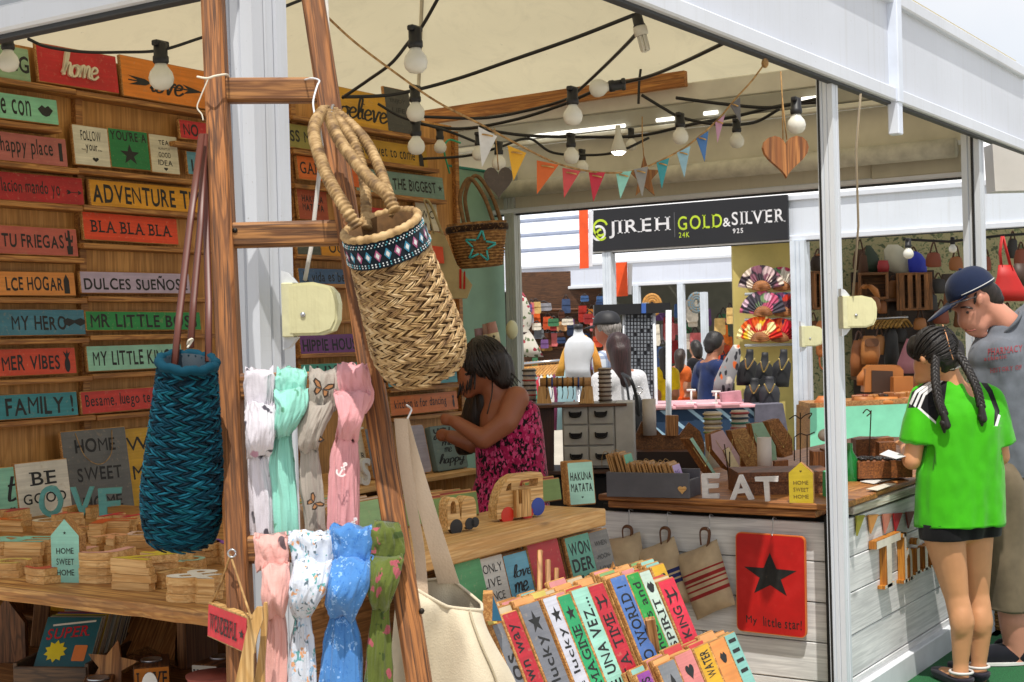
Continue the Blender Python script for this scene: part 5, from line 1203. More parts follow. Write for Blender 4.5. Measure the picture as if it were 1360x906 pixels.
for ch, xa, xb, yt, yb in (('T', 1165, 1198, 712, 780), ('h', 1200, 1214, 706, 772), ('i', 1216, 1224, 714, 762), ('n', 1226, 1244, 722, 755), ('k', 1247, 1260, 700, 748)):
    a = W(xa, yb, v=VC-.032); b = W(xb, yb, v=VC-.032); z1 = W((xa+xb)/2, yt, v=VC-.032).z; z0 = W((xa+xb)/2, yb, v=VC-.032).z
    mb = MB(); put_text(mb, ch, 0, (z1-z0)/2, (b.x-a.x), z1-z0, 0, 'serif' if ch != 'k' else 'bold', thick=.03); put_text(mb, ch, 0, (z1-z0)/2, (b.x-a.x)*.97, (z1-z0)*.985, -.0015, 'serif' if ch != 'k' else 'bold', mi=1)
    tag(mb.build('wall_letter', [wood('d08a2e', 'b06a1c', 'Z'), paint('d9d2c4', .6, .5)], None, rotz(((a.x+b.x)/2, VC-.032, z0), 0)), 'thick wooden letter %s fixed to the white counter side' % ch, 'letter', 'wooden letters on the counter side')
# red star sign
UF = UC-.02
a = W(979, 775, u=UF); b = W(1071, 778, u=UF); z1 = W(1025, 709, u=UF).z; z0 = W(1028, 842, u=UF).z
rs = board('hanging_sign', 'big red sign with a black star reading My little star, hooked on the counter front', 'sign', rotz((UF, (a.y+b.y)/2, z0), -pi/2) @ Matrix.Rotation(.012, 4, 'Y'), a.y-b.y, z1-z0, .014, 'b9120f',
      [('@star', .5, .585, .8, .46), ('My', .22, .12, .16, .1, 'thin'), ('little', .52, .125, .26, .1, 'thin'), ('star!', .82, .12, .24, .1, 'thin')], rnd_c=.022, edge=plain('cf6a2a', .5), wear=.15)
def shook(px, y0, y1):
    p0 = W(px, y0, u=UF-.004); p1 = W(px, y1, u=UF-.004); mb = MB(); mb.tube(spline([p0+V((.03, 0, 0)), p0+V((.0, 0, .008)), p0+V((-.004, 0, -.01)), p1+V((-.004, 0, .01)), p1+V((-.012, 0, -.004)), p1+V((-.02, 0, .006))], 5), .0022, 6); return mb.build('hook', STEEL)
for px, y0, y1, lb in ((836, 679, 700, 'steel hook above the round buttoned linen bag'), (887, 683, 702, 'steel hook above the blue striped linen bag'), (943, 686, 703, 'steel hook above the red striped linen bag'), (1027, 690, 710, 'steel hook above the big red star sign')):
    tag(shook(px, y0, y1), lb, 'hook')
LIN = fabric('b39f82', .95, 260., .22)
def linen(label, c4, stripes, scol, loop, th=.055):
    P = [W(x, y, u=UF-.002-.004*i) for i, (x, y) in enumerate(c4)]; N = 36; mb = MB(); nv = V((-1, 0, 0)); vs = []
    for fr in (1, -1):
        for i in range(N+1):
            for j in range(N+1):
                s, t = j/N, i/N; p = (P[0]*(1-s)+P[1]*s)*(1-t)+(P[3]*(1-s)+P[2]*s)*t
                b = (1-abs(2*s-1)**3.2)*(1-abs(2*t-1)**3.2); b = max(b, 0)**.7
                pin = .006*(1-abs(2*s-1))*(1 if t > .5 else -1)*abs(2*t-1)**6
                vs.append(p + nv*(th*b*(1 if fr > 0 else .15)*fr + .004*noise.noise(p*22)*b) + V((0, 0, pin)))
    o = (N+1)**2
    for fr in (0, 1):
        for i in range(N):
            mi = 0
            if fr == 0:
                for a_, b_ in stripes:
                    if a_ <= (i+.5)/N <= b_: mi = 1
            for j in range(N):
                q = fr*o+i*(N+1)+j; mb.f.append([q, q+1, q+N+2, q+N+1]); mb.m.append(mi); mb.s.append(True)
    mb.v = vs; ob = mb.build('linen_bag', [LIN, fabric(scol, .95, 260.)]); tag(ob, label, 'bag', 'linen bags hooked on the counter front')
    lp = MB(); x, y = loop; lp.tube(spline([W(x-5, y+22, u=UF-.02), W(x-6, y+4, u=UF-.02), W(x, y, u=UF-.024), W(x+6, y+5, u=UF-.018), W(x+4, y+24, u=UF-.018)], 5), .008, 6, flat=.3); lp.build('leather_loop', plain('5e3a20', .6), ob)
    return ob
lb_ = linen('round brown linen bag with a leather button', ((808, 716), (850, 706), (858, 760), (806, 768)), (), '5e3a20', (833, 699))
mb = MB(); mb.lathe([(.001, .006), (.014, .005), (.016, 0)], 14, frame(W(830, 724, u=UF-.036), V((0, -1, 0)), V((-1, 0, 0)))); mb.build('button', plain('5a3820', .5), lb_)
linen('light linen bag with dark blue stripes', ((842, 733), (895, 712), (921, 798), (886, 812)), ((.45, .5), (.53, .58), (.62, .67)), '2c3160', (883, 701))
linen('linen bag with five red stripes', ((897, 738), (952, 716), (977, 803), (926, 824)), ((.33, .37), (.42, .46), (.5, .54), (.58, .62), (.67, .71)), '8f2a2a', (936, 702))

# ---- goods on the counter: helper, outline in pixels extruded
def pxo(pts, d, th, back=FH):
    c = W(*pts[0], d=d); P = [W(x, y, d=d) for x, y in pts]; n = len(P); Q = [p+back*th for p in P]
    mb = MB(); mb.add(P+Q, [list(range(n)), list(range(n, 2*n))[::-1]], None, 0); mb.add(P+Q, [[i, n+i, n+(i+1) % n, (i+1) % n] for i in range(n)], None, 1); return mb
def dc(px, py): return dep(W(px, py, z=CT))
WH = paint('d8d4d2', .6, .7)
for ch, xa, xb, yb, lb in (('E', 932, 956, 662, 'thick white standing letter E on the counter edge'), ('A', 969, 1001, 664, 'thick white standing letter A on the counter edge'), ('T', 1003, 1034, 666, 'thick white standing letter T on the counter edge')):
    o = W((xa+xb)/2, yb, z=CT); k = dep(o)/FPX; mb = MB(); put_text(mb, ch, 0, 16.3*k, (xb-xa)*k, 33*k, 0, 'bold', thick=.03)
    tag(mb.build('standing_letter', WH, None, rotz(o, PSI-pi/2-.28)), lb, 'letter', 'white letters spelling EAT')
o = W(1066, 667, z=CT); k = dep(o)/FPX
little_house('yellow wooden house reading HOME SWEET HOME beside the letters EAT', o, PSI-pi/2-.35, 32*k, 54*k, .03, 'c9b026', ('HOME', 'SWEET', 'HOME'), ink=plain('5c4a1a', .7))
# grey tag box
o = W(860, 661, z=CT); k = dep(o)/FPX; MG2 = rotz(o, PSI-pi/2-.42)
gb = thing('tag_box', 'dark grey open box full of brown cardboard tags on the counter', 'box', MG2)
wB, dB_, hB = 118*k*.98, .16, 33*k; GR = paint('55545a', .6, .25)
for nm, c, s in (('front_panel', (0, .006, hB/2), (wB, .012, hB)), ('back_panel', (0, dB_-.006, hB*.52), (wB, .012, hB*1.05)), ('side_panel', (-wB/2+.006, dB_/2, hB/2), (.012, dB_-.026, hB)), ('side_panel', (wB/2-.006, dB_/2, hB*.36), (.012, dB_-.026, hB*.72)), ('base', (0, dB_/2, .005), (wB-.03, dB_-.03, .01))):
    mb = MB(); mb.box(c, s, .002); mb.build(nm, GR, gb, MG2)
mb = MB(); mb.prism(shift(heart(.017), wB*.42, hB*.36), -.008, 0.0); mb.build('heart_knob', PINE('X'), gb, MG2)
# tags: cards standing across the box, facing to the right
for i in range(30):
    x = -wB*.40+i*wB*.0265; front = i == 29; big = i < 8
    M = MG2 @ Matrix.Translation((x, dB_/2-.004, .012)) @ Matrix.Rotation(pi/2+.05+rnd.uniform(-.05, .05), 4, 'Z') @ Matrix.Rotation(R(-16+rnd.uniform(-3, 3)), 4, 'X')
    hh = 56*k if big else 42*k
    if front: hh = 41*k
    hh *= rnd.uniform(.95, 1.05)
    col = 'b49ac6' if front else ('5fae8c' if i == 7 else 'b98d58')
    board('gift_tag', 'lilac tag with purple words at the front of the grey tag box' if front else ('green tag with dark blue word standing tall in the grey box' if i == 7 else ('tall brown tag filed at the left of the grey box' if big else 'brown cardboard tag filed in the middle of the grey box')), 'tag', M, .112, hh, .006, col,
          [('BIG', .4, .72, .5, .14, 'thin'), ('SMILE', .5, .48, .7, .14, 'thin'), ('yeah', .5, .24, .5, .12, 'thin')] if front else ([('WOW', .5, .5, .7, .4)] if i == 7 else ()), 'cardboard tags in the grey box', ink=plain('5a3a86' if front else '1d3a70', .6), wear=.2, edge=plain('a57a48', .8))
    if not front and i % 3 == 0:
        mb = MB(); p = M @ V((0, 0, hh)); mb.tube(spline([p, p+V((-.02, .01, .012)), p+V((-.035, .015, -.01)), p+V((-.03, .02, -.05))], 5), .0012, 4); tag(mb.build('twine', TWINE), 'loop of twine on a brown tag in the grey box', 'twine', 'twine loops of the cardboard tags')
# necklace boards
NB = 'angled necklace boards standing on the counter'
def nboard(label, pts, col, d, th=.03, wd=None):
    mb = pxo(pts, d, th, (FH*.6-RH*.8).normalized()); ob = mb.build('necklace_board', [wd or paint(col, .6, .5), wood('a06a38', '7a4c24', 'Z')]); tag(ob, label, 'necklace display', NB)
    cx = sum(p[0] for p in pts)/len(pts); top = min(p[1] for p in pts); ch = MB()
    ch.tube(spline([W(cx-13, top+14, d=d-.004), W(cx-5, top+26, d=d-.006), W(cx+3, top+36, d=d-.007), W(cx+8, top+24, d=d-.006), W(cx+9, top+12, d=d-.004)], 5), .0011, 5); ch.ell(W(cx+3, top+38, d=d-.008), .005, 8, 5); ch.build('necklace', plain('c9b070', .25, .8), ob)
dn = dc(980, 640)
nboard('mint board leaning at the left of the necklace boards', [(916, 583), (920, 581), (951, 629), (948, 631)], '96bfa8', dn+.0, .05)
nboard('lilac board with a fine necklace', [(944, 577), (960, 571), (982, 606), (984, 630), (966, 622), (946, 597)], 'c2a2a4', dn+.15)
nboard('bare wooden board with a fine necklace behind the letter T', [(971, 572), (990, 568), (1008, 600), (1010, 619), (992, 621), (978, 596)], '', dn+.25, wd=wood('c99a58', 'a5733a', 'X'))
nboard('mint board with a fine necklace standing behind the white tube', [(998, 563), (1013, 561), (1030, 592), (1032, 612), (1016, 612), (1003, 585)], '9cc2a4', dn+.4)
nboard('brown wooden board with a fine necklace at the right of the row', [(1020, 560), (1034, 556), (1052, 582), (1053, 604), (1040, 608), (1026, 582)], '', dn+.5, wd=wood('b98048', '94602e', 'X'))
nboard('cream card standing behind the letter A', [(961, 598), (968, 594), (986, 627), (983, 640), (974, 632)], 'd6c39a', dn+.05, .006)
def cyl(name, label, cat, px, yb, r, h, mats, bands=0, z=None, grp=None, bandcols=()):
    o = W(px, yb, z=CT if z is None else z) if True else None; M = Matrix.Translation(o); t = thing(name, label, cat, M, grp)
    mb = MB(); mb.lathe([(r*.98, 0), (r, .002), (r, h-.002), (r*.98, h)], 22); mb.build('tube', mats, t, M)
    for i in range(bands):
        zc = h*(i+.7)/(bands+.4); mb = MB(); mb.tube([(r*1.06*cos(a), r*1.06*sin(a), zc+.002*sin(a*2+i)) for a in [2*pi*j/20 for j in range(21)]], .004, 6); mb.build('bracelet', plain(bandcols[i % len(bandcols)], .4), t, M)
    return t
# wooden display tray (back) with sloped ends
dt = dc(890, 618)+.3
mb = pxo([(843, 580), (852, 560), (862, 560), (880, 578), (902, 578), (915, 561), (930, 573), (936, 590), (934, 628), (846, 630)], dt, .02); tag(mb.build('display_tray', [wood('a66e3a', '7c4e26', 'X'), wood('a66e3a', '7c4e26', 'X')]), 'dark brown wooden display tray with sloped ends at the back of the counter', 'tray')
mb = pxo([(846, 600), (932, 600), (932, 640), (846, 640)], dt-.16, .14); tag(mb.build('drawer_box', [plain('2c1a10', .7), wood('7a4a24', '55311a', 'X')]), 'dark open wooden box below the sloped display tray', 'box')
for px, py, d, sx, sy, c, lb, nm in ((863, 578, dt-.05, 18, 48, 'c2b8ae', 'tall pale cardboard tube on the sloped wooden tray', 'cardboard_tube'), (1016, 632, dn+.05, 19, 51, 'c9bdb4', 'short pale tube standing behind the letter T', 'cardboard_tube')):
    o = W(px, py, d=d); k = d/FPX; mb = MB(); mb.lathe([(sx*k/2, 0), (sx*k/2, sy*k), (sx*k*.42, sy*k), (sx*k*.42, sy*k-.03)], 22, Matrix.Translation(o)); tag(mb.build(nm, plain(c, .8)), lb, 'tube')
mb = pxo([(885, 552), (901, 552), (901, 579), (885, 579)], dt-.05, .05); tag(mb.build('wooden_block', [wood('b98048', '94602e', 'Z')]*2), 'upright wooden block holding a white pole stub on the tray', 'block')
mb = pxo([(1029, 613), (1047, 611), (1047, 632), (1029, 632)], dn+.05, .05); tag(mb.build('wooden_block', [wood('b06a30', '88501f', 'X')]*2), 'small cube of brown wood right of the short pale tube', 'block')
# long dark trays at the right behind EAT / house
mb = pxo([(980, 628), (1108, 626), (1108, 663), (980, 661)], dc(1045, 662)+.14, .25); dtb = mb.build('long_tray', [wood('8a5630', '663a1c', 'X'), wood('8a5228', '5f381b', 'X')]); tag(dtb, 'long dark brown tray behind the letters E A T', 'tray')
mb = pxo([(985, 636), (1108, 635), (1108, 640), (985, 641)], dc(1045, 662)+.132, .02); mb.build('tray_lip', [wood('8a5228', '5f381b', 'X')]*2, dtb)
mb = pxo([(1100, 629), (1110, 626), (1110, 664), (1100, 664)], dc(1100, 664)+.04, .1); tag(mb.build('green_bin', [plain('3fae70', .5)]*2), 'small green block next to the post on the counter', 'box')
mb = pxo([(984, 629), (1006, 624), (1022, 627), (1000, 632)], dc(1000, 640)+.2, .003); tag(mb.build('paper_card', [plain('e6e6e4', .6)]*2), 'white paper card lying on the long dark tray', 'card')
mb = pxo([(1080, 600), (1094, 600), (1094, 632), (1080, 632)], dc(1085, 645)+.2, .08); tag(mb.build('wooden_block', [wood('b4723a', '88501f', 'Z')]*2), 'tall brown wooden block beside the wire stand', 'block')
mb = pxo([(1094, 597), (1109, 597), (1109, 627), (1094, 627)], dc(1085, 645)+.3, .08); tag(mb.build('wooden_block', [wood('a5642e', '80481c', 'Z')]*2), 'second tall brown block right against the slim post', 'block')
mb = MB(); o = W(1096, 578, d=dc(1085, 645)+.3); mb.ell(o, (.045, .03, .028), 14, 9, None); tag(mb.build('stone', plain('b3a89c', .7)), 'smooth pale pebble cushion on the tall brown blocks', 'ornament')
# wire stands
def wires(label, paths, r, mat=plain('3d2c1c', .4, .7), d=dn):
    t = None; mb = MB()
    for p in paths: mb.tube(spline([W(x, y, d=d) for x, y in p], 5), r, 5)
    return tag(mb.build('wire_stand', mat), label, 'jewellery stand')
wires('thin wire earring stand with curled tips on the counter', [[(1063, 628), (1063, 556), (1063, 548)], [(1048, 557), (1056, 552), (1063, 556), (1070, 551), (1078, 549), (1074, 556)], [(1056, 580), (1063, 576), (1072, 578), (1082, 574)], [(1055, 612), (1055, 580)], [(1072, 625), (1072, 578)]], .0028, d=dn+.2)
wires('dark wire rod standing before the lilac board', [[(962, 590), (966, 620), (969, 652)], [(969, 600), (969, 650)]], .003, d=dn+.0)
wires('curly wire hook stand right of the slim post', [[(1153, 625), (1155, 590), (1157, 545)], [(1146, 549), (1151, 544), (1156, 548), (1151, 553)]], .0028, d=dc(1150, 640)+.1)
# goods right of the post
dr = dc(1175, 640)
mb = pxo([(1140, 614), (1212, 611), (1212, 634), (1140, 636)], dr+.05, .16, FH); bx = mb.build('bead_tray', [wood('a5642e', '7a451d', 'X')]*2); tag(bx, 'brown wooden tray filled with dark beads beside the girl', 'tray')
mb = MB(); r5 = random.Random(9)
c = W(1176, 613, d=dr+.05)
for i in range(110): p = c+RT*r5.uniform(-.1, .1)+FH*r5.uniform(.01, .15)+UP*.006; mb.ell(p, .007, 6, 4)
mb.build('beads', plain('1a1513', .2), bx)['kind'] = 'stuff'
for pts, dd, lb in (([(1137, 584), (1187, 581), (1187, 611), (1137, 612)], .35, 'brown wooden box standing behind the bead tray'), ([(1168, 588), (1190, 587), (1190, 612), (1168, 612)], .28, 'small square wooden box behind the bead tray')):
    mb = pxo(pts, dr+dd, .1); tag(mb.build('wooden_box', [wood('9a5e30', '6f411d', 'X')]*2), lb, 'box')
mb = MB(); o = W(1130, 644, d=dr+.1); k = dr/FPX; mb.lathe([(.012, 0), (.03, .0), (.032, .01), (.032, .11), (.012, .15), (.012, .18), (.001, .18)], 16, Matrix.Translation(o)); tag(mb.build('bottle', glassy('2f9a4c', .1, .5)), 'green plastic bottle behind the slim post', 'bottle')
for i, (pts, c, lb) in enumerate((([(1142, 640), (1180, 633), (1196, 634), (1160, 643)], 'd8d8d6', 'white printed card lying at the counter edge'), ([(1140, 634), (1182, 631), (1190, 633), (1150, 637)], '6a5a8a', 'violet card lying next to the bead tray'), ([(1168, 604), (1180, 598), (1204, 606), (1190, 610)], 'd8dade', 'white leaflets fanned beside the girl\'s hand'), ([(1150, 650), (1178, 642), (1190, 643), (1165, 652)], 'cfc8b8', 'cream leaflet lying nearest the counter corner'))):
    P = [W(x, y, z=CT+.001+.002*i if i != 2 else CT+.125) for x, y in pts]; mb = MB(); mb.add(P+[p+V((0, 0, .002)) for p in P], [[0, 1, 2, 3], [4, 5, 6, 7], [0, 1, 5, 4], [1, 2, 6, 5], [2, 3, 7, 6], [3, 0, 4, 7]]); tag(mb.build('leaflet', paint(c, .5, .3)), lb, 'card')
# ---- back counter with drawer chest and bracelet rolls
dk = 6.9; k = dk/FPX
o = W(783, 622, d=dk); MK = rotz(o, PSI-pi/2-.12)
ch = thing('drawer_chest', 'small pale grey chest of six drawers with black cup handles', 'drawers', MK)
cw, chh = 70*k, 86*k; GRY = paint('a39f96', .6, .15)
mb = MB(); mb.box((0, .12, chh/2), (cw, .23, chh), .003); mb.build('body', GRY, ch, MK)
for r_ in range(3):
    for c_ in range(2):
        x, z = (c_-.5)*cw*.485, chh*(.835-.325*r_); M = MK @ Matrix.Translation((x, 0, z)); mb = MB(); mb.box((0, -.001, 0), (cw*.465, .018, chh*.3), .003); dr_ = mb.build('drawer', paint('aaa69c', .6, .15), ch, M)
        mb = MB(); mb.box((0, -.012, .0), (cw*.2, .004, chh*.07), .001); mb.tube(spline([(-cw*.11, -.013, .014), (-cw*.09, -.026, -.006), (0, -.03, -.012), (cw*.09, -.026, -.006), (cw*.11, -.013, .014)], 5), .0045, 6); mb.build('handle', plain('1f1d1b', .4, .6), dr_, M)
mb = MB(); mb.box((cw*.5+.047, .12, chh/2), (.09, .24, chh+.004), .003); tag(mb.build('side_board', paint('aeaaa2', .6, .15), None, MK), 'tall pale grey side board right of the drawer chest', 'board')
mb = pxo([(688, 540), (736, 540), (736, 652), (690, 652)], dk+.02, .3); tag(mb.build('dark_cabinet', [wood('4a2716', '331a0e', 'Z'), wood('5e3420', '402212', 'Z')]), 'dark brown cabinet side between the woman and the drawer chest', 'cabinet')
zc_ = W(760, 537, d=dk).z
mb = MB(); a = W(686, 538, d=dk-.02); b_ = W(832, 537, d=dk-.02); x = (b_-a); x.z = 0
M = frame((a+b_)/2-V((0, 0, .006)), x, ZU); mb.box((0, .13, 0), (x.length, .3, .014), .002); tag(mb.build('shelf_board', wood('7a4a28', '573318', 'X'), None, M), 'brown board on top of the drawer chest', 'shelf')
mb = MB(); mb.box((0, .15, 0), (x.length*1.1, .34, .018), .002); o2 = (a+b_)/2; o2.z = W(783, 623, d=dk).z-.012; tag(mb.build('back_counter', wood('5a3820', '402614', 'X'), None, frame(o2, x, ZU)), 'brown back counter board under the drawer chest', 'counter')
mb = MB(); mb.box((0, .18, (o2.z-.03)/2), (x.length*1.06, .3, o2.z-.03), .003); M = frame(V((o2.x, o2.y, 0)), x, ZU); tag(mb.build('cabinet_base', plain('120e0b', .8), None, M), 'black cupboard front below the drawer chest', 'cabinet')
def roll(label, px, yt, yb, r, bands, cols):
    k = dk/FPX; o = W(px, yb, d=dk+.08); M = Matrix.Translation(o); h = (yb-yt)*k; t = thing('bracelet_stand', label, 'bracelet stand', M, 'bracelet stands')
    mb = MB(); mb.lathe([(r, 0), (r, h)], 18); mb.build('roll', fabric('b8aa9c', .9), t, M)
    for i in range(bands):
        zc = h*(i+.6)/bands; mb = MB(); mb.tube([(r*1.05*cos(a), r*1.05*sin(a), zc) for a in [2*pi*j/16 for j in range(17)]], .0045, 5); mb.build('bracelet', plain(cols[i % len(cols)], .4), t, M)
    return t
roll('upright pale roll of thin bracelets left of the wooden bracelet bar', 704, 489, 535, .031, 7, ('2a2420', '9c2f2a', '3a3a4a'))
roll('upright pale roll of brown bracelets right of the wooden bracelet bar', 804, 488, 535, .03, 8, ('3a2a20', '5a4030'))
t = thing('bracelet_stand', 'horizontal wooden bar on two feet wearing many bracelets', 'bracelet stand', W(750, 535, d=dk))
mb = MB(); mb.tube([W(717, 508, d=dk), W(785, 507, d=dk)], .022, 14); mb.build('bar', straw(('9c7040', 'b88a55'), .6), t)
for s_ in (-1, 1):
    cx = 751+s_*27; mb = pxo([(cx-4-5*(s_ < 0), 513), (cx+4+5*(s_ > 0), 513), (cx+9+2*(s_ > 0), 536), (cx-9-2*(s_ < 0), 536)], dk-.01, .03); mb.build('foot', [PINE('Z')]*2, t)
for i in range(8):
    px = 726+i*7; P = [W(px, 508, d=dk)+(UP*cos(a)+FWD*sin(a))*.0245 for a in [2*pi*j/14 for j in range(15)]]; mb = MB(); mb.tube(P, .0042, 5); p = W(px, 516, d=dk-.02); mb.tube(spline([p, p+V((.003, 0, -.025)), p+V((-.004, .002, -.05))], 4), .0022, 5); mb.build('bracelet', plain(('1c1a18', '2c4a8a', '6a4a20', '1c1a18', 'b08040')[i % 5], .5), t)
for i, (px, yb, h_, lb) in enumerate(((947, 577, 30, 'stack of beige bracelets on a roll behind the lilac board'), (983, 578, 33, 'stack of striped bracelets on a roll beside the grey table cloth'))):
    d = dn+.9; k = d/FPX; o = W(px, yb, d=d); M = Matrix.Translation(o); t = thing('bracelet_stand', lb, 'bracelet stand', M, 'bracelet stands')
    mb = MB(); mb.lathe([(11*k, -.3), (11*k, h_*k)], 18); mb.build('roll', fabric('c2b6a6'), t, M)
    for j in range(5):
        mb = MB(); mb.tube([(11.6*k*cos(a), 11.6*k*sin(a), h_*k*(j+.5)/5) for a in [2*pi*q/16 for q in range(17)]], .006, 5); mb.build('bracelet', plain((('7c8a4a', 'c9b48a', '8a7a5a'), ('2a3a4a', '9a3a3a', '2a6a5a'))[i][j % 3], .5), t, M)
# rolled scarves by the green wall, woven basket, canvas bag, round bag on the green wall
SD = 7.6
mb = pxo([(636, 466), (672, 461), (674, 530), (640, 534)], SD+.02, .2); tag(mb.build('shelf_box', [plain('b9bcc0', .5), wood('8a4a24', '6a3518', 'X')]), 'brown and white shelf box carrying the rolled scarves', 'shelf')
for i, (x0, y0, x1, y1, c) in enumerate(((636, 436, 641, 464, 'a08890'), (647, 430, 651, 466, 'b09488'), (652, 428, 660, 466, 'b88c80'))):
    t = thing('rolled_scarf', ('first', 'second', 'third')[i]+' rolled scarf with a star band counted from the left', 'scarf', W(x1, y1, d=SD-.1-.04*i), 'rolled scarves on the shelf box')
    d = SD-.1-.04*i; a = W(x1, y1, d=d); b_ = W(x0, y0, d=d); r = 7*d/FPX
    mb = MB(); mb.tube([a, a*.7+b_*.3, a*.3+b_*.7, b_], [r*1.05, r, r, r*.92], 14); mb.build('cloth', fabric(c), t)
    mb = MB(); mb.tube([a*.68+b_*.32, a*.38+b_*.62], r*1.05, 14); mb.build('paper_band', plain('d8cda8', .7), t)
    mb = MB(); mb.flat(star(.012), 0, frame(a*.5+b_*.5-FWD*r*1.12, RT, UP)); mb.build('star_print', INKF, t)
def wallbasket():
    d = 7.35; tp, bt = W(633, 296, d=d), W(638, 356, d=d); a = tp-bt; k = d/FPX; M = frame(bt, RH, a); t = thing('woven_basket', 'brown woven basket with a turquoise star hanging on the green wall', 'basket', M); H = a.length
    mb = MB(); pr = [(.001, 0), (26*k, .004), (29*k, .02), (34*k, H*.5), (39*k, H*.85), (40*k, H)]; mb.lathe(pr+[(38*k, H), (33*k, H*.5)], 32, None, 0, True, False, 1, .55); mb.build('body', straw(('5e3f20', '8a6236', 'a57c48'), .75), t, M)
    mb = MB()
    for q in range(15):
        z = H*(.06+q*.062); s = z/H; r = (29+11*s)*k; mb.tube([(r*1.0*cos(b), r*.55*sin(b), z+.002*sin(14*b+q*pi)) for b in [2*pi*j/56 for j in range(57)]], .0062, 5)
    mb.build('coil', straw(('6a4824', '94693a', 'ad844e'), .75), t, M)
    mb = MB(); mb.tube([(40.5*k*cos(b), 22.5*k*sin(b), H-.03) for b in [2*pi*j/40 for j in range(41)]], [.018]*41, 8, flat=.4, ref=(0, 0, 1)); mb.build('patterned_band', floral('2c1a10', ('7a5a34',), 60., .35), t, M)
    mb = MB(); P = [V((x*22*k+.01, -21.5*k*math.sqrt(max(.05, 1-(x*22/36)**2))-.006, H*.45+z*22*k)) for x, z in star(1., 5, .42, .2)]; P.append(P[0])
    for i in range(10): mb.tube([P[i]*.92+P[i+1]*.08, P[i]*.08+P[i+1]*.92], .0055, 6)
    mb.build('star_stitching', plain('3fb0b4', .5), t, M)
    for dd, x0, x1, hh in ((-.05, -16, 8, 58), (.05, -10, 18, 64)):
        mb = MB(); mb.tube(spline([(x0*k, dd, H*.9), (x0*k-.01, dd, H+hh*k*.6), ((x0+x1)/2*k, dd, H+hh*k), (x1*k+.02, dd, H+hh*k*.55), (x1*k+.06, dd, H*.92)], 7), .011, 7); mb.build('handle', straw(('5e4426', '7d5c34'), .7), t, M)
wallbasket()
d = 7.1; pts = [(573, 306), (590, 312), (606, 350), (627, 378), (620, 396), (585, 397), (560, 360)]
mb = pxo(pts, d, .08); cb_ = mb.build('canvas_bag', [fabric('a5946c', .9, 200., .2)]*2); tag(cb_, 'beige canvas bag with red stripes hanging beside the wall of signs', 'bag')
mb = pxo([(610, 358), (613, 357), (613, 384), (610, 383)], d-.004, .002); mb.add(*[(lambda P: (P, [[0, 1, 2, 3]]))([W(x, y, d=d-.004) for x, y in ((616, 360), (618, 361), (618, 384), (615, 384))])][0]); mb.build('red_stripes', [fabric('a8231f')]*2, cb_)
mb = pxo([(571, 326), (588, 328), (590, 350), (573, 349)], d-.02, .012); q = mb.build('tag_print', [paint('c8431c', .6, .2)]*2, cb_)
mb = MB(); mb.tube(spline([W(576, 310, d=d), W(568, 280, d=d), W(563, 266, d=d+.05), W(572, 272, d=d+.05), W(588, 312, d=d)], 6), .009, 6, flat=.4); mb.build('strap', fabric('a5946c'), cb_)
mb = MB(); mb.ell(W(680, 438, d=8.1), (.045, .03, .055), 16, 10); tag(mb.build('crank_box', CREAM), 'round beige crank knob on the grey post by the green wall', 'crank box')
# ================================================================== LIGHTS, CABLES, PENNANTS
CAB = plain('101011', .55)
def cable(label, pts, r=.0075, mat=CAB, name='light_cable'):
    mb = MB(); mb.tube(spline([W(x, y, d=d) for x, y, d in pts], 8), r*.8, 7); return tag(mb.build(name, mat), label, 'cable', 'black festoon cables under the tent roof' if mat is CAB else None)
cable('black festoon cable in front of the top row of signs', [(38, 52, 3.6), (62, 62, 3.7), (110, 69, 3.8), (160, 69.5, 3.9), (212, 67, 3.9), (262, 52, 3.9), (330, 28, 3.8), (405, -2, 3.7)], .0055)
cable('black festoon cable rising steeply to the roof with the highest bulb', [(455, 130, 4.7), (490, 106, 4.6), (520, 84, 4.5), (543, 56, 4.45), (560, 36, 4.4), (584, -6, 4.3)], .007)
cable('black festoon cable running from the yellow sign up to the fascia', [(455, 129, 4.8), (510, 127, 4.9), (555, 119, 4.9), (610, 104, 4.8), (680, 80, 4.6), (760, 52, 4.4), (842, 20, 4.2)], .008)
cable('black festoon cable sagging low and then climbing to the fascia', [(560, 155, 6), (640, 157, 6), (700, 147, 5.9), (752, 132, 5.7), (772, 117, 5.5), (805, 86, 5.1), (835, 56, 4.6), (849, 40, 4.35)], .008)
cable('second black cable sagging below the pine batten', [(548, 163, 6.4), (610, 171, 6.4), (680, 160, 6.2), (745, 140, 6), (800, 117, 5.8), (860, 102, 5.5), (905, 84, 5.1), (960, 58, 4.7)], .009)
cable('thin black cable hanging from the slate board to the white pennant', [(502, 138, 6.3), (530, 154, 6.3), (560, 164, 6.3), (600, 176, 6.4), (640, 192, 6.5)], .008)
cable('long black cable across the tent below the lamp track', [(640, 172, 6.9), (700, 180, 6.9), (780, 182, 6.9), (850, 180, 6.8), (920, 165, 6.6), (975, 155, 6.5), (1040, 140, 6.3), (1098, 135, 6.1)], .010)
cable('black cable hanging in two low swags by the green wall', [(562, 211, 7.2), (620, 207, 7.2), (665, 195, 7.1), (702, 184, 7.1), (735, 203, 7.1), (790, 206, 7), (825, 200, 6.9), (862, 183, 6.9)], .0085)
cable('black cable dipping below the batten towards the right bulbs', [(852, 126, 6.3), (880, 143, 6.3), (905, 156, 6.3), (950, 165, 6.2), (1000, 163, 6.2), (1035, 145, 6.1)], .009)
cable('black cable coming in at the right from the slim post', [(898, 130, 6.4), (960, 138, 6.3), (1020, 143, 6.2), (1060, 137, 6.1), (1100, 128, 6.0)], .010)
cable('black vertical drop of cable before the white beam', [(851, 92, 6.7), (849, 110, 6.7), (848, 138, 6.7)], .008)
BULB = plain('d9d7cc', .25); BLK = plain('17171a', .5)
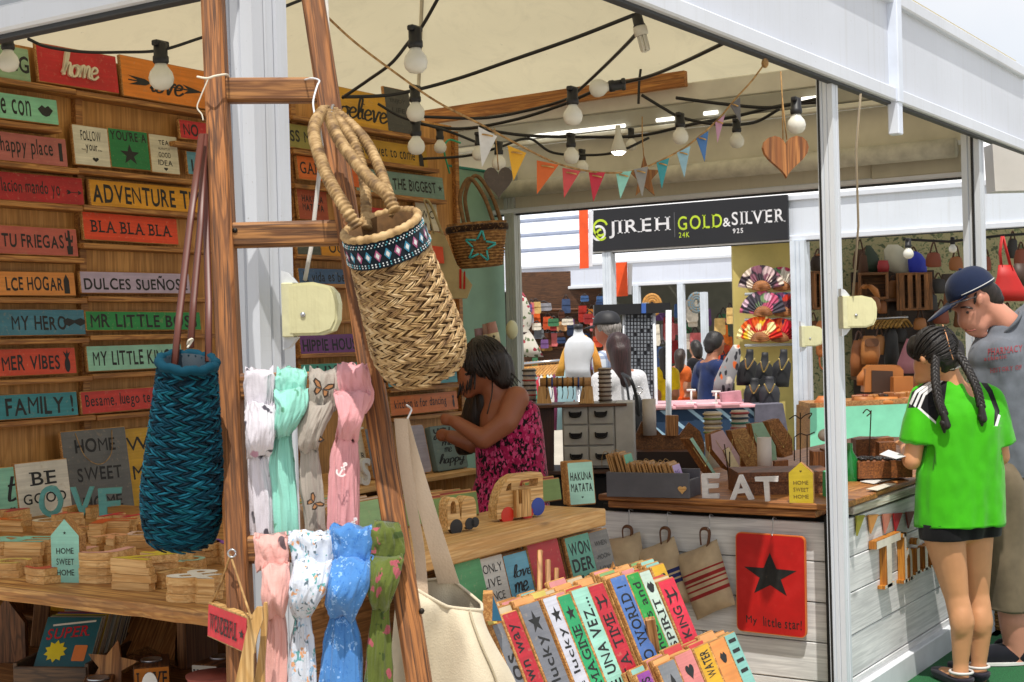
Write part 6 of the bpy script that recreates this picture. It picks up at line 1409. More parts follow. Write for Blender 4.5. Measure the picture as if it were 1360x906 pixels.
def bulb(label, px, yt, yb, lit=False, tilt=0., d=None, dark=False):
    L = .115; d = d or L*FPX/max(yb-yt, 8); o = W(px, yt, d=d); s = (yb-yt)*d/FPX/L
    M = Matrix.Translation(o) @ Matrix.Rotation(tilt, 4, tuple(FH)) @ Matrix.Scale(s, 4)
    t = thing('light_bulb', label, 'bulb', M, 'festoon bulbs under the tent roof')
    mb = MB(); mb.lathe([(.012, .004), (.017, .0), (.017, -.03), (.0195, -.032), (.0195, -.046), (.016, -.05)], 16); mb.box((0, 0, .0), (.045, .02, .014), .003); mb.build('socket', BLK, t, M)
    mb = MB(); mb.lathe([(.0135, -.046), (.016, -.056), (.027, -.07), (.031, -.085), (.028, -.1), (.018, -.111), (.002, -.115)], 18); mb.build('glass', emit('fff3d8', 9) if lit else (plain('55524a', .4) if dark else BULB), t, M)
    return t
for i, (lb, px, yt, yb, k) in enumerate((('white bulb hanging before the orange love sign', 213, 58, 120, {'d': 3.9}), ('partly cut white bulb at the top left corner', 10, 44, 96, {'d': 3.6}),
    ('highest white bulb under the tent roof', 551, 38, 98, {}), ('white bulb over the dark slate board', 551, 116, 162, {}), ('white bulb below the slate board, lowest of the three', 552, 162, 206, {}),
    ('white bulb in the middle of the tent under the batten', 760, 118, 167, {}), ('white bulb hanging lower in the middle of the tent', 758, 179, 218, {}), ('white bulb left of the grey pennant', 903, 152, 192, {}),
    ('white bulb hanging over the wooden heart', 1057, 132, 178, {}), ('white bulb behind the dark grey pennant', 978, 160, 197, {}), ('pale bulb behind the loose cables left of the white pennant', 584, 172, 204, {}),
    ('half hidden bulb under the black cable behind the coral pennant', 773, 200, 230, {}), ('bulb hanging behind the dark wooden heart', 662, 190, 226, {}), ('bulb half hidden behind the white pennant', 636, 178, 214, {}), ('unlit bulb right of the glowing lamp', 838, 172, 200, {}), ('small dim bulb between two pennants', 706, 176, 198, {'dark': True}))):
    bulb(lb, px, yt, yb, **k)
bulb('bulb lying sideways along the pine batten', 828, 112, 158, tilt=1.45)
# lit spot lamp
d = 6.6; o = W(821, 178, d=d); M = Matrix.Translation(o); t = thing('spot_lamp', 'glowing round spot lamp under the lamp track', 'lamp', M)
mb = MB(); mb.lathe([(.012, .04), (.014, 0), (.024, -.035), (.038, -.075), (.038, -.085), (.034, -.084)], 20); mb.build('housing', plain('c9c8c0', .35), t, M)
mb = MB(); mb.lathe([(.001, -.1), (.02, -.097), (.034, -.084)], 20); mb.build('lit_lens', emit('fff6e4', 14), t, M)
# compact fluorescent bulb at the fascia
o = W(846, 22, d=4.35); M = Matrix.Translation(o) @ Matrix.Rotation(-.22, 4, tuple(FH)); t = thing('energy_bulb', 'folded tube energy saving bulb at the fascia edge', 'bulb', M)
mb = MB(); mb.lathe([(.016, .01), (.017, -.025), (.02, -.03)], 14); mb.build('socket', BLK, t, M)
mb = MB(); mb.lathe([(.018, -.03), (.022, -.036), (.022, -.058), (.016, -.06)], 14); mb.build('base', plain('c9c6ba', .4), t, M)
for a in (0, 2.1, 4.2):
    x, y = .011*cos(a), .011*sin(a); x2, y2 = .011*cos(a+1), .011*sin(a+1); mb = MB(); mb.tube(spline([(x, y, -.058), (x, y, -.1), ((x+x2)/2, (y+y2)/2, -.108), (x2, y2, -.1), (x2, y2, -.058)], 5), .0045, 7); mb.build('glass_tube', glassy('e0ddd0', .15, .3), t, M)
# fluorescent strips on the track
for i, (x0, y0, x1, y1, lb) in enumerate(((700, 182, 830, 164, 'long white light strip under the lamp track left of the spot lamp'), (872, 160, 895, 156, 'short white light strip at the middle of the lamp track'), (935, 151, 953, 148, 'short white light strip right of the middle bulb'), (1065, 132, 1085, 129, 'short white light strip near the slim post'))):
    a = W(x0, y0, u=UFAR-.08); b = W(x1, y1, u=UFAR-.08); b.z = a.z; mb = MB(); mb.tube([a, b], .011, 8); tag(mb.build('light_strip', emit('fffdf4', 1.6)), lb, 'lamp')

# pennant twine
PD = ((430, 18, 3.1), (470, 55, 3.3), (520, 93, 3.5), (580, 135, 3.75), (640, 166, 3.95), (690, 193, 4.1), (730, 213, 4.2), (760, 223, 4.3), (795, 229, 4.4), (830, 229, 4.45), (855, 223, 4.5), (880, 212, 4.52), (908, 197, 4.54), (935, 176, 4.55), (957, 155, 4.56), (978, 130, 4.56), (998, 108, 4.56), (1016, 84, 4.56))
mb = MB(); mb.tube(spline([W(*p[:2], d=p[2]) for p in PD], 6), .0032, 6); tag(mb.build('twine', TWINE), 'long twine strung across the tent carrying coloured pennants', 'twine')
mb = MB(); mb.ell(W(1016, 84, d=4.555), (.012, .012, .016), 10, 6); tag(mb.build('knot', TWINE), 'twine knot at the fascia end of the pennant string', 'twine')
PG = 'coloured wooden pennants on the twine'
for nm, c, tl, tr, bt, d in (('white', 'd6d4d0', (635, 168), (660, 181), (640, 222), 3.95), ('yellow', 'dda41a', (674, 193), (699, 203), (682, 240), 4.08), ('orange', 'd8641a', (713, 213), (742, 219), (713, 258), 4.2), ('coral red', 'cf4a4a', (747, 223), (771, 227), (749, 263), 4.3), ('crimson', 'c0223a', (782, 229), (804, 229), (788, 268), 4.4),
    ('mint', '8fd0c0', (818, 229), (839, 227), (824, 264), 4.45), ('grey', '8f8d88', (842, 225), (861, 221), (853, 262), 4.47), ('teal', '2f8f96', (872, 216), (889, 210), (879, 251), 4.52), ('pale blue', '93bac8', (899, 203), (917, 194), (909, 236), 4.54), ('blue', '3f6fa8', (925, 184), (941, 174), (936, 215), 4.55), ('pink', 'b98aa0', (950, 163), (963, 152), (953, 190), 4.56), ('dark grey', '5e5b58', (970, 140), (983, 129), (984, 164), 4.56)):
    P = (tl, tr, bt); o = tri('pennant', '%s wooden pennant on the twine across the tent' % nm, 'pennant', P, [{'d': d-.008}, {'d': d-.008}, {'d': d-.012}], [paint(c, .55, .4)], .005, PG)
    cx, cy = (tl[0]+tr[0])/2, (tl[1]+tr[1])/2+6; s = .28*(tr[0]-tl[0]); mb = MB(); mb.tube(spline([W(cx-s, cy-2, d=d-.010), W(cx, cy-1, d=d-.016), W(cx+s, cy+.5, d=d-.010)], 4), .0024, 5); mb.build('cord_loop', straw(('9a7440', 'c8a060'), .8), o)
# hearts and star
def hang(name, label, cat, px, py, out, th, d, mat, cords, yaw=0.):
    o = W(px, py, d=d); M = Matrix.Translation(o) @ VIEWM @ Matrix.Rotation(yaw, 4, 'Z'); mb = MB(); mb.prism(out, -th/2, th/2)
    ob = mb.build(name, mat, None, M); tag(ob, label, cat)
    for pts in cords: mb = MB(); mb.tube([W(x, y, d=dd) for x, y, dd in pts], .0022, 5); mb.build('cord', TWINE, ob)
    return ob
d = 4.5; k = d/FPX
hang('wooden_heart', 'carved brown wooden heart hanging at the right near the slim post', 'heart', 1043, 204, [(x*1.0, z) for x, z in heart(31*k)], .02, d, wood('b57840', '8a5226', 'Z', .6, .5, .5), [[(1040, 186, d), (1039, 130, d), (1037, 95, d)], [(1045, 186, d), (1039, 130, d)]], .1)
d = 5.0; k = d/FPX
dh = hang('wooden_heart', 'dark grey brown wooden heart hanging by the green wall', 'heart', 662, 240, [(x, z*1.2) for x, z in heart(19.5*k)], .02, d, paint('4c4138', .6, .8), [[(662, 226, d), (660, 200, d), (657, 170, d)]])
d = 4.9; k = d/FPX
hang('wooden_star', 'brown wooden star hanging behind the grey pennant', 'star', 856, 236, [(x*.72, z) for x, z in star(30*k, 5, .42, 0)], .015, d, wood('a5702e', '7a4a1c', 'Z', 1), [[(855, 208, d), (853, 180, d), (853, 155, d)]])
# folded flap under the fascia at the right
mb = pxo([(1318, 191), (1362, 207), (1400, 222), (1400, 252), (1322, 254)], 5.4, .1); tag(mb.build('folded_flap', [plain('b9b6b0', .6), plain('cfd4da', .5)]), 'grey white folded awning flap hanging under the fascia at the right edge', 'awning')
# ================================================================== STALLS ACROSS THE AISLE
U2 = 12.3
zb2, zt2 = W(1060, 320, u=U2).z, W(1060, 259, u=U2).z
vl, vr = W(785, 300, u=U2).y, W(1420, 300, u=U2).y
def white_fascia(label, u, va, vb_, z0, z1, c='dbe2ec', nm='awning_fascia'):
    return fascia(label, (u, va), (u, vb_), z0, z1, (-1, 0), rail=.05, panel=c, name=nm)
f2 = white_fascia('white fascia of the opposite stalls, right of the black jewellery sign', U2, vl, vr-1, zb2, zt2)
mb = MB(); mb.add([V((U2-.02, vl, zt2)), V((U2-.02, vr-1, zt2)), V((U2+3, vr-1, zt2+1.15)), V((U2+3, vl-.6, zt2+1.15)), V((U2+3, vl, zt2))], [[0, 1, 2, 3], [0, 3, 4]]); tag(mb.build('stall_roof', canopy_cloth('f4f4f6', .08)), 'sunlit white roof of the opposite stall row', 'roof')
# jewellery sign
a = W(787, 306, u=U2-.05); b = W(1047, 289, u=U2-.05); z0 = W(917, 326.5, u=U2-.05).z; z1 = W(917, 269, u=U2-.05).z
Mj = rotz((U2-.05, (a.y+b.y)/2, z0), -pi/2); wj, hj = a.y-b.y, z1-z0
mb = MB(); mb.box((0, 0, hj/2), (wj, .04, hj), .004); js = mb.build('shop_sign', plain('15161c', .45), None, Mj); tag(js, 'black shop sign reading JIREH GOLD and SILVER over the opposite stall', 'sign')
tb = MB(); Wt, Yg, yy = 0, 1, -.0215
X = lambda px: (px-917)/260*wj
Z = lambda f: f*hj
put_text(tb, 'JIREH', X(854.5), Z(.5), X(897)-X(812), Z(.42), yy, 'serif', Wt); put_text(tb, 'GOLD', X(936), Z(.53), X(966)-X(908), Z(.32), yy, 'serif', Yg); put_text(tb, '&', X(971), Z(.48), X(976)-X(966), Z(.2), yy, 'serif', Wt); put_text(tb, 'SILVER', X(1011), Z(.55), X(1045)-X(978), Z(.3), yy, 'serif', Wt)
put_text(tb, '24K', X(915), Z(.26), X(922)-X(908), Z(.12), yy, 'serif', Yg); put_text(tb, '925', X(985), Z(.27), X(992)-X(979), Z(.11), yy, 'serif', Wt)
tb.flat([(X(902), Z(.22)), (X(903), Z(.22)), (X(903), Z(.8)), (X(902), Z(.8))], yy, None, 2)
for cx, cz, r_, a0, a1, mi in ((800, .56, .19, 20, 300, 1), (797, .44, .17, 200, 480, 0), (801, .40, .13, 90, 330, 1)): line2(tb, [(X(cx)+r_*hj*cos(R(a0+(a1-a0)*i/12)), Z(cz)+r_*hj*.95*sin(R(a0+(a1-a0)*i/12))) for i in range(13)], .035*hj*1.6, yy-.0004*mi, mi)
tb.build('lettering', [paint('dcdce0', .5, 0), paint('b4cc2a', .5, 0), plain('55565a')], js, Mj)
def fpost(label, px, w, u, y0=None, mat=None, z1=None):
    p = W(px, 400, u=u); k = dep(p)/FPX; mb = MB(); P = profile(w*k); mb.loft([[V((x, y, z)) for x, y in P] for z in (0, z1 or zb2)], 0, False); return tag(mb.build('stall_post', mat or plain('cfd8e2', .4), None, Matrix.Translation((p.x, p.y, 0))), label, 'post')
fpost('white post at the right end of the jewellery sign', 1064, 20, U2); fpost('white post under the left end of the jewellery sign', 810, 13, U2); fpost('white post of the bag stall hidden behind the far post and the man', 1296, 20, U2)
fpost('thin white post beside the rack of earring cards', 857, 7, 13.4, z1=W(857, 402, u=13.4).z); fpost('thin white post in the middle of the aisle right of the girl in yellow', 935, 8, 17.0, z1=W(935, 388, u=17.0).z); 
mb = MB(); mb.tube([W(888, 412, d=9.2), W(888, 548, d=9.2), W(888, 640, d=9.2)], .02, 8); tag(mb.build('stall_post', plain('dfe4ea', .4)), 'slim white pole rising from the wooden block on the counter tray', 'post')

# third row far behind
U3 = 21.5
zb3, zt3 = W(800, 382, u=U3).z, W(800, 348, u=U3).z
v3a, v3b = W(560, 370, u=U3).y, W(990, 370, u=U3).y
white_fascia('long white fascia of the farthest stall row', U3, v3a, v3b-3, zb3, zt3, 'd3daea')
mb = MB(); P0, P1 = V((U3, v3a, zt3)), V((U3, v3b-3, zt3)); n3 = 6
zr = W(760, 235, u=U3+3.2).z
for i in range(n3):
    t0, t1 = i/n3, (i+1)/n3; q = lambda P, t: P+V((3.2*t, 0, (zr-zt3)*t))
    mb.add([q(P0, t0), q(P1, t0), q(P1, t1)-V((0, 0, .03)), q(P0, t1)-V((0, 0, .03))], [[0, 1, 2, 3]]); mb.add([q(P0, t1)-V((0, 0, .03)), q(P1, t1)-V((0, 0, .03)), q(P1, t1)+V((-.05, 0, .03)), q(P0, t1)+V((-.05, 0, .03))], [[0, 1, 2, 3]], None, 1)
tag(mb.build('stall_roof', [plain('dfe4ee', .5), plain('aab2c4', .5)]), 'white ribbed roof of the farthest stall row', 'roof')
mb = pxo([(668, 338), (691, 337), (692, 376), (668, 378)], 15., .1); tag(mb.build('awning_fascia', [plain('d3d8e4', .5)]*2), 'short white fascia end just right of the green wall', 'awning')
for x0, y0, x1, y1, d, lb in ((769, 279, 782, 356, 12.9, 'long orange banner left of the black jewellery sign'), (818, 349, 834, 393, 15., 'short orange banner hanging below the jewellery sign')):
    mb = pxo([(x0, y0), (x1-1, y0-1), (x1, y1), (x0+1, y1+1)], d, .02); q = tag(mb.build('banner', [paint('e8521a', .6, .1)]*2), lb, 'banner')
    mb = pxo([(x1, y0+2), (x1+6, y0+1), (x1+5, y1-2), (x1, y1-2)], d+.02, .02); mb.build('white_edge', [plain('dde2ea')]*2, q)
fpost('white post of the far stall left of the wall of pouches', 690, 8, U3, z1=zb3, mat=plain('c9ced6')); fpost('white post of the far stall right of the earring rack', 846, 8, U3, z1=zb3); fpost('white post of the far stall behind the man in navy', 905, 8, U3, z1=zb3)
# back walls of the far row
def fwall(label, x0, x1, d, mat, z1=2.6):
    a = W(x0, 440, d=d); b = W(x1, 440, d=d); x = b-a; x.z = 0; mb = MB(); mb.box((0, .03, z1/2), (x.length, .06, z1), .004); return tag(mb.build('stall_wall', mat, None, frame(V(((a.x+b.x)/2, (a.y+b.y)/2, 0)), x, ZU)), label, 'wall')
DW = 25.
fwall('brown wooden back wall of the far stall hung with pouches', 690, 800, DW, wood('6a4224', '46290f', 'X'))
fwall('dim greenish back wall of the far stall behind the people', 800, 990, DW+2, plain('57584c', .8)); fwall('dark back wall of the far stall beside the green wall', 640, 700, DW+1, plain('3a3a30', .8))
r8 = random.Random(21); FG = 'small goods hung in the far stall'
pal = ['b8452a', 'd8702a', '3d5a86', '8a2a2a', 'c9a86a', '2a3a5a', '6a4a7a', 'c96a6a', '3a6a4a', '8f8f94', 'd0c8b8', '4a2a1c']
def pouch(px, py, w_, h_, d, c):
    o = W(px, py+h_, d=d); k = d/FPX; w_, h_ = w_*k, h_*k; M = viewm(o); mb = MB(); out = [(-w_/2, h_*.1), (-w_*.4, 0), (w_*.4, 0), (w_/2, h_*.1), (w_*.45, h_*.75), (-w_*.45, h_*.75)]
    mb.prism(out, -.05, .0); mb.prism([(-w_*.46, h_*.45), (w_*.46, h_*.45), (w_*.44, h_*.78), (-w_*.44, h_*.78)], -.06, -.045); ob = mb.build('hanging_pouch', fabric(c, .8, 40., .3), None, M)
    mb = MB(); mb.tube(spline([(-w_*.35, -.02, h_*.72), (0, -.02, h_), (w_*.35, -.02, h_*.72)], 4), .012, 5); mb.build('strap', plain('2a1c14'), ob, M); return ob
for px, py, w_, h_, c, lb in ((722, 400, 22, 13, '8f8f96', 'pale grey pouch on the top row of the far wall'), (712, 412, 12, 20, 'd8602a', 'orange toy figure pouch on the far wooden wall'), (728, 416, 14, 22, 'c2502a', 'brick red pouch in the middle of the far wall'), (752, 392, 12, 24, '3a4a6a', 'slate blue pouch on the right of the far wall'), (746, 424, 14, 16, 'd0a070', 'tan pouch low on the far wall'), (735, 438, 22, 14, '55606a', 'wide grey blue pouch below the brick red one'), (716, 434, 14, 16, '6a6f74', 'grey pouch at the lower left of the far wall'), (774, 400, 12, 28, '9a2a22', 'long red pouch near the right end of the far wall'), (786, 405, 10, 26, 'b8702a', 'ochre pouch at the right end of the far wall'), (700, 398, 10, 40, '2a2c30', 'black long bag at the left end of the far wall'), (758, 424, 10, 22, '27324a', 'navy pouch low on the right of the far wall'), (722, 456, 24, 10, '8a6a3a', 'flat brown pouch at the bottom of the far wall')):
    tag(pouch(px, py, w_, h_, DW-.1, c), lb, 'pouch', FG)
for i in range(44):
    px = 695+r8.random()*103; py = 390+r8.random()*98; tag(pouch(px, py, 7+r8.random()*9, 9+r8.random()*14, DW-.15-r8.random()*.3, r8.choice(pal)), 'small colourful trinket pouch crowded on the brown far wall', 'pouch', 'trinkets crowding the brown far wall')
for i, y in enumerate((412, 436, 462)):
    mb = MB(); mb.tube([W(696, y, d=DW-.06), W(798, y-1, d=DW-.06)], .03, 6); tag(mb.build('wall_rail', wood('7a4a26', '5a3417', 'X')), ('upper', 'middle', 'lower')[i]+' wooden rail on the far stall wall', 'rail')
# goods on the right of the far row: hanging clothes / hats / hoops
for i in range(46):
    px = 838+r8.random()*140; py = 388+r8.random()*100; c = r8.choice(pal); tag(pouch(px, py, 9+r8.random()*9, 18+r8.random()*26, 23.5+r8.random()*2.5, c), 'small colourful goods hanging in the far stall behind the people', 'goods', 'colourful goods in the far stall')
for px, py, r_, c, lb in ((866, 405, 11, 'c98a3a', 'straw coloured hoop hanging in the far stall'), (925, 402, 10, '3a7a96', 'blue hoop hanging in the far stall')):
    mb = MB(); d = 21.; k = d/FPX
    for q in (1, .75, .5): mb.tube([W(px+r_*q*cos(a), py+r_*1.2*q*sin(a), d=d) for a in [2*pi*i/20 for i in range(21)]], .03, 6)
    tag(mb.build('hoop', straw((c, '8a6a3a'))), lb, 'hoop')
# clothes rail with garments, dress, mannequin
dr3 = 11.5; k = dr3/FPX
rail = thing('clothes_rail', 'low clothes rail crowded with colourful garments left of the mannequin', 'clothes rail', W(725, 560, d=dr3+.1))
mb = MB(); mb.tube([W(690, 484, d=dr3), W(760, 478, d=dr3)], .015, 8); mb.build('rail', STEEL, rail)
for px in (691, 759): mb = MB(); p = W(px, 482, d=dr3); mb.tube([p, V((p.x, p.y, 0))], .014, 8); mb.build('leg', STEEL, rail)
gc = ['d8d8d4', 'c9b04a', 'b8452a', '5aa8b8', 'd0d4d8', 'e0a0b0', '3a6a8a', 'd8d0c0', '4a9a8a', 'c23a4a', 'e0dcd4', 'd8a23a', 'b0c8d4', 'e4e2de', '7a3a5a', '9ac0c8']
for i, c in enumerate(gc):
    px = 693+i*4.3; py = 484-i*.35; M = Matrix.Translation(W(px, py, d=dr3)) @ VIEWM @ Matrix.Rotation(R(58), 4, 'Z'); g_ = thing('garment', 'garment on a wooden hanger on the crowded clothes rail', 'clothes', M, 'garments on the clothes rail')
    mb = MB(); h_ = 50*k; rg = []
    for z, wd, th in ((-.06, .10, .02), (-.1, .2, .03), (-.14, .23, .04), (-.3, .2, .05), (-.55, .23, .06)): rg.append([V((wd*cos(a)*(1+.08*sin(5*a)), th*sin(a), z)) for a in [2*pi*j/16 for j in range(16)]])
    mb.loft(rg, 0, True); mb.build('cloth', floral(c, (pal[i % 12],), 14., .22) if i % 2 else fabric(c), g_, M)
    mb = MB(); mb.tube(spline([(-.2, 0, -.11), (-.08, 0, -.05), (0, 0, -.03), (.08, 0, -.05), (.2, 0, -.11)], 4), .011, 6); mb.tube([(0, 0, -.03), (0, 0, .02)], .004, 5); mb.build('hanger', wood('d8a25a', 'b07a34', 'X'), g_, M)
def loftpx(st, d, flat=.6, n=20, amp=.05, nf=6):
    rg = []
    for x, y, hw in st:
        c = W(x, y, d=d); k = d/FPX; rg.append([c + RT*cos(a)*hw*k*(1+amp*sin(nf*a)) - FWD*sin(a)*hw*k*flat*(1+amp*sin(nf*a+1)) for a in [2*pi*j/n for j in range(n)]])
    mb = MB(); mb.loft(rg, 0, True); return mb
d = 10.6
dress = loftpx([(690, 392, 4), (690, 396, 9), (691, 405, 12), (693, 420, 13), (694, 432, 12), (693, 438, 9), (695, 446, 13), (697, 460, 18), (700, 474, 22)], d, .5).build('dress', floral('cdc8bc', ('9a3040', '5a6a4a'), 16., .28)); tag(dress, 'white floral dress hanging next to the green wall', 'dress')
mb = MB(); mb.tube(spline([W(684, 396, d=d), W(690, 388, d=d), W(697, 395, d=d)], 5), .012, 6); mb.build('hanger', plain('a83a4a', .5), dress)
loftpx([(693, 441, 10.5), (693, 444, 10.5)], d-.0, .6).build('belt', plain('3a2a2a', .6), dress)
d = 10.2
mq = loftpx([(768, 502, 17), (767, 490, 16.5), (767, 478, 17.5), (769, 466, 20), (770, 456, 19), (770, 450, 15), (769, 446, 8), (768, 441, 6), (768, 436, 5.5)], d, .62, amp=0.).build('mannequin', plain('cfd3da', .4)); tag(mq, 'white headless mannequin bust in the aisle', 'mannequin')
mb = MB(); mb.lathe([(.032, 0), (.034, .03), (.02, .035)], 16, Matrix.Translation(W(768, 437, d=d))); mb.build('neck_cap', plain('2b2b30', .5), mq)
mb = MB(); p = W(768, 502, d=d); mb.tube([p, V((p.x, p.y, 0))], .02, 8); mb.build('stand', STEEL, mq)
dr_ = loftpx([(757, 452, 3), (751, 468, 4.5), (746, 486, 5), (743, 500, 6)], d+.05, .4).build('shawl', fabric('d8a24a')); tag(dr_, 'mustard shawl draped on the left of the mannequin', 'shawl')
dr_ = loftpx([(775, 445, 3), (785, 455, 4), (792, 475, 5), (795, 495, 6)], d+.1, .4).build('shawl', fabric('d99a4a')); tag(dr_, 'orange shawl draped behind the right of the mannequin', 'shawl')
# earring rack with black header
d = 11.0
er = thing('earring_rack', 'black headed display rack of earring cards behind the woman in white', 'rack', W(850, 545, d=d))
mb = pxo([(789, 405), (890, 402), (890, 415), (789, 420)], d, .12); mb.build('header', [plain('121216', .5)]*2, er)
mb = pxo([(852, 403), (858, 403), (858, 416), (852, 416)], d-.01, .006); mb.build('blue_stripe', [plain('3a62b0', .5)]*2, er)
mb = pxo([(828, 416), (868, 415), (868, 540), (828, 540)], d+.04, .03); mb.build('back_panel', [plain('23252c', .6)]*2, er)
mb = MB()
for i in range(9):
    for j in range(24):
        if r8.random() < .12: continue
        c = W(830.5+i*4.4, 420+j*4.9, d=d+.03); k = d/FPX; mb.box((0, 0, 0), (2.7*k, .008, 3.6*k), .001, viewm(c))
cards = mb.build('earring_cards', plain('787d85', .5), er); cards['kind'] = 'stuff'
for px in (829, 868): mb = MB(); p = W(px, 415, d=d+.05); mb.tube([p, V((p.x, p.y, 0))], .016, 6); mb.build('pole', plain('d8dce2', .4), er)

# jewellery counter
d = 10.9
def slope_box(name, label, cat, pts, d, th, mats): q = pxo(pts, d, th).build(name, mats); return tag(q, label, cat)
def striped(c1, c2, sc):
    m, nt, bs = nodes('striped_cloth'); co = coords(nt, (sc, sc, sc), False); sp = mk(nt, 'ShaderNodeSeparateXYZ'); nt.links.new(co, sp.inputs[0])
    ad = mk(nt, 'ShaderNodeMath', operation='SUBTRACT'); nt.links.new(sp.outputs[2], ad.inputs[0]); nt.links.new(sp.outputs[1], ad.inputs[1]); fr = mk(nt, 'ShaderNodeMath', operation='FRACT'); nt.links.new(ad.outputs[0], fr.inputs[0])
    nt.links.new(ramp(nt, fr.outputs[0], [(.80, lin(c1)), (.83, lin(c2))]), bs.inputs['Base Color']); bs.inputs['Roughness'].default_value = .85; return m
jc = slope_box('stall_counter', 'jewellery counter with a navy striped cloth across the aisle', 'counter', [(866, 546), (1002, 540), (1002, 760), (866, 760)], d, .9, [striped('14304c', '8fb0c4', 5.5), plain('3a3c44')])
mb = MB(); A_, B_ = W(864, 546, d=d-.02), W(1004, 540, d=d-.02); x = B_-A_; x.z = 0; M = frame((A_+B_)/2, x, ZU); mb.box((0, .48, .012), (x.length, 1.0, .02), .004); mb.build('pink_cloth', fabric('d8a0a8'), jc, M)
zj = ((A_+B_)/2).z+.024
slope_box('table_cloth', 'grey cloth covering the right end of the jewellery counter', 'cloth', [(1003, 538), (1040, 536), (1046, 570), (1046, 700), (1003, 700)], d-.05, .9, [fabric('5c5a66')]*2)
for i, (px, c) in enumerate(((880, 'd8a8ac'), (908, 'd49aa2'), (936, 'd8a8b0'), (968, 'd69ea6'))):
    M = frame(W(px, 545-i*1.2, d=d+.05)+V((0, 0, .03)), RH, ZU); mb = MB(); mb.box((0, 0, 0), (.14, .2, .022), .004); tag(mb.build('jewellery_pad', fabric(c), None, M), 'pink jewellery display pad lying on the counter', 'pad', 'pink pads on the jewellery counter')
for px, h_, lb in ((918, 20, 'small white T stand, left of the pair on the jewellery counter'), (951, 18, 'small white T stand, right of the pair on the jewellery counter')):
    mb = MB(); k = d/FPX; o = W(px, 538, d=d+.2); mb.tube([o, o+UP*h_*k], .008, 6); mb.tube([o+UP*h_*k-RT*.035, o+UP*h_*k+RT*.035], .009, 6); mb.box((0, 0, .01), (.08, .05, .02), .003, viewm(o)); tag(mb.build('ring_stand', plain('d8d8d4', .4)), lb, 'stand')
def bust(label, px, yt, yb, hw, c, d, tilt=0.):
    h_ = yb-yt; q = loftpx([(px, yb, hw*.9), (px, yb-h_*.15, hw*.95), (px+tilt*.3, yb-h_*.45, hw), (px+tilt*.6, yb-h_*.62, hw*.9), (px+tilt*.8, yb-h_*.74, hw*.45), (px+tilt, yb-h_*.9, hw*.38), (px+tilt, yt, hw*.36)], d, .55, amp=0.).build('necklace_bust', plain(c, .6)); tag(q, label, 'necklace bust', 'necklace busts on the jewellery counter')
    k = d/FPX; mb = MB(); mb.tube(spline([W(px-hw*.5+tilt, yt+h_*.25, d=d-.1), W(px+tilt*.4, yt+h_*.55, d=d-hw*k*.6), W(px+hw*.5+tilt, yt+h_*.25, d=d-.1)], 6), .006, 5); mb.build('necklace', plain('c9b070', .3, .7), q)
    return q
bust('black necklace bust tilted left beside the grey patterned scarf', 990, 464, 512, 13, '111114', 11.3, 6); bust('black necklace bust in the middle under the fans', 1013, 468, 516, 12, '121215', 11.5, 3); bust('black necklace bust close to the white stall post', 1036, 464, 514, 13, '131318', 11.6, 5); bust('small dark grey bust in front of the black ones', 1022, 500, 540, 14, '26262c', 11.1, 0); bust('low black velvet bust behind the pink box', 1000, 502, 540, 13, '17171b', 11.2, 2)
loftpx([(958, 526, 12), (962, 505, 13), (970, 485, 12), (976, 468, 8), (978, 458, 4)], 11.2, .5).build('scarf', floral('8a8a8c', ('c9c4bc', 'c8602a', '2a2a2e'), 9., .36)); tag(bpy.data.objects[-1] if False else [o for o in COL.objects][-1], 'grey patterned scarf on a bust in front of the man in navy', 'scarf')
slope_box('jewellery_box', 'dusty pink jewellery box on the counter below the black busts', 'box', [(958, 522), (984, 519), (986, 533), (960, 535)], 11.0, .12, [fabric('c08a94')]*2)
slope_box('drawer_box', 'black drawer box with metal clasps below the busts', 'box', [(995, 505), (1030, 502), (1032, 538), (997, 540)], 11.4, .2, [plain('17171a', .4)]*2)
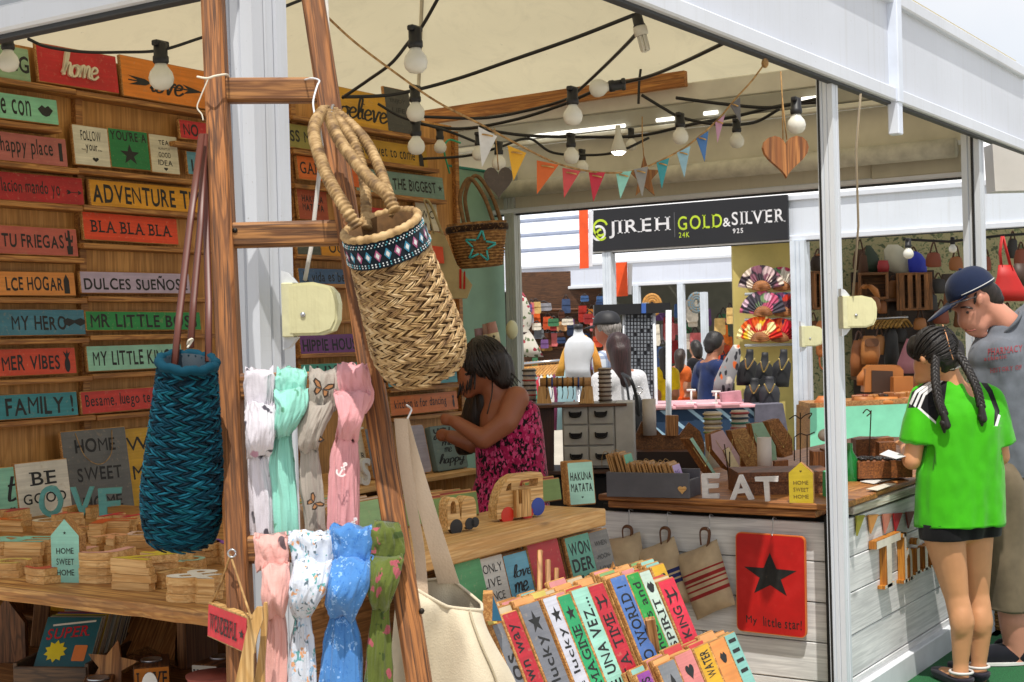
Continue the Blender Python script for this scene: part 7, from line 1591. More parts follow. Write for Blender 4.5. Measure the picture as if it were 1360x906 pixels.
# fans on yellow wall
d = 13.2
fwall('yellow side wall with shelves of painted fans', 975, 1060, d+.15, plain('bfae66', .7), 2.5)
FANC = [('3a3038', ('c8b0b0', '8a5a6a', 'd8c8b8')), ('d8d0c0', ('c2502a', '4a6a4a', 'b03a5a')), ('4a4650', ('c25a7a', '7a9a6a', 'd0b0c0')), ('5a3a46', ('d8402a', 'b06a9a', '4a6a8a')), ('c2261c', ('e8c02a', 'f0e0a0', 'e0601c')), ('a0201c', ('e05a2a', '3a3a6a', 'd82a3a'))]
for r_ in range(3):
    yb = (389, 423, 457)[r_]
    mb = MB(); a, b = W(989, yb+2, d=d), W(1054, yb+.5, d=d); mb.tube([a, b], .014, 6); tag(mb.build('glass_shelf', glassy('dfe6ea', .2, .5)), ('top', 'middle', 'bottom')[r_]+' glass shelf under the painted fans', 'shelf')
    for c_ in range(2):
        base, cols = FANC[r_*2+c_]; px = (1013, 1040)[c_] + (-2, 0, -4)[r_]; R0 = (31, 29)[c_]; k = d/FPX
        o = W(px, yb-1, d=d-.08-.05*(c_ == 0)); M = Matrix.Translation(o) @ VIEWM; lb = ('dark floral', 'cream floral', 'grey floral', 'plum and red', 'red and yellow', 'crimson and blue')[r_*2+c_]+' painted fan on the %s shelf' % ('top', 'middle', 'bottom')[r_]
        t = thing('hand_fan', lb, 'fan', M, 'painted fans on the glass shelves'); mb = MB(); N = 28; vs = []
        for i in range(N+1):
            a = R(8+164*i/N); z_ = .012*(i % 2); 
            for rr_ in (.38, 1.): vs.append((R0*k*rr_*cos(a), -z_, R0*k*rr_*sin(a)*1.05+.02))
        mb.add(vs, [[2*i, 2*i+1, 2*i+3, 2*i+2] for i in range(N)]); mb.build('leaf', floral(base, cols, 7., .42), t, M)
        mb = MB()
        for i in range(0, N+1, 2): a = R(8+164*i/N); mb.tube([(0, -.014, .015), (R0*k*.4*cos(a), -.014, R0*k*.4*sin(a)+.02)], .012, 5)
        mb.build('ribs', wood('b5743c', '8a5226', 'X'), t, M)
slope_box('warm_lamp', 'small warm round lamp below the fascia by the yellow wall', 'lamp', [(955, 331), (963, 331), (963, 337), (955, 337)], 12.9, .08, [emit('fff0c0', 6)]*2)

# bag stall on the right
d = 14.6
def wallpaper():
    m, nt, bs = nodes('leafy_wallpaper'); co = coords(nt, (1, 1, 1), False); col = lin('9d9874')
    for sc, th, c in ((17, .30, '5f6c4c'), (26, .28, '7a8560'), (11, .22, '4e5a40')):
        nv = mk(nt, 'ShaderNodeTexNoise'); nv.inputs['Scale'].default_value = sc*.8; nv.inputs['Detail'].default_value = 3; nt.links.new(co, nv.inputs['Vector'])
        sc_ = mk(nt, 'ShaderNodeVectorMath', operation='SCALE'); sc_.inputs['Scale'].default_value = .22; nt.links.new(nv.outputs['Color'], sc_.inputs[0]); ad = mk(nt, 'ShaderNodeVectorMath', operation='ADD'); nt.links.new(co, ad.inputs[0]); nt.links.new(sc_.outputs[0], ad.inputs[1])
        vo = mk(nt, 'ShaderNodeTexVoronoi'); vo.inputs['Scale'].default_value = sc; nt.links.new(ad.outputs[0], vo.inputs['Vector']); col = mixc(nt, ramp(nt, vo.outputs['Distance'], [(th, (1, 1, 1)), (th+.05, (0, 0, 0))]), col, lin(c))
    nt.links.new(col, bs.inputs['Base Color']); bs.inputs['Roughness'].default_value = .8; return m
fwall('leafy wallpapered back wall of the bag stall', 1066, 1420, d, wallpaper(), 2.7)
a = W(1132, 440, d=14.5); b = W(1242, 440, d=14.5); x = b-a; x.z = 0; mb = MB(); mb.box((0, 0, 1.3), (x.length, .03, 1.5), .003); tag(mb.build('dark_fill_backdrop', wood('3c2616', '2a1a0f', 'X'), None, frame(V(((a.x+b.x)/2, (a.y+b.y)/2, 0)), x, ZU)), 'added dark brown backdrop standing in for massed crates and leather goods', 'backdrop')  # added dark panel, stands in for the dark mass of crates and leather
BGRP = 'goods hung and shelved in the bag stall'
WC_ = [wood('8a5a30', '5c3a1c', 'X'), wood('8a5a30', '5c3a1c', 'X')]
def crate(label, x0, y0, x1, y1, d, slats=3, open_=True):
    o = W((x0+x1)/2, y1, d=d); k = d/FPX; w_, h_ = (x1-x0)*k, (y1-y0)*k; M = viewm(o) @ Matrix.Rotation(-.25, 4, 'Z'); t = thing('wooden_crate', label, 'crate', M, 'crates on the bag stall wall')
    for nm, c, s in (('side_panel', (-w_/2, .12, h_/2), (.03, .26, h_)), ('side_panel', (w_/2, .12, h_/2), (.03, .26, h_)), ('top_panel', (0, .12, h_-.012), (w_-.03, .26, .025)), ('bottom_panel', (0, .12, .012), (w_-.03, .26, .025)), ('back_panel', (0, .25, h_/2), (w_-.03, .02, h_-.05))):
        mb = MB(); mb.box(c, s, .003); mb.build(nm, wood('94602f', '65401d', 'Z' if 'side' in nm else 'X'), t, M)
    mb = MB()
    if slats:
        for i in range(slats): mb.box((-w_/2+w_*(i+.5)/slats, -.005, h_/2), (w_/slats*.62, .015, h_-.03), .002)
        mb.build('front_slats', wood('a56c38', '744a22', 'Z'), t, M)
crate('slatted crate above the orange leather backpack', 1078, 360, 1106, 411, 13.4); crate('open crate under the green and red bags', 1143, 362, 1178, 398, 13.9, 0); crate('closed slatted crate under the blue bag', 1194, 362, 1236, 412, 13.9, 4); crate('crate front behind the pull strap of the slim post', 1135, 375, 1150, 412, 14.1, 2)
def softbag(label, st, c, d, flat=.5, strap=None, grp=BGRP, flapc=None, cat='bag', name='leather_bag', amp=.03):
    q = loftpx(st, d, flat, 20, amp, 4).build(name, plain(c, .55)); tag(q, label, cat, grp)
    if strap: mb = MB(); mb.tube(spline([W(x, y, d=d) for x, y in strap], 6), .014, 6, flat=.5); mb.build('strap', plain(flapc or '4a2c18', .6), q)
    if flapc:
        x, y, hw = st[len(st)//2]; k = d/FPX; mb = MB(); mb.prism(shift(roundrect(hw*1.5*k, hw*.9*k, .03), 0, 0), -.02, 0, viewm(W(x, y, d=d)-FWD*hw*k*flat)); mb.build('pocket', plain(flapc, .5), q)
    return q
softbag('orange leather backpack hanging left of the slim post', [(1096, 474, 9), (1096, 470, 12), (1096, 450, 13), (1096, 432, 12.5), (1096, 426, 9)], 'b8703a', 13.2, .45, [(1088, 474), (1090, 488), (1100, 492), (1106, 480)], flapc='a5562c')
softbag('pale crumpled bag hanging high in the bag stall', [(1203, 366, 6), (1198, 360, 15), (1192, 345, 16), (1188, 332, 13), (1186, 325, 6)], 'b9b8a6', 14.2, .4, amp=.12)
softbag('bright blue drawstring bag in the bag stall', [(1220, 365, 9), (1219, 360, 12), (1218, 347, 12), (1215, 338, 9), (1214, 334, 4)], '1a2fae', 14.1, .5, [(1210, 336), (1213, 328), (1218, 336)])
softbag('dark green bag hanging left of the pale crumpled one', [(1160, 362, 9), (1160, 350, 10), (1157, 338, 8), (1153, 326, 3)], '26382a', 14.2, .4)
softbag('small red bag beside the dark green one', [(1173, 362, 7), (1173, 354, 8), (1173, 346, 6)], '9a2a2e', 14.1, .5)
softbag('tan leather backpack on the shelf right of the crank box', [(1155, 484, 11), (1156, 470, 13), (1156, 455, 12), (1154, 446, 7)], '9a622c', 13.0, .5, flapc='5c3616')
softbag('brown leather shoulder bag below the cream crank box', [(1140, 500, 10), (1141, 480, 12), (1141, 462, 10), (1140, 452, 6)], '8a5226', 13.1, .5, [(1135, 455), (1140, 440), (1148, 455)])
softbag('black bag hanging in the shade of the bag stall', [(1184, 500, 9), (1184, 470, 10), (1184, 445, 8), (1184, 432, 3)], '15130f', 13.8, .4)
softbag('dusty pink bag hanging behind the girl\'s head', [(1204, 496, 14), (1204, 482, 12), (1206, 465, 8), (1208, 450, 4)], 'a86a72', 13.6, .4)
softbag('dark backpack hanging beside the black bag', [(1170, 470, 7), (1170, 452, 8), (1170, 436, 5)], '23211c', 14., .5)
softbag('curved tan leather bag above the cream crank box', [(1166, 395, 3), (1160, 384, 6), (1152, 378, 6), (1146, 384, 5)], 'a5682e', 13.6, .5)
softbag('brown round hat shaped bag beside the crank box', [(1160, 414, 8), (1160, 406, 10), (1160, 398, 8), (1160, 394, 4)], '7c4c22', 13.5, .6)
softbag('flat brown pouch on the leather counter nearest the slim post', [(1148, 537, 13), (1148, 532, 14), (1147, 527, 12)], 'a5642c', 12.4, .7)
softbag('long flat leather pouch in the middle of the leather counter', [(1177, 538, 18), (1177, 533, 19), (1177, 527, 14)], 'b8702c', 12.4, .7)
softbag('leather pouch at the left end of the leather counter', [(1094, 541, 12), (1094, 534, 13), (1096, 526, 9)], 'b0652a', 12.4, .6)
softbag('small leather wallet pile beside the girl on the leather counter', [(1204, 535, 10), (1204, 531, 11), (1204, 527, 9)], '9a5a26', 12.4, .6)
softbag('folded orange leather hide under the backpacks', [(1148, 512, 10), (1152, 500, 14), (1156, 490, 10)], 'a8662e', 12.9, .5)
q = slope_box('leather_satchel', 'tan leather satchel with a dark flap on the leather counter', 'bag', [(1148, 521), (1150, 490), (1156, 485), (1194, 485), (1200, 492), (1200, 520)], 12.8, .14, [plain('a5662e', .5)]*2)
slope_box('laptop_sleeve', 'dark brown sleeve leaning on the tan satchel', 'bag', [(1158, 521), (1158, 492), (1186, 493), (1186, 521)], 12.78, .02, [plain('3c2618', .6)]*2)
slope_box('leather_box', 'small tan leather box right of the satchel', 'box', [(1187, 521), (1187, 501), (1213, 500), (1213, 521)], 12.6, .12, [plain('a8662c', .5)]*2)
slope_box('leather_box', 'brown leather box by the girl\'s cheek', 'box', [(1214, 522), (1214, 503), (1236, 502), (1236, 521)], 12.9, .12, [plain('9a5a2a', .5)]*2)
mb = MB(); mb.tube([W(1160, 424, d=13.9), W(1206, 421, d=13.9)], .012, 6); hr_ = mb.build('hanger_rail', STEEL); tag(hr_, 'rail of wooden hangers in the bag stall', 'rail')
for i in range(9):
    px = 1162+i*5; M = Matrix.Translation(W(px, 424-i*.3, d=13.9)) @ VIEWM @ Matrix.Rotation(R(55), 4, 'Z'); mb = MB(); mb.tube(spline([(-.19, 0, -.09), (-.08, 0, -.035), (0, 0, -.02), (.08, 0, -.035), (.19, 0, -.09)], 4), .013, 6); mb.tube([(0, 0, -.02), (0, 0, .02)], .004, 5); tag(mb.build('clothes_hanger', wood('b98d3a', '8a6422', 'X'), None, M), 'wooden clothes hanger on the rail in the bag stall', 'hanger', 'hangers in the bag stall')
mint = plain('7fd0ae', .6)
slope_box('stall_counter', 'mint green counter of the bag stall behind the post', 'counter', [(1076, 542), (1300, 532), (1300, 720), (1076, 720)], 12.3, .6, [mint, wood('b07a44', '85552a', 'X')])
slope_box('counter_ledge', 'pale wooden ledge on the mint green counter', 'ledge', [(1076, 536), (1300, 524), (1300, 531), (1076, 542)], 12.32, .5, [wood('c9955c', '9c6a38', 'X')]*2)
# red bag, right edge bits
q = softbag('bright red tote bag hanging at the right edge behind the man', [(1342, 400, 26), (1340, 385, 21), (1338, 368, 14), (1335, 352, 9)], 'b3160f', 9.6, .35, None, grp=None)
for pts in ([(1330, 355), (1328, 335), (1331, 314)], [(1344, 360), (1337, 335), (1332, 314)]):
    mb = MB(); mb.tube([W(x, y, d=9.6) for x, y in pts], .018, 6, flat=.4); mb.build('strap', plain('b3160f', .6), q)
mb = MB(); mb.tube([W(1200, 318, d=12.6), W(1260, 321, d=12.4), W(1330, 313, d=12.2), W(1400, 308, d=12)], .012, 6); tag(mb.build('light_cable', CAB), 'black cable along the front of the bag stall', 'cable')
for px, yt, yb, lb in ((1206, 318, 344, 'white bulb hanging in the bag stall by the blue bag'), (1265, 316, 336, 'white bulb hanging in the bag stall right of the blue bag')): bulb(lb, px, yt, yb, d=12.4)
softbag('dark leather bag at the right edge behind the red tote', [(1356, 380, 9), (1356, 365, 10), (1354, 350, 7)], '3a2416', 11.5, .5)
q = slope_box('wall_picture', 'small dark wooden frame on the wallpaper behind the man\'s cap', 'picture', [(1252, 364), (1270, 363), (1270, 384), (1252, 385)], 14.3, .04, [plain('2f2012', .6)]*2)
# wicker bin behind the man
o = W(1334, 868, d=6.9); M = Matrix.Translation(V((o.x, o.y, .012))); t = thing('wicker_basket', 'brown wicker basket with a white bag inside behind the man', 'basket', M)
mb = MB(); pr = [(.001, 0), (.09, .0), (.105, .1), (.112, .2)]; mb.lathe(pr+[(.1, .2), (.09, .06)], 28, None, 0, True, False); mb.build('body', straw(('4e3216', '7a5226')), t, M)
mb = MB()
for q_ in range(14): z = .008+q_*.0145; r_ = .092+.02*z/.2; mb.tube([((r_+.004*sin(14*a+q_*pi))*cos(a), (r_+.004*sin(14*a+q_*pi))*sin(a), z) for a in [2*pi*j/84 for j in range(85)]], .0065, 5)
mb.build('weave', straw(('6a4722', '94692f', 'ab7c42')), t, M)
mb = MB(); mb.ell((0, 0, .21), (.08, .07, .05), 12, 8); tag(mb.build('plastic_bag', plain('c2c8d0', .35), None, M), 'crumpled white plastic bag inside the wicker basket', 'bag')
# more goods crowding the bag stall wall
r9 = random.Random(33); lw = ['6b4020', '8a5428', '4a2c16', '2a1a10', '96602e', '1d1a18', '7a3a22', 'a06a34']
adj = ['chestnut', 'tan', 'dark brown', 'blackish', 'caramel', 'black', 'rust coloured', 'honey coloured']
spots = [(1142, 345), (1150, 352), (1186, 385), (1240, 345), (1246, 380), (1236, 402), (1140, 425), (1172, 408), (1188, 410), (1222, 430), (1232, 448), (1218, 470), (1146, 460), (1168, 458), (1196, 446), (1250, 420), (1262, 400), (1270, 350), (1275, 420), (1092, 345), (1086, 350), (1080, 440), (1226, 488), (1252, 480), (1268, 470), (1345, 330), (1356, 345), (1338, 420), (1310, 350)]
for i, (px, py) in enumerate(spots):
    k_ = r9.randrange(8); w_ = r9.uniform(6, 11); h_ = r9.uniform(16, 30)
    softbag('%s bag hanging on the crowded wall of the bag stall' % adj[k_], [(px, py+h_*.5, w_*.7), (px, py+h_*.42, w_), (px+r9.uniform(-1, 1), py, w_*r9.uniform(.85, 1.05)), (px, py-h_*.4, w_*.8), (px, py-h_*.5, w_*.4)], lw[k_], r9.uniform(13.7, 14.45), .4, [(px-w_*.5, py-h_*.42), (px, py-h_*.42-r9.uniform(8, 16)), (px+w_*.5, py-h_*.42)], grp='bags crowded on the wallpapered wall', amp=.05)
for i, (y, x0, x1, lb) in enumerate(((400, 1136, 1196, 'upper dark plank shelf of the bag stall'), (503, 1136, 1250, 'lower dark plank shelf of the bag stall'))):
    a, b = W(x0, y, d=14.2), W(x1, y-.06*(x1-x0), d=14.2); b.z = a.z; x = b-a; mb = MB(); mb.box((0, 0, 0), (x.length, .4, .03), .003); tag(mb.build('wall_shelf', wood('7a4c26', '54331a', 'X'), None, frame((a+b)/2, x, ZU)), lb, 'shelf')
for i in range(16):
    px = 1138+i*7.2+r9.uniform(-1, 1); o = W(px, 533-.06*(px-1138), d=12.45); k_ = r9.randrange(8); mb = MB(); mb.box((0, 0, .03), (r9.uniform(.05, .09), .1, r9.uniform(.03, .07)), .008); tag(mb.build('leather_purse', plain(lw[k_], .5), None, rotz(o, r9.uniform(-.6, .6))), '%s little purse in the row on the leather counter' % adj[k_], 'purse', 'purses on the leather counter')
# ================================================================== PEOPLE
def caps(mb, p0, r0, p1, r1, flat=1., ref=None, n=16):
    p0, p1 = V(p0), V(p1); z = p1-p0; L = z.length
    if L < 1e-5: return mb.ell(p0, r0)
    z /= L; x = V(ref) if ref is not None else RT; x = x-z*x.dot(z)
    x = x.normalized() if x.length > 1e-3 else z.orthogonal().normalized(); y = z.cross(x); rg = []
    for i in range(5): a = -pi/2+pi/2*i/5; rg.append((p0+z*r0*sin(a), max(r0*cos(a), .002)))
    for i in range(7): t = i/6; rg.append((p0+(p1-p0)*t, r0+(r1-r0)*t))
    for i in range(1, 6): a = pi/2*i/5; rg.append((p1+z*r1*sin(a), max(r1*cos(a), .002)))
    return mb.loft([[c+x*r*cos(b)+y*r*flat*sin(b) for b in [2*pi*j/n for j in range(n)]] for c, r in rg], 0, True)
def fuse(mb, vox, smooth=3, cuts=(), name='body'):
    """union of closed shapes as one continuous skin"""
    me = mb.mesh(name); ob = bpy.data.objects.new(name, me); COL.objects.link(ob)
    md = ob.modifiers.new('r', 'REMESH'); md.mode = 'VOXEL'; md.voxel_size = vox; md.use_smooth_shade = True
    dg = bpy.context.evaluated_depsgraph_get(); dg.update(); m2 = bpy.data.meshes.new_from_object(ob.evaluated_get(dg))
    bpy.data.objects.remove(ob); bm = bmesh.new(); bm.from_mesh(m2)
    for _ in range(smooth): bmesh.ops.smooth_vert(bm, verts=bm.verts, factor=.5, use_axis_x=True, use_axis_y=True, use_axis_z=True)
    for co, no in cuts:
        r_ = bmesh.ops.bisect_plane(bm, geom=bm.verts[:]+bm.edges[:]+bm.faces[:], plane_co=co, plane_no=no, clear_outer=True)
        ed = [e for e in r_['geom_cut'] if isinstance(e, bmesh.types.BMEdge)]
        if ed: bmesh.ops.holes_fill(bm, edges=ed)
    for f in bm.faces: f.smooth = True
    bm.to_mesh(m2); bm.free(); return m2
def wrinkle(me, amp, sc, seed=0., zs=.35):
    me.update(); nn = [v.normal.copy() for v in me.vertices]
    for v, n in zip(me.vertices, nn): v.co += n*amp*noise.noise(V((v.co.x*sc+seed, v.co.y*sc, v.co.z*sc*zs)))
def addmesh(me, name, mats, par):
    lo = V((sum(v.co.x for v in me.vertices)/len(me.vertices), sum(v.co.y for v in me.vertices)/len(me.vertices), min(v.co.z for v in me.vertices)))
    me.transform(Matrix.Translation(-lo)); return link(me, name, mats, par, Matrix.Translation(lo))
def regions(me, polys):
    """colour blocks: convex world polygons swept along FH split the cloth; faces inside get the material"""
    bm = bmesh.new(); bm.from_mesh(me)
    for P, mi, back in polys:
        for i in range(len(P)):
            a, b = P[i], P[(i+1) % len(P)]; no = (a-CAM).cross(b-CAM).normalized()
            cc = sum(P, V())/len(P); rad_ = max((p-cc).length for p in P)+.012
            fs = [f for f in bm.faces if (lambda q: (q-(CAM+(cc-CAM)*((q-CAM).dot(FWD)/(cc-CAM).dot(FWD)))).length < rad_)(f.calc_center_median()) and f.normal.dot(FWD) < .3]
            ge = set(); [ge.update(f.edges) for f in fs]; gv = set(); [gv.update(f.verts) for f in fs]
            bmesh.ops.bisect_plane(bm, geom=list(gv)+list(ge)+fs, plane_co=a, plane_no=no)
    for f in bm.faces:
        c = f.calc_center_median()
        for P, mi, back in polys:
            if not back and f.normal.dot(FWD) > .25: continue
            s = [((P[i]-CAM).cross(P[(i+1) % len(P)]-CAM)).dot(c-CAM) for i in range(len(P))]
            if all(x >= -1e-6 for x in s) or all(x <= 1e-6 for x in s): f.material_index = mi
    bm.to_mesh(me); bm.free()

def strands(name, c, rad, starts, ends, n, mat, par, r=.0024, jit=.012, seed=1):
    """loose locks lying on an ellipsoid from a start line to an end line"""
    rr = random.Random(seed); mb = MB(); rad = V(rad)
    for i in range(n):
        t = i/(n-1); a = starts[0]+(starts[1]-starts[0])*t; b = ends[0]+(ends[1]-ends[0])*t; pts = []
        j1, j2 = V([rr.uniform(-jit, jit) for _ in range(3)]), V([rr.uniform(-jit, jit) for _ in range(3)])
        for q in range(7):
            u = q/6; p = a+(b-a)*u+j1*(1-u)+j2*u; d_ = p-c; l = math.sqrt((d_.x/rad.x)**2+(d_.y/rad.y)**2+(d_.z/rad.z)**2)
            if l < 1.02+.03*rr.random(): p = c+d_/max(l, .05)*(1.01+.025*rr.random())
            pts.append(p)
        mb.tube(spline(pts, 3), [r*(1-.5*abs(2*k/18-1)) for k in range(19)], 5)
    return mb.build(name, mat, par)

# ---------------------------------------------------------------- the girl in green
dG = 5.82; kG = dG/FPX
J = lambda x, y, o=0.: W(x, y, d=dG+o)
girl = thing('person', 'girl with black braids in a bright green football shirt and black shorts', 'person', V((J(1280, 906).x, J(1280, 906).y, .012)))
SKG = skin('cf9468')
mb = MB()
mb.ell(J(1240, 470, .0), (.078, .078, .098)); mb.ell(J(1233, 486, .015), (.06, .062, .07)); mb.ell(J(1226, 502, .02), (.035, .04, .035))       # skull, face, jaw
caps(mb, J(1220, 487, .03), .011, J(1216, 492, .03), .009)                        # nose
mb.ell(J(1226, 477, -.062), (.012, .016, .024))                                   # ear
caps(mb, J(1254, 480), .047, J(1264, 515), .05); caps(mb, J(1264, 508), .05, J(1268, 540), .08)
caps(mb, J(1270, 540), .11, J(1273, 640), .1, .7); caps(mb, J(1273, 640), .095, J(1276, 690), .1, .75)
aL = [J(1226, 533), J(1211, 612, -.02), J(1203, 594, .19)]; aR = [J(1318, 535), J(1329, 606, .03), J(1312, 596, .24)]
for a in (aL, aR):
    caps(mb, a[0], .04, a[1], .038); caps(mb, a[1], .039, a[2], .026)
def hand(mb, w, dirv, side, s=1., curl=.6):
    dirv = dirv.normalized(); up = side.cross(dirv).normalized(); pl_ = w+dirv*.05*s
    caps(mb, w, .022*s, pl_, .026*s, .55, side); caps(mb, w+dirv*.02*s+side*.02*s, .014*s, pl_+side*.035*s-up*.01*s, .009*s); caps(mb, pl_+side*.035*s-up*.01*s, .009*s, pl_+side*.03*s+dirv*.025*s-up*.02*s, .0075*s)
    for i in range(4):
        b = pl_+side*(.022-.0147*i)*s; L = (.034, .039, .036, .028)[i]*s; m_ = b+dirv*L*.8-up*L*.45*curl; e = m_+dirv*L*.25-up*L*.75*curl; caps(mb, b, .0085*s, m_, .0078*s); caps(mb, m_, .0078*s, e, .0065*s)
hand(mb, aL[2], FH*.8+UP*.3-RT*.1, RT, .9); hand(mb, aR[2], FH*.7-RT*.6, -RT*.4+UP*.9, .9)
for (hx, hy), (kx, ky), (cx, cy), (ax, ay), off in (((1252, 702), (1269, 786), (1278, 826), (1276, 900), -.02), ((1291, 702), (1297, 784), (1303, 826), (1300, 900), .07)):
    caps(mb, J(hx, hy, off), .089, J(hx+(kx-hx)*.45, hy+(ky-hy)*.45, off), .073); caps(mb, J(hx+(kx-hx)*.45, hy+(ky-hy)*.45, off), .073, J(kx, ky, off), .053)
    caps(mb, J(kx, ky, off), .049, J(cx, cy, off-.012), .05); mb.ell(J(cx-2, cy-2, off-.022), (.047, .045, .085)); mb.ell(J(kx+1, ky-6, off+.012), (.05, .045, .05)); caps(mb, J(cx, cy, off-.012), .049, J(ax, ay-22, off), .033); caps(mb, J(ax, ay-22, off), .031, J(ax, ay, off), .034); mb.ell(J(ax, ay-4, off), (.04, .03, .02))
    p = J(ax, ay+4, off); p.z = .045; caps(mb, p, .034, p+FH*.13-RT*.03-V((0, 0, .012)), .03)
me = fuse(mb, .0075, 3); addmesh(me, 'body', SKG, girl)
# feet in shoes
for ax, ay, off in ((1277, 900, -.02), (1299, 898, .07)):
    mb = MB(); p = J(ax, ay+4, off); p.z = .05; caps(mb, p-FH*.02, .046, p+FH*.15-RT*.04-V((0, 0, .008)), .042, .9); me = fuse(mb, .008, 2, [(V((0, 0, .052)), (0, 0, 1)), (V((0, 0, .013)), (0, 0, -1))]); addmesh(me, 'shoe', fabric('2a2630', .7), girl)
    mb = MB(); mb.tube([p+V((.045*cos(a), .045*sin(a), .022)) for a in [2*pi*j/20 for j in range(21)]], .006, 6); mb.build('shoe_strap', plain('c8c4c0', .5), girl)
# shorts
mb = MB()
for hx, hy, kx, ky, off in ((1256, 690, 1258, 712, -.02), (1300, 690, 1300, 711, .07)): caps(mb, J(hx-3, hy, off), .104, J(kx-4, ky, off), .102)
caps(mb, J(1262, 672, .02), .1, J(1294, 672, .03), .1); caps(mb, J(1275, 690, .015), .112, J(1275, 706, .015), .1)
zc = J(1275, 714).z; me = fuse(mb, .01, 2, [(V((0, 0, zc)), (0, 0, -1)), (V((0, 0, J(1275, 693).z)), (0, 0, 1))]); addmesh(me, 'shorts', fabric('0f0f12', .8), girl)
# jersey
mb = MB()
caps(mb, J(1238, 525), .068, J(1307, 528, .02), .068, .9); caps(mb, J(1254, 548), .1, J(1292, 550, .01), .1, .9)
caps(mb, J(1257, 560), .112, J(1256, 700), .124, 1.1); caps(mb, J(1294, 560, .01), .112, J(1294, 700, .04), .12, 1.15); caps(mb, J(1274, 560), .128, J(1274, 700, .01), .145, .95)
caps(mb, J(1262, 505), .045, J(1266, 525), .08)
caps(mb, J(1231, 530), .066, J(1217, 588, -.01), .07); caps(mb, J(1315, 533, .01), .064, J(1328, 590, .03), .062)
eL = (aL[1]-aL[0]).normalized(); eR = (aR[1]-aR[0]).normalized()
hz = J(1274, 697).z; me = fuse(mb, .009, 3, [(V((0, 0, hz)), (0, 0, -1))])
bm = bmesh.new(); bm.from_mesh(me)
for v in bm.verts:                                   # flatten the sleeve ends and hang the folds
    for a, e, t in ((aL[0], eL, J(1215, 588, -.01)), (aR[0], eR, J(1327, 588, .03))):
        q = (v.co-t).dot(e)
        if q > 0 and (v.co-t-e*q).length < .1 and v.co.z > J(0, 660).z: v.co -= e*q
bm.to_mesh(me); bm.free()
wrinkle(me, .016, 8, 2., .14); wrinkle(me, .007, 22, 8., .12); wrinkle(me, .003, 34, 5., .5)
def poly(p): return [J(x, y) for x, y in p]
pol = [None]
for i in range(3): 
    ox, oy = 5.5*i, 3.5*i; pol.append((poly([(1207.5+ox, 536+oy*.9), (1210.5+ox, 538+oy*.9), (1218+ox, 522+oy*.5), (1243+ox*.9, 504.5+oy*.2), (1242+ox*.9, 501.5+oy*.2), (1215.5+ox, 519+oy*.5)]), 2, True))
pol.append((poly([(1222, 541), (1243, 560), (1243, 563.5), (1221.5, 544.5)]), 2, True))
pol.append((poly([(1303, 498), (1318, 518), (1328, 546), (1324, 566), (1320, 566), (1321, 545), (1312, 522), (1299, 503)]), 1, True)); pol.append((poly([(1321, 566), (1325, 566), (1329, 552), (1326, 550)]), 2, True))
# concave shapes split into quads
def quads(p, mi):
    n = len(p)//2; return [([p[i], p[i+1], p[len(p)-2-i], p[len(p)-1-i]], mi, True) for i in range(n-1)]
P2 = [(poly(q_), 1, True) for q_ in ([(1240, 500), (1272, 484), (1258, 500)], [(1211, 521), (1240, 499), (1259, 499), (1254, 538), (1222, 541)], [(1254, 538), (1243, 560), (1222, 541)], [(1222, 541), (1206, 542), (1211, 521)])]
for i in (1, 2, 3):
    p = pol[i][0]; p = [p[0], p[5], p[4], p[3], p[2], p[1]]; P2 += [([p[0], p[1], p[4], p[5]], 2, True), ([p[1], p[2], p[3], p[4]], 2, True)]
P2.append(pol[4]); p = pol[5][0]; P2 += [([p[0], p[1], p[6], p[7]], 1, True), ([p[1], p[2], p[5], p[6]], 1, True), ([p[2], p[3], p[4], p[5]], 1, True)]; P2.append(pol[6])
collar = poly([(1250, 490), (1283, 488), (1284, 494), (1266, 500), (1250, 497)]); P2.append((collar, 1, True))
regions(me, P2)
def jersey_mat():
    m = fabric('3fae10', .7, 500., .12); return m
jer = addmesh(me, 'shirt', [jersey_mat(), fabric('101014', .7), fabric('e2e2e4', .7)], girl)
# hair
HB = None
def hair_mat(h):
    m, nt, bs = nodes('hair'); co = coords(nt, (60, 60, 6), False); f = ntex(nt, co, 2, 3); c = lin(h)
    nt.links.new(ramp(nt, f, [(.35, tuple(x*.5 for x in c[:3])), (.7, tuple(x*1.6+.004 for x in c[:3]))]), bs.inputs['Base Color']); bs.inputs['Roughness'].default_value = .5; bump(nt, bs, f, .8, .004); return m
HAIRB = hair_mat('17110f')
mb = MB(); mb.ell(J(1242, 463, -.005), (.094, .09, .092)); mb.ell(J(1225, 462, -.0), (.05, .07, .06)); mb.ell(J(1252, 474, -.01), (.075, .075, .075)); mb.ell(J(1262, 466, .02), (.05, .06, .06))
me = fuse(mb, .009, 3, [(J(1230, 497), (J(1200, 460)-J(1216, 487)).cross(FWD).normalized()*0+V((0, 0, -1)))]); wrinkle(me, .005, 60, 1, .25); addmesh(me, 'hair', HAIRB, girl)
for pts in ([(1243, 470, -.085), (1242, 490, -.1), (1243, 510, -.115), (1247, 533, -.125), (1253, 549, -.13)], [(1266, 462, -.05), (1278, 478, -.07), (1289, 498, -.1), (1298, 518, -.115), (1303, 540, -.12)]):
    P = spline([J(*p) for p in pts], 8); mb = MB()
    for i, p in enumerate(P[:-1]):
        t = (P[i+1]-p).normalized(); sd = t.cross(FWD).normalized(); sg = 1 if i % 2 else -1; mb.ell((0, 0, 0), (.0105, .012, .021), 10, 7, frame(p+sd*.0065*sg, RT, (t+sd*.5*sg)))
    e = P[-1]; caps(mb, e, .013, e+(e-P[-4]).normalized()*.03-V((0, 0, .02)), .018); caps(mb, e-V((0, 0, .04)), .017, e-V((-.006, 0, .075)), .006); mb.build('braid', HAIRB, girl)
hc = J(1242, 463, -.005)
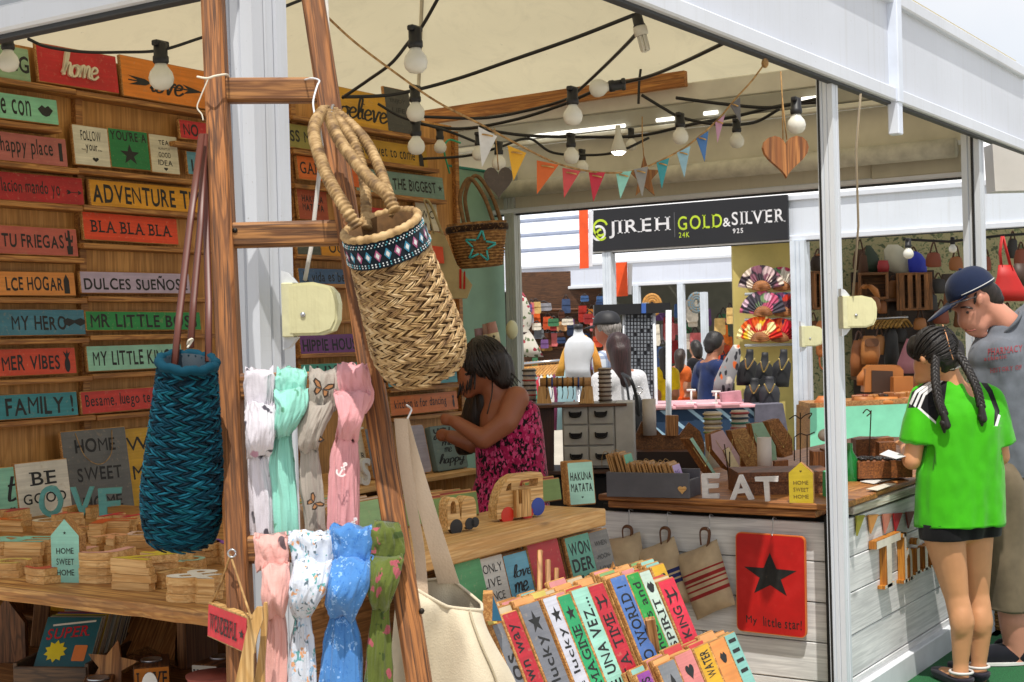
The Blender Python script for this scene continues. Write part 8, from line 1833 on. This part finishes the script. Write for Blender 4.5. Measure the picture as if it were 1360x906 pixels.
strands('hair_lock', hc, (.096, .092, .095), (J(1254, 434, -.03), J(1266, 476, -.08)), (J(1216, 470, -.02), J(1246, 480, -.09)), 46, HAIRB, girl, .003, .008, 3)
strands('hair_lock', hc, (.096, .092, .095), (J(1256, 434, -.03), J(1267, 474, -.08)), (J(1276, 462, .0), J(1270, 476, -.05)), 26, HAIRB, girl, .003, .008, 5)
strands('hair_lock', hc, (.094, .09, .093), (J(1244, 434, .0), J(1226, 446, -.03)), (J(1208, 470, .02), J(1216, 474, -.03)), 20, HAIRB, girl, .003, .008, 6)
mb = MB(); mb.tube(spline([J(1252, 431.5, -.01), J(1257, 446, -.085), J(1262, 466, -.09), J(1266, 478, -.08)], 5), .0025, 5); mb.build('hair_parting', SKG, girl)
mb = MB(); mb.tube(spline([J(1248, 487, -.035), J(1262, 490, -.055), J(1280, 486, -.03)], 5), .0045, 6); mb.build('necklace', plain('d8d4d0', .4), girl)

# ---------------------------------------------------------------- the man in the navy cap
dM = 6.2
K = lambda x, y, o=0.: W(x, y, d=dM+o)
man = thing('person', 'man in a navy cap and grey T shirt looking down behind the girl', 'person', V((K(1355, 900).x, K(1355, 900).y, .012)))
SKM = skin('cf9078')
mb = MB()
mb.ell(K(1296, 391), (.08, .074, .1)); mb.ell(K(1290, 412), (.062, .06, .078)); caps(mb, K(1287, 425), .05, K(1300, 432), .042); caps(mb, K(1302, 430), .04, K(1313, 418), .04)
caps(mb, K(1281, 418), .014, K(1278, 431), .014); mb.ell(K(1280, 433), (.014, .014, .01)); caps(mb, K(1286, 440), .014, K(1294, 443), .018); mb.ell(K(1303, 443), (.026, .03, .022))
mb.ell(K(1277, 410), (.018, .05, .012)); mb.ell(K(1301, 398, -.076), (.016, .014, .031)); mb.ell(K(1303, 394, -.086), (.008, .008, .02))
caps(mb, K(1310, 404), .052, K(1342, 434), .06); caps(mb, K(1342, 440), .06, K(1352, 480), .09, .8)
caps(mb, K(1350, 490), .12, K(1345, 620), .12, .75)
for hx, kx, ax, off in ((1334, 1342, 1351, -.04), (1378, 1380, 1384, .1)):
    caps(mb, K(hx, 650, off), .1, K(kx, 780, off), .065); caps(mb, K(kx, 780, off), .064, K(kx+4, 825, off-.01), .062); caps(mb, K(kx+4, 825, off-.01), .062, K(ax, 884, off), .04)
    p = K(ax, 890, off); p.z = .06; caps(mb, p, .042, p-RT*.14-V((0, 0, .01)), .034)
am = [K(1336, 470, -.06), K(1330, 590, .05), K(1300, 600, .22)]
am2 = [K(1385, 480, .1), K(1396, 600, .15), K(1370, 640, .35)]
for a in (am, am2): caps(mb, a[0], .06, a[1], .045); caps(mb, a[1], .045, a[2], .032)
hand(mb, am[2], FH*.8-RT*.4, UP*.6+RT*.3, 1.05); hand(mb, am2[2], FH*.8-RT*.4, UP, 1.05)
me = fuse(mb, .0085, 2); addmesh(me, 'body', SKM, man)
mb = MB(); mb.ell(K(1285, 415, -.058), (.014, .006, .006)); mb.build('eye', plain('1c1412', .3), man)
mb = MB(); mb.tube(spline([K(1276, 408.5, -.05), K(1284, 408, -.068), K(1292, 410, -.078)], 4), .006, 6, flat=.5); mb.build('eyebrow', hair_mat('2a1c14'), man)
mb = MB(); mb.tube(spline([K(1282, 438.5, -.03), K(1289, 439.5, -.052), K(1296, 438, -.062)], 4), .0032, 5); mb.build('mouth', plain('8a4a42', .5), man)
mb = MB(); mb.ell(K(1308, 391, .0), (.06, .074, .06)); mb.ell(K(1313, 398, 0), (.05, .07, .045)); mb.ell(K(1298, 384), (.08, .08, .058)); caps(mb, K(1296, 394, -.075), .012, K(1294, 404, -.07), .008)
me = fuse(mb, .01, 2); wrinkle(me, .003, 80, 1); addmesh(me, 'hair', hair_mat('1f1612'), man)
# cap
NAVY = fabric('17233f', .8, 300., .15)
tilt = Matrix.Rotation(0, 4, 'X')
axc = (K(1272, 352)-K(1292, 392)).normalized()
fwdc = (K(1262, 408)-K(1310, 382)); fwdc = (fwdc-axc*fwdc.dot(axc)).normalized(); sidec = axc.cross(fwdc)
c0 = K(1290, 387); mb = MB(); rg = []
for i in range(12):
    a = pi/2*i/11.3; rr = cos(a)**.75; rg.append([c0+axc*.106*sin(a)+(fwdc*cos(b)*.110+sidec*sin(b)*.093)*rr*(1+.012*abs(sin(3*b))) for b in [2*pi*j/36 for j in range(36)]])
mb.loft(rg, 0, True); capo = mb.build('cap', NAVY, man)
mb = MB(); r1, r2_ = [], []
for j in range(21):
    b = -1.15+2.3*j/20; base = c0+fwdc*cos(b)*.107+sidec*sin(b)*.091-axc*.004; tipv = c0+fwdc*(.115*cos(b)+.105*cos(b*1.15)**1.0*max(.0, cos(b*1.3))+.01)+sidec*sin(b)*.098-axc*(.032*cos(b*1.2)-.012*sin(b)**2)
    r1.append(base); r2_.append(tipv)
n_ = len(r1); vs = r1+r2_+[p-axc*.005 for p in r1]+[p-axc*.005 for p in r2_]
mb.add(vs, [[i, i+1, n_+i+1, n_+i] for i in range(n_-1)]+[[2*n_+i, 3*n_+i, 3*n_+i+1, 2*n_+i+1] for i in range(n_-1)]+[[n_+i, n_+i+1, 3*n_+i+1, 3*n_+i] for i in range(n_-1)], None, 0, True); mb.build('brim', NAVY, capo)
mb = MB(); mb.ell(c0+axc*.107, (.009, .009, .006), 8, 5); mb.build('button', NAVY, capo)
mb = MB(); mb.tube([c0+fwdc*cos(b)*.1115+sidec*sin(b)*.0945+axc*.012 for b in [(.9+1.9*j/16) for j in range(17)]][::1], .0022, 5); mb.build('piping', plain('c8c8c8', .6), capo)
mb = MB(); mb.tube(spline([K(1268, 404, -.07), K(1282, 399, -.1), K(1297, 394, -.09)], 5), .0028, 5); mb.tube(spline([K(1268, 404, -.07), K(1263, 408, -.05), K(1262, 414, -.03)], 4), .006, 6); mb.build('sunglasses', plain('3a3a3c', .3), man)
# T shirt
mb = MB(); caps(mb, K(1334, 444), .075, K(1350, 452), .13, .9); caps(mb, K(1320, 476, -.02), .11, K(1380, 470, .04), .14, .95); caps(mb, K(1340, 456), .085, K(1362, 436), .085); caps(mb, K(1356, 440), .09, K(1390, 428), .13); caps(mb, K(1340, 500), .165, K(1342, 620), .16, .85); caps(mb, K(1318, 500, -.02), .1, K(1318, 618, -.02), .095); caps(mb, K(1365, 500, .04), .15, K(1368, 620, .04), .15)
caps(mb, K(1334, 472, -.07), .085, K(1330, 548, -.02), .085); caps(mb, K(1390, 480, .1), .09, K(1398, 560, .12), .09); caps(mb, K(1306, 462, .06), .06, K(1302, 600, .08), .05)
zh = K(1345, 632).z; me = fuse(mb, .011, 3, [(V((0, 0, zh)), (0, 0, -1))]); wrinkle(me, .022, 7, 4., .2); wrinkle(me, .008, 20, 9., .2); wrinkle(me, .003, 36, 7., .5)
tee = addmesh(me, 'shirt', fabric('6a6f78', .9, 420., .18), man)
ax_ = (K(1342, 432)-K(1312, 405)).normalized(); fr_ = frame(K(1339, 431), ZU.cross(ax_), ax_)
mb = MB(); mb.tube([fr_ @ V((.072*cos(a), .072*sin(a), 0)) for a in [2*pi*j/28 for j in range(29)]], .011, 8, flat=.7); mb.build('collar', fabric('62676f', .9, 420., .18), tee)
# chest print follows the cloth
from mathutils.bvhtree import BVHTree
bv = BVHTree.FromPolygons([tee.matrix_basis @ v.co for v in tee.data.vertices], [list(p.vertices) for p in tee.data.polygons])
def project_text(txt, cx, cy, w_, h_, st, slope, mat, par, d):
    tb = MB(); put_text(tb, txt, 0, 0, w_, h_, 0, st); bm = bmesh.new(); vv = [bm.verts.new((p.x, p.z, 0)) for p in tb.v]
    for f in tb.f:
        try: bm.faces.new([vv[i] for i in f])
        except ValueError: pass
    bmesh.ops.triangulate(bm, faces=bm.faces[:]); bmesh.ops.subdivide_edges(bm, edges=bm.edges[:], cuts=1, use_grid_fill=True)
    vs = []
    for v in bm.verts:
        x, y = cx+v.co.x, cy-v.co.y-slope*v.co.x; r_ = ray(x, y); hit = bv.ray_cast(CAM, r_.normalized()); p = hit[0] if hit[0] else W(x, y, d=d)
        vs.append(p-r_.normalized()*.003)
    bm.verts.index_update(); fs = [[v.index for v in f.verts] for f in bm.faces]; bm.free(); q = MB(); q.add(vs, fs); return q.build('print', mat, par)
PR = paint('9a4048', .8, 1.)
project_text('PHARMACY', 1335, 465, 46, 9, 'slab', .12, PR, tee, 6.0); project_text('athletic', 1322, 475, 30, 6, 'bold', .12, PR, tee, 6.0); project_text('HISTORY OF', 1336, 490, 42, 6, 'slab', .12, PR, tee, 6.0)
# shorts and shoes
mb = MB(); caps(mb, K(1330, 640, -.04), .115, K(1344, 840, -.04), .095); caps(mb, K(1376, 640, .1), .12, K(1381, 840, .1), .095); caps(mb, K(1335, 625), .13, K(1370, 625, .05), .13)
me = fuse(mb, .011, 3, [(V((0, 0, K(1345, 806).z)), (0, 0, -1))]); wrinkle(me, .012, 12, 3., .4); addmesh(me, 'shorts', fabric('6f6350', .9, 300., .2), man)
for ax, off in ((1351, -.04), (1384, .1)):
    mb = MB(); p = K(ax, 890, off); p.z = .055; caps(mb, p+RT*.02, .054, p-RT*.17-V((0, 0, .01)), .046, .9); me = fuse(mb, .009, 2, [(V((0, 0, .1)), (0, 0, 1)), (V((0, 0, .014)), (0, 0, -1))]); sh_ = addmesh(me, 'shoe', fabric('16171f', .8), man)
    mb = MB(); mb.prism([(cos(a)*.15, sin(a)*.055) for a in [2*pi*j/24 for j in range(24)]], 0, .012, Matrix.Translation(p-RT*.075-V((0, 0, p.z-.014))) @ VIEWM @ Matrix.Rotation(pi/2, 4, 'X')); mb.build('sole', plain('d8d8d4', .6), sh_)

# ---------------------------------------------------------------- the stall keeper
dS = 5.9
S = lambda x, y, o=0.: W(x, y, d=dS+o)
wom = thing('person', 'dark haired woman in a pink and black dress bending over goods behind the ladder', 'person', V((S(680, 700).x, S(680, 700).y, .1)))
SKW = skin('94573a')
mb = MB()
mb.ell(S(640, 487), (.08, .085, .1)); mb.ell(S(629, 500), (.062, .066, .078)); caps(mb, S(614, 500), .012, S(611, 508), .013); mb.ell(S(622, 520), (.03, .035, .03)); caps(mb, S(613, 515), .014, S(617, 518), .014)
caps(mb, S(648, 505), .05, S(664, 530), .055); caps(mb, S(664, 530), .07, S(676, 560), .12, .75); caps(mb, S(676, 560), .125, S(682, 640), .12, .75); caps(mb, S(682, 640), .13, S(690, 760), .15, .8)
caps(mb, S(686, 530, -.08), .055, S(673, 560, -.12), .05); caps(mb, S(673, 560, -.12), .05, S(642, 584, -.12), .04); caps(mb, S(642, 584, -.12), .041, S(606, 561, -.05), .029); hand(mb, S(606, 561, -.05), -RT*.8+FH*.4+UP*.1, UP*.8, .95)
caps(mb, S(652, 540, .12), .05, S(628, 590, .1), .04); caps(mb, S(628, 590, .1), .04, S(600, 580, .12), .03); hand(mb, S(600, 580, .12), -RT*.8+FH*.4, UP*.8, .95)
for o_ in (-.08, .1): caps(mb, S(690, 760, o_), .1, W(690, 900, d=dS+o_), .07); p = W(690, 900, d=dS+o_); q = V((p.x, p.y, .18)); caps(mb, p, .07, q, .045); q2 = q-V((0, 0, .04)); caps(mb, q2, .04, q2-RT*.14, .035)
me = fuse(mb, .009, 3); addmesh(me, 'body', SKW, wom)
mb = MB(); mb.ell(S(620, 497, -.06), (.012, .008, .006)); mb.build('eye', plain('120c0a', .3), wom)
mb = MB(); mb.ell(S(646, 480), (.096, .096, .1)); mb.ell(S(655, 490, .02), (.075, .1, .09)); caps(mb, S(656, 480, -.03), .07, S(668, 505, -.03), .04); caps(mb, S(640, 470, .03), .08, S(618, 480, .05), .05); caps(mb, S(660, 495, .06), .08, S(640, 560, .1), .07); caps(mb, S(640, 540, .12), .08, S(618, 590, .14), .05)
me = fuse(mb, .01, 3); wrinkle(me, .006, 45, 2., .3); addmesh(me, 'hair', hair_mat('1a0e0a'), wom)
HW = hair_mat('1a0e0a'); hc = S(646, 480)
strands('hair_lock', hc, (.1, .1, .104), (S(630, 462, -.03), S(650, 458, -.03)), (S(634, 492, -.08), S(690, 512, -.04)), 44, HW, wom, .0034, .014, 11)
strands('hair_lock', hc, (.1, .1, .104), (S(620, 468, -.03), S(636, 460, -.05)), (S(606, 528, .0), S(632, 512, -.085)), 34, HW, wom, .0032, .012, 12)
mb = MB(); caps(mb, S(676, 570), .138, S(682, 640), .145, .85); caps(mb, S(682, 640), .15, S(676, 700), .2, .8); caps(mb, S(676, 700), .2, S(684, 800), .25, .8); caps(mb, S(694, 552, -.02), .07, S(690, 590), .1)
me = fuse(mb, .012, 3, [(S(690, 546), (S(703, 541)-S(660, 580)).cross(FWD).normalized()*(1 if (S(703, 541)-S(660, 580)).cross(FWD).z > 0 else -1)), (V((0, 0, .55)), (0, 0, -1))]); wrinkle(me, .02, 9, 1., .25)
addmesh(me, 'dress', floral('a8184f', ('0a0507', '12070c', 'c04470'), 30., .45, .35), wom)
mb = MB(); mb.tube(spline([S(700, 545, -.1), S(697, 525, -.08), S(690, 516, -.05), S(680, 520, .05)], 5), .008, 6, flat=.5); mb.build('dress_strap', fabric('12090c'), wom)
mb = MB(); mb.tube(spline([S(654, 505, -.05), S(653, 525, -.1), S(647, 550, -.12)], 5), .0028, 5); mb.build('necklace', plain('1c120e', .5), wom)

# ---------------------------------------------------------------- passers-by
def figure(label, d, px, ptop, hpx, sh, yaw_dir, cols, hair_len=0., lean=0., sleeves=.5, skirt=False, vox=.014, hat=None, long_=True, skinc='b07a5c', arms=(.05, .05)):
    """px: spine pixel at chest; ptop: head top; sh: shoulder half width px; yaw_dir: image direction of the face (-1 left, 0 away, 1 right)"""
    k = d/FPX; top = W(px, ptop, d=d); zt_ = top.z; foot = V((top.x, top.y, 0)); H = zt_; t = thing('person', label, 'person', foot)
    f = (FH*(1-abs(yaw_dir)*.7)+RH*yaw_dir).normalized(); r = V((f.y, -f.x, 0)); P = lambda a, b, z: foot+r*a+f*(b+lean*max(0, z-.5)*H)+V((0, 0, z*H))
    s = sh*k; hd = .062*H
    mb = MB(); mb.ell(P(0, .02, .935), (hd*.82, hd*.88, hd*1.08)); mb.ell(P(0, .045, .905), (hd*.62, hd*.66, hd*.8)); caps(mb, P(0, .095, .92), .010, P(0, .105, .905), .012); caps(mb, P(0, .0, .9), .05, P(0, -.01, .83), .055)
    caps(mb, P(-s*.55, 0, .79), .07, P(s*.55, 0, .79), .07); caps(mb, P(0, 0, .77), s*.6, P(0, 0, .55), s*.55, .7, r)
    for sg in (-1, 1):
        e = P(sg*s*1.05, -.02, .62); w_ = P(sg*s*.9, .16, .55); caps(mb, P(sg*s*.85, 0, .79), .05, e, .042); caps(mb, e, .042, w_, .03); hand(mb, w_, f*.9-V((0, 0, .3)), -r*sg, .95)
        caps(mb, P(sg*.085, 0, .5), .085, P(sg*.085, 0, .27), .058); caps(mb, P(sg*.085, 0, .27), .056, P(sg*.085, -.01, .05), .038); caps(mb, P(sg*.085, 0, .025), .035, P(sg*.1, .15, .018), .03)
    me = fuse(mb, vox, 2); addmesh(me, 'body', skin(skinc), t)
    mb = MB(); mb.ell(P(0, .0, .945), (hd*.93, hd*.95, hd*1.02)); caps(mb, P(0, -.03, .92), hd*.85, P(0, -.045, .92-hair_len-.02), hd*(.7 if hair_len else .55))
    me = fuse(mb, vox, 2, [(P(0, .05, .9), (f+V((0, 0, -.45))).normalized())]); wrinkle(me, .008, 30, 1., .2); addmesh(me, 'hair', hair_mat(cols[0]), t)
    mb = MB(); caps(mb, P(-s*.6, 0, .78), .085, P(s*.6, 0, .78), .085); caps(mb, P(0, 0, .74), s*.72, P(0, 0, .5), s*.72, .75, r)
    for sg in (-1, 1): a_, e = P(sg*s*.88, 0, .785), P(sg*s*1.07, -.02, .62); caps(mb, a_, .066, a_+(e-a_)*sleeves, .06)
    me = fuse(mb, vox, 2, [(P(0, 0, .49), (0, 0, -1))]); wrinkle(me, .014, 12, 3., .5); addmesh(me, 'top', cols[1], t)
    mb = MB(); caps(mb, P(-.06, 0, .53), .12, P(.06, 0, .53), .12)
    for sg in (-1, 1): caps(mb, P(sg*.085, 0, .5), .105, P(sg*.085, 0, .1 if long_ else .32), .068 if long_ else .085)
    me = fuse(mb, vox, 2, [(P(0, 0, .545), (0, 0, 1)), (P(0, 0, .09 if long_ else .31), (0, 0, -1))]); addmesh(me, 'trousers', cols[2], t)
    if hat:
        mb = MB(); rg = []
        for i in range(9): a = pi/2*i/8.2; rg.append([P(0, .01, .945)+V((0, 0, .105*sin(a)))+(r*cos(b)*.098+f*sin(b)*.112)*cos(a)**.7 for b in [2*pi*j/26 for j in range(26)]])
        mb.loft(rg, 0, True); c = mb.build('cap', hat, t); mb = MB(); vs = []
        for j in range(15): b = -1.1+2.2*j/14; base = P(0, .01, .945)+f*.11*cos(b)+r*.096*sin(b); vs += [base, base+f*.1*max(0, cos(b*1.35))-V((0, 0, .025*cos(b)))]
        n0 = len(vs); vs += [p-V((0, 0, .006)) for p in vs]; mb.add(vs, [[2*i, 2*i+1, 2*i+3, 2*i+2] for i in range(14)]+[[n0+2*i, n0+2*i+1, n0+2*i+3, n0+2*i+2] for i in range(14)], None, 0, True); mb.build('brim', hat, c)
    return t, P, f, r
def plaid():
    m, nt, bs = nodes('plaid_cloth'); co = coords(nt, (1, 1, 1), False); sp = mk(nt, 'ShaderNodeSeparateXYZ'); nt.links.new(co, sp.inputs[0]); col = lin('c2cad6')
    for i, sc in ((0, 11.), (2, 12.), (1, 11.)):
        mu = mk(nt, 'ShaderNodeMath', operation='MULTIPLY'); mu.inputs[1].default_value = sc; nt.links.new(sp.outputs[i], mu.inputs[0]); fr = mk(nt, 'ShaderNodeMath', operation='FRACT'); nt.links.new(mu.outputs[0], fr.inputs[0]); col = mixc(nt, ramp(nt, fr.outputs[0], [(.28, (.6,)*3), (.32, (0, 0, 0))]), col, lin('4a5f8a'))
    nt.links.new(col, bs.inputs['Base Color']); bs.inputs['Roughness'].default_value = .85; return m
t, P, f, r = figure('man in a black cap and blue plaid shirt behind the woman in white', 10.6, 812, 415, 0, 30, -.75, ('8a8480', plaid(), fabric('3a4a6a')), 0., .04, .6, hat=plain('1a1a1f', .6), skinc='a8664e')
mb = MB(); mb.box((0, 0, 0), (.03, .004, .008), .001, frame(P(0, .122, .975)+r*.0, r, ZU)); mb.build('cap_mark', plain('d8d8d8'), t)
t, P, f, r = figure('woman in a white lace top with a long dark red ponytail and black shoulder bag', 9.7, 822, 443, 0, 33, -.35, ('2c1214', floral('cfcfd4', ('e2e2e6',), 60., .4), fabric('c8c8cc')), .12, .03, .9, skinc='b07458')
mb = MB(); mb.tube(spline([W(826, 496, d=9.45), W(838, 505, d=9.35), W(846, 530, d=9.4), W(850, 560, d=9.45)], 6), .012, 6, flat=.4); mb.tube(spline([W(826, 496, d=9.6), W(832, 510, d=9.45), W(836, 535, d=9.4), W(842, 560, d=9.45)], 6), .012, 6, flat=.4)
hb = loftpx([(848, 582, 9), (849, 575, 11), (849, 555, 10), (847, 535, 7), (845, 524, 4)], 9.45, .35).build('shoulder_bag', plain('16171a', .45)); tag(hb, 'black shoulder bag carried by the woman in white lace', 'bag'); mb.build('strap', plain('16171a', .5), hb)
mb = MB(); c = W(849, 518, d=9.38); mb.tube([c+(RT*cos(a)+UP*sin(a))*.022 for a in [2*pi*j/16 for j in range(17)]], .005, 6); mb.build('ring', plain('d8d8dc', .2, .8), hb)
figure('girl in a yellow T shirt and lime shorts far down the aisle', 15., 883, 461, 0, 12.5, 0., ('15100e', fabric('d8b418'), fabric('a8c81e')), .12, 0., .6, vox=.018, long_=False, skinc='a8684c')
t, P, f, r = figure('man in a navy T shirt and glasses bending over the jewellery stall', 12.4, 936, 441, 0, 25, .75, ('120e0c', fabric('1c2a52'), fabric('23262e')), 0., .16, .62, vox=.016, skinc='9a6448')
mb = MB(); g_ = P(.035, .095, .925); mb.tube([P(-.05, .09, .925), P(-.035, .105, .925), P(.035, .105, .925), P(.06, .02, .93)], .006, 5); mb.build('glasses', plain('1a1a1c', .3), t)
figure('far away shopper in dark clothes behind the middle post', 18., 924, 452, 0, 9, -.4, ('1a1412', fabric('1b1b1f'), fabric('2a2a30')), .04, 0., .7, vox=.022)
figure('far away shopper in an orange skirt beside the girl in yellow', 17., 903, 463, 0, 10, .3, ('2a1a12', fabric('c8602a'), fabric('d8501a')), .1, 0., .4, vox=.022)
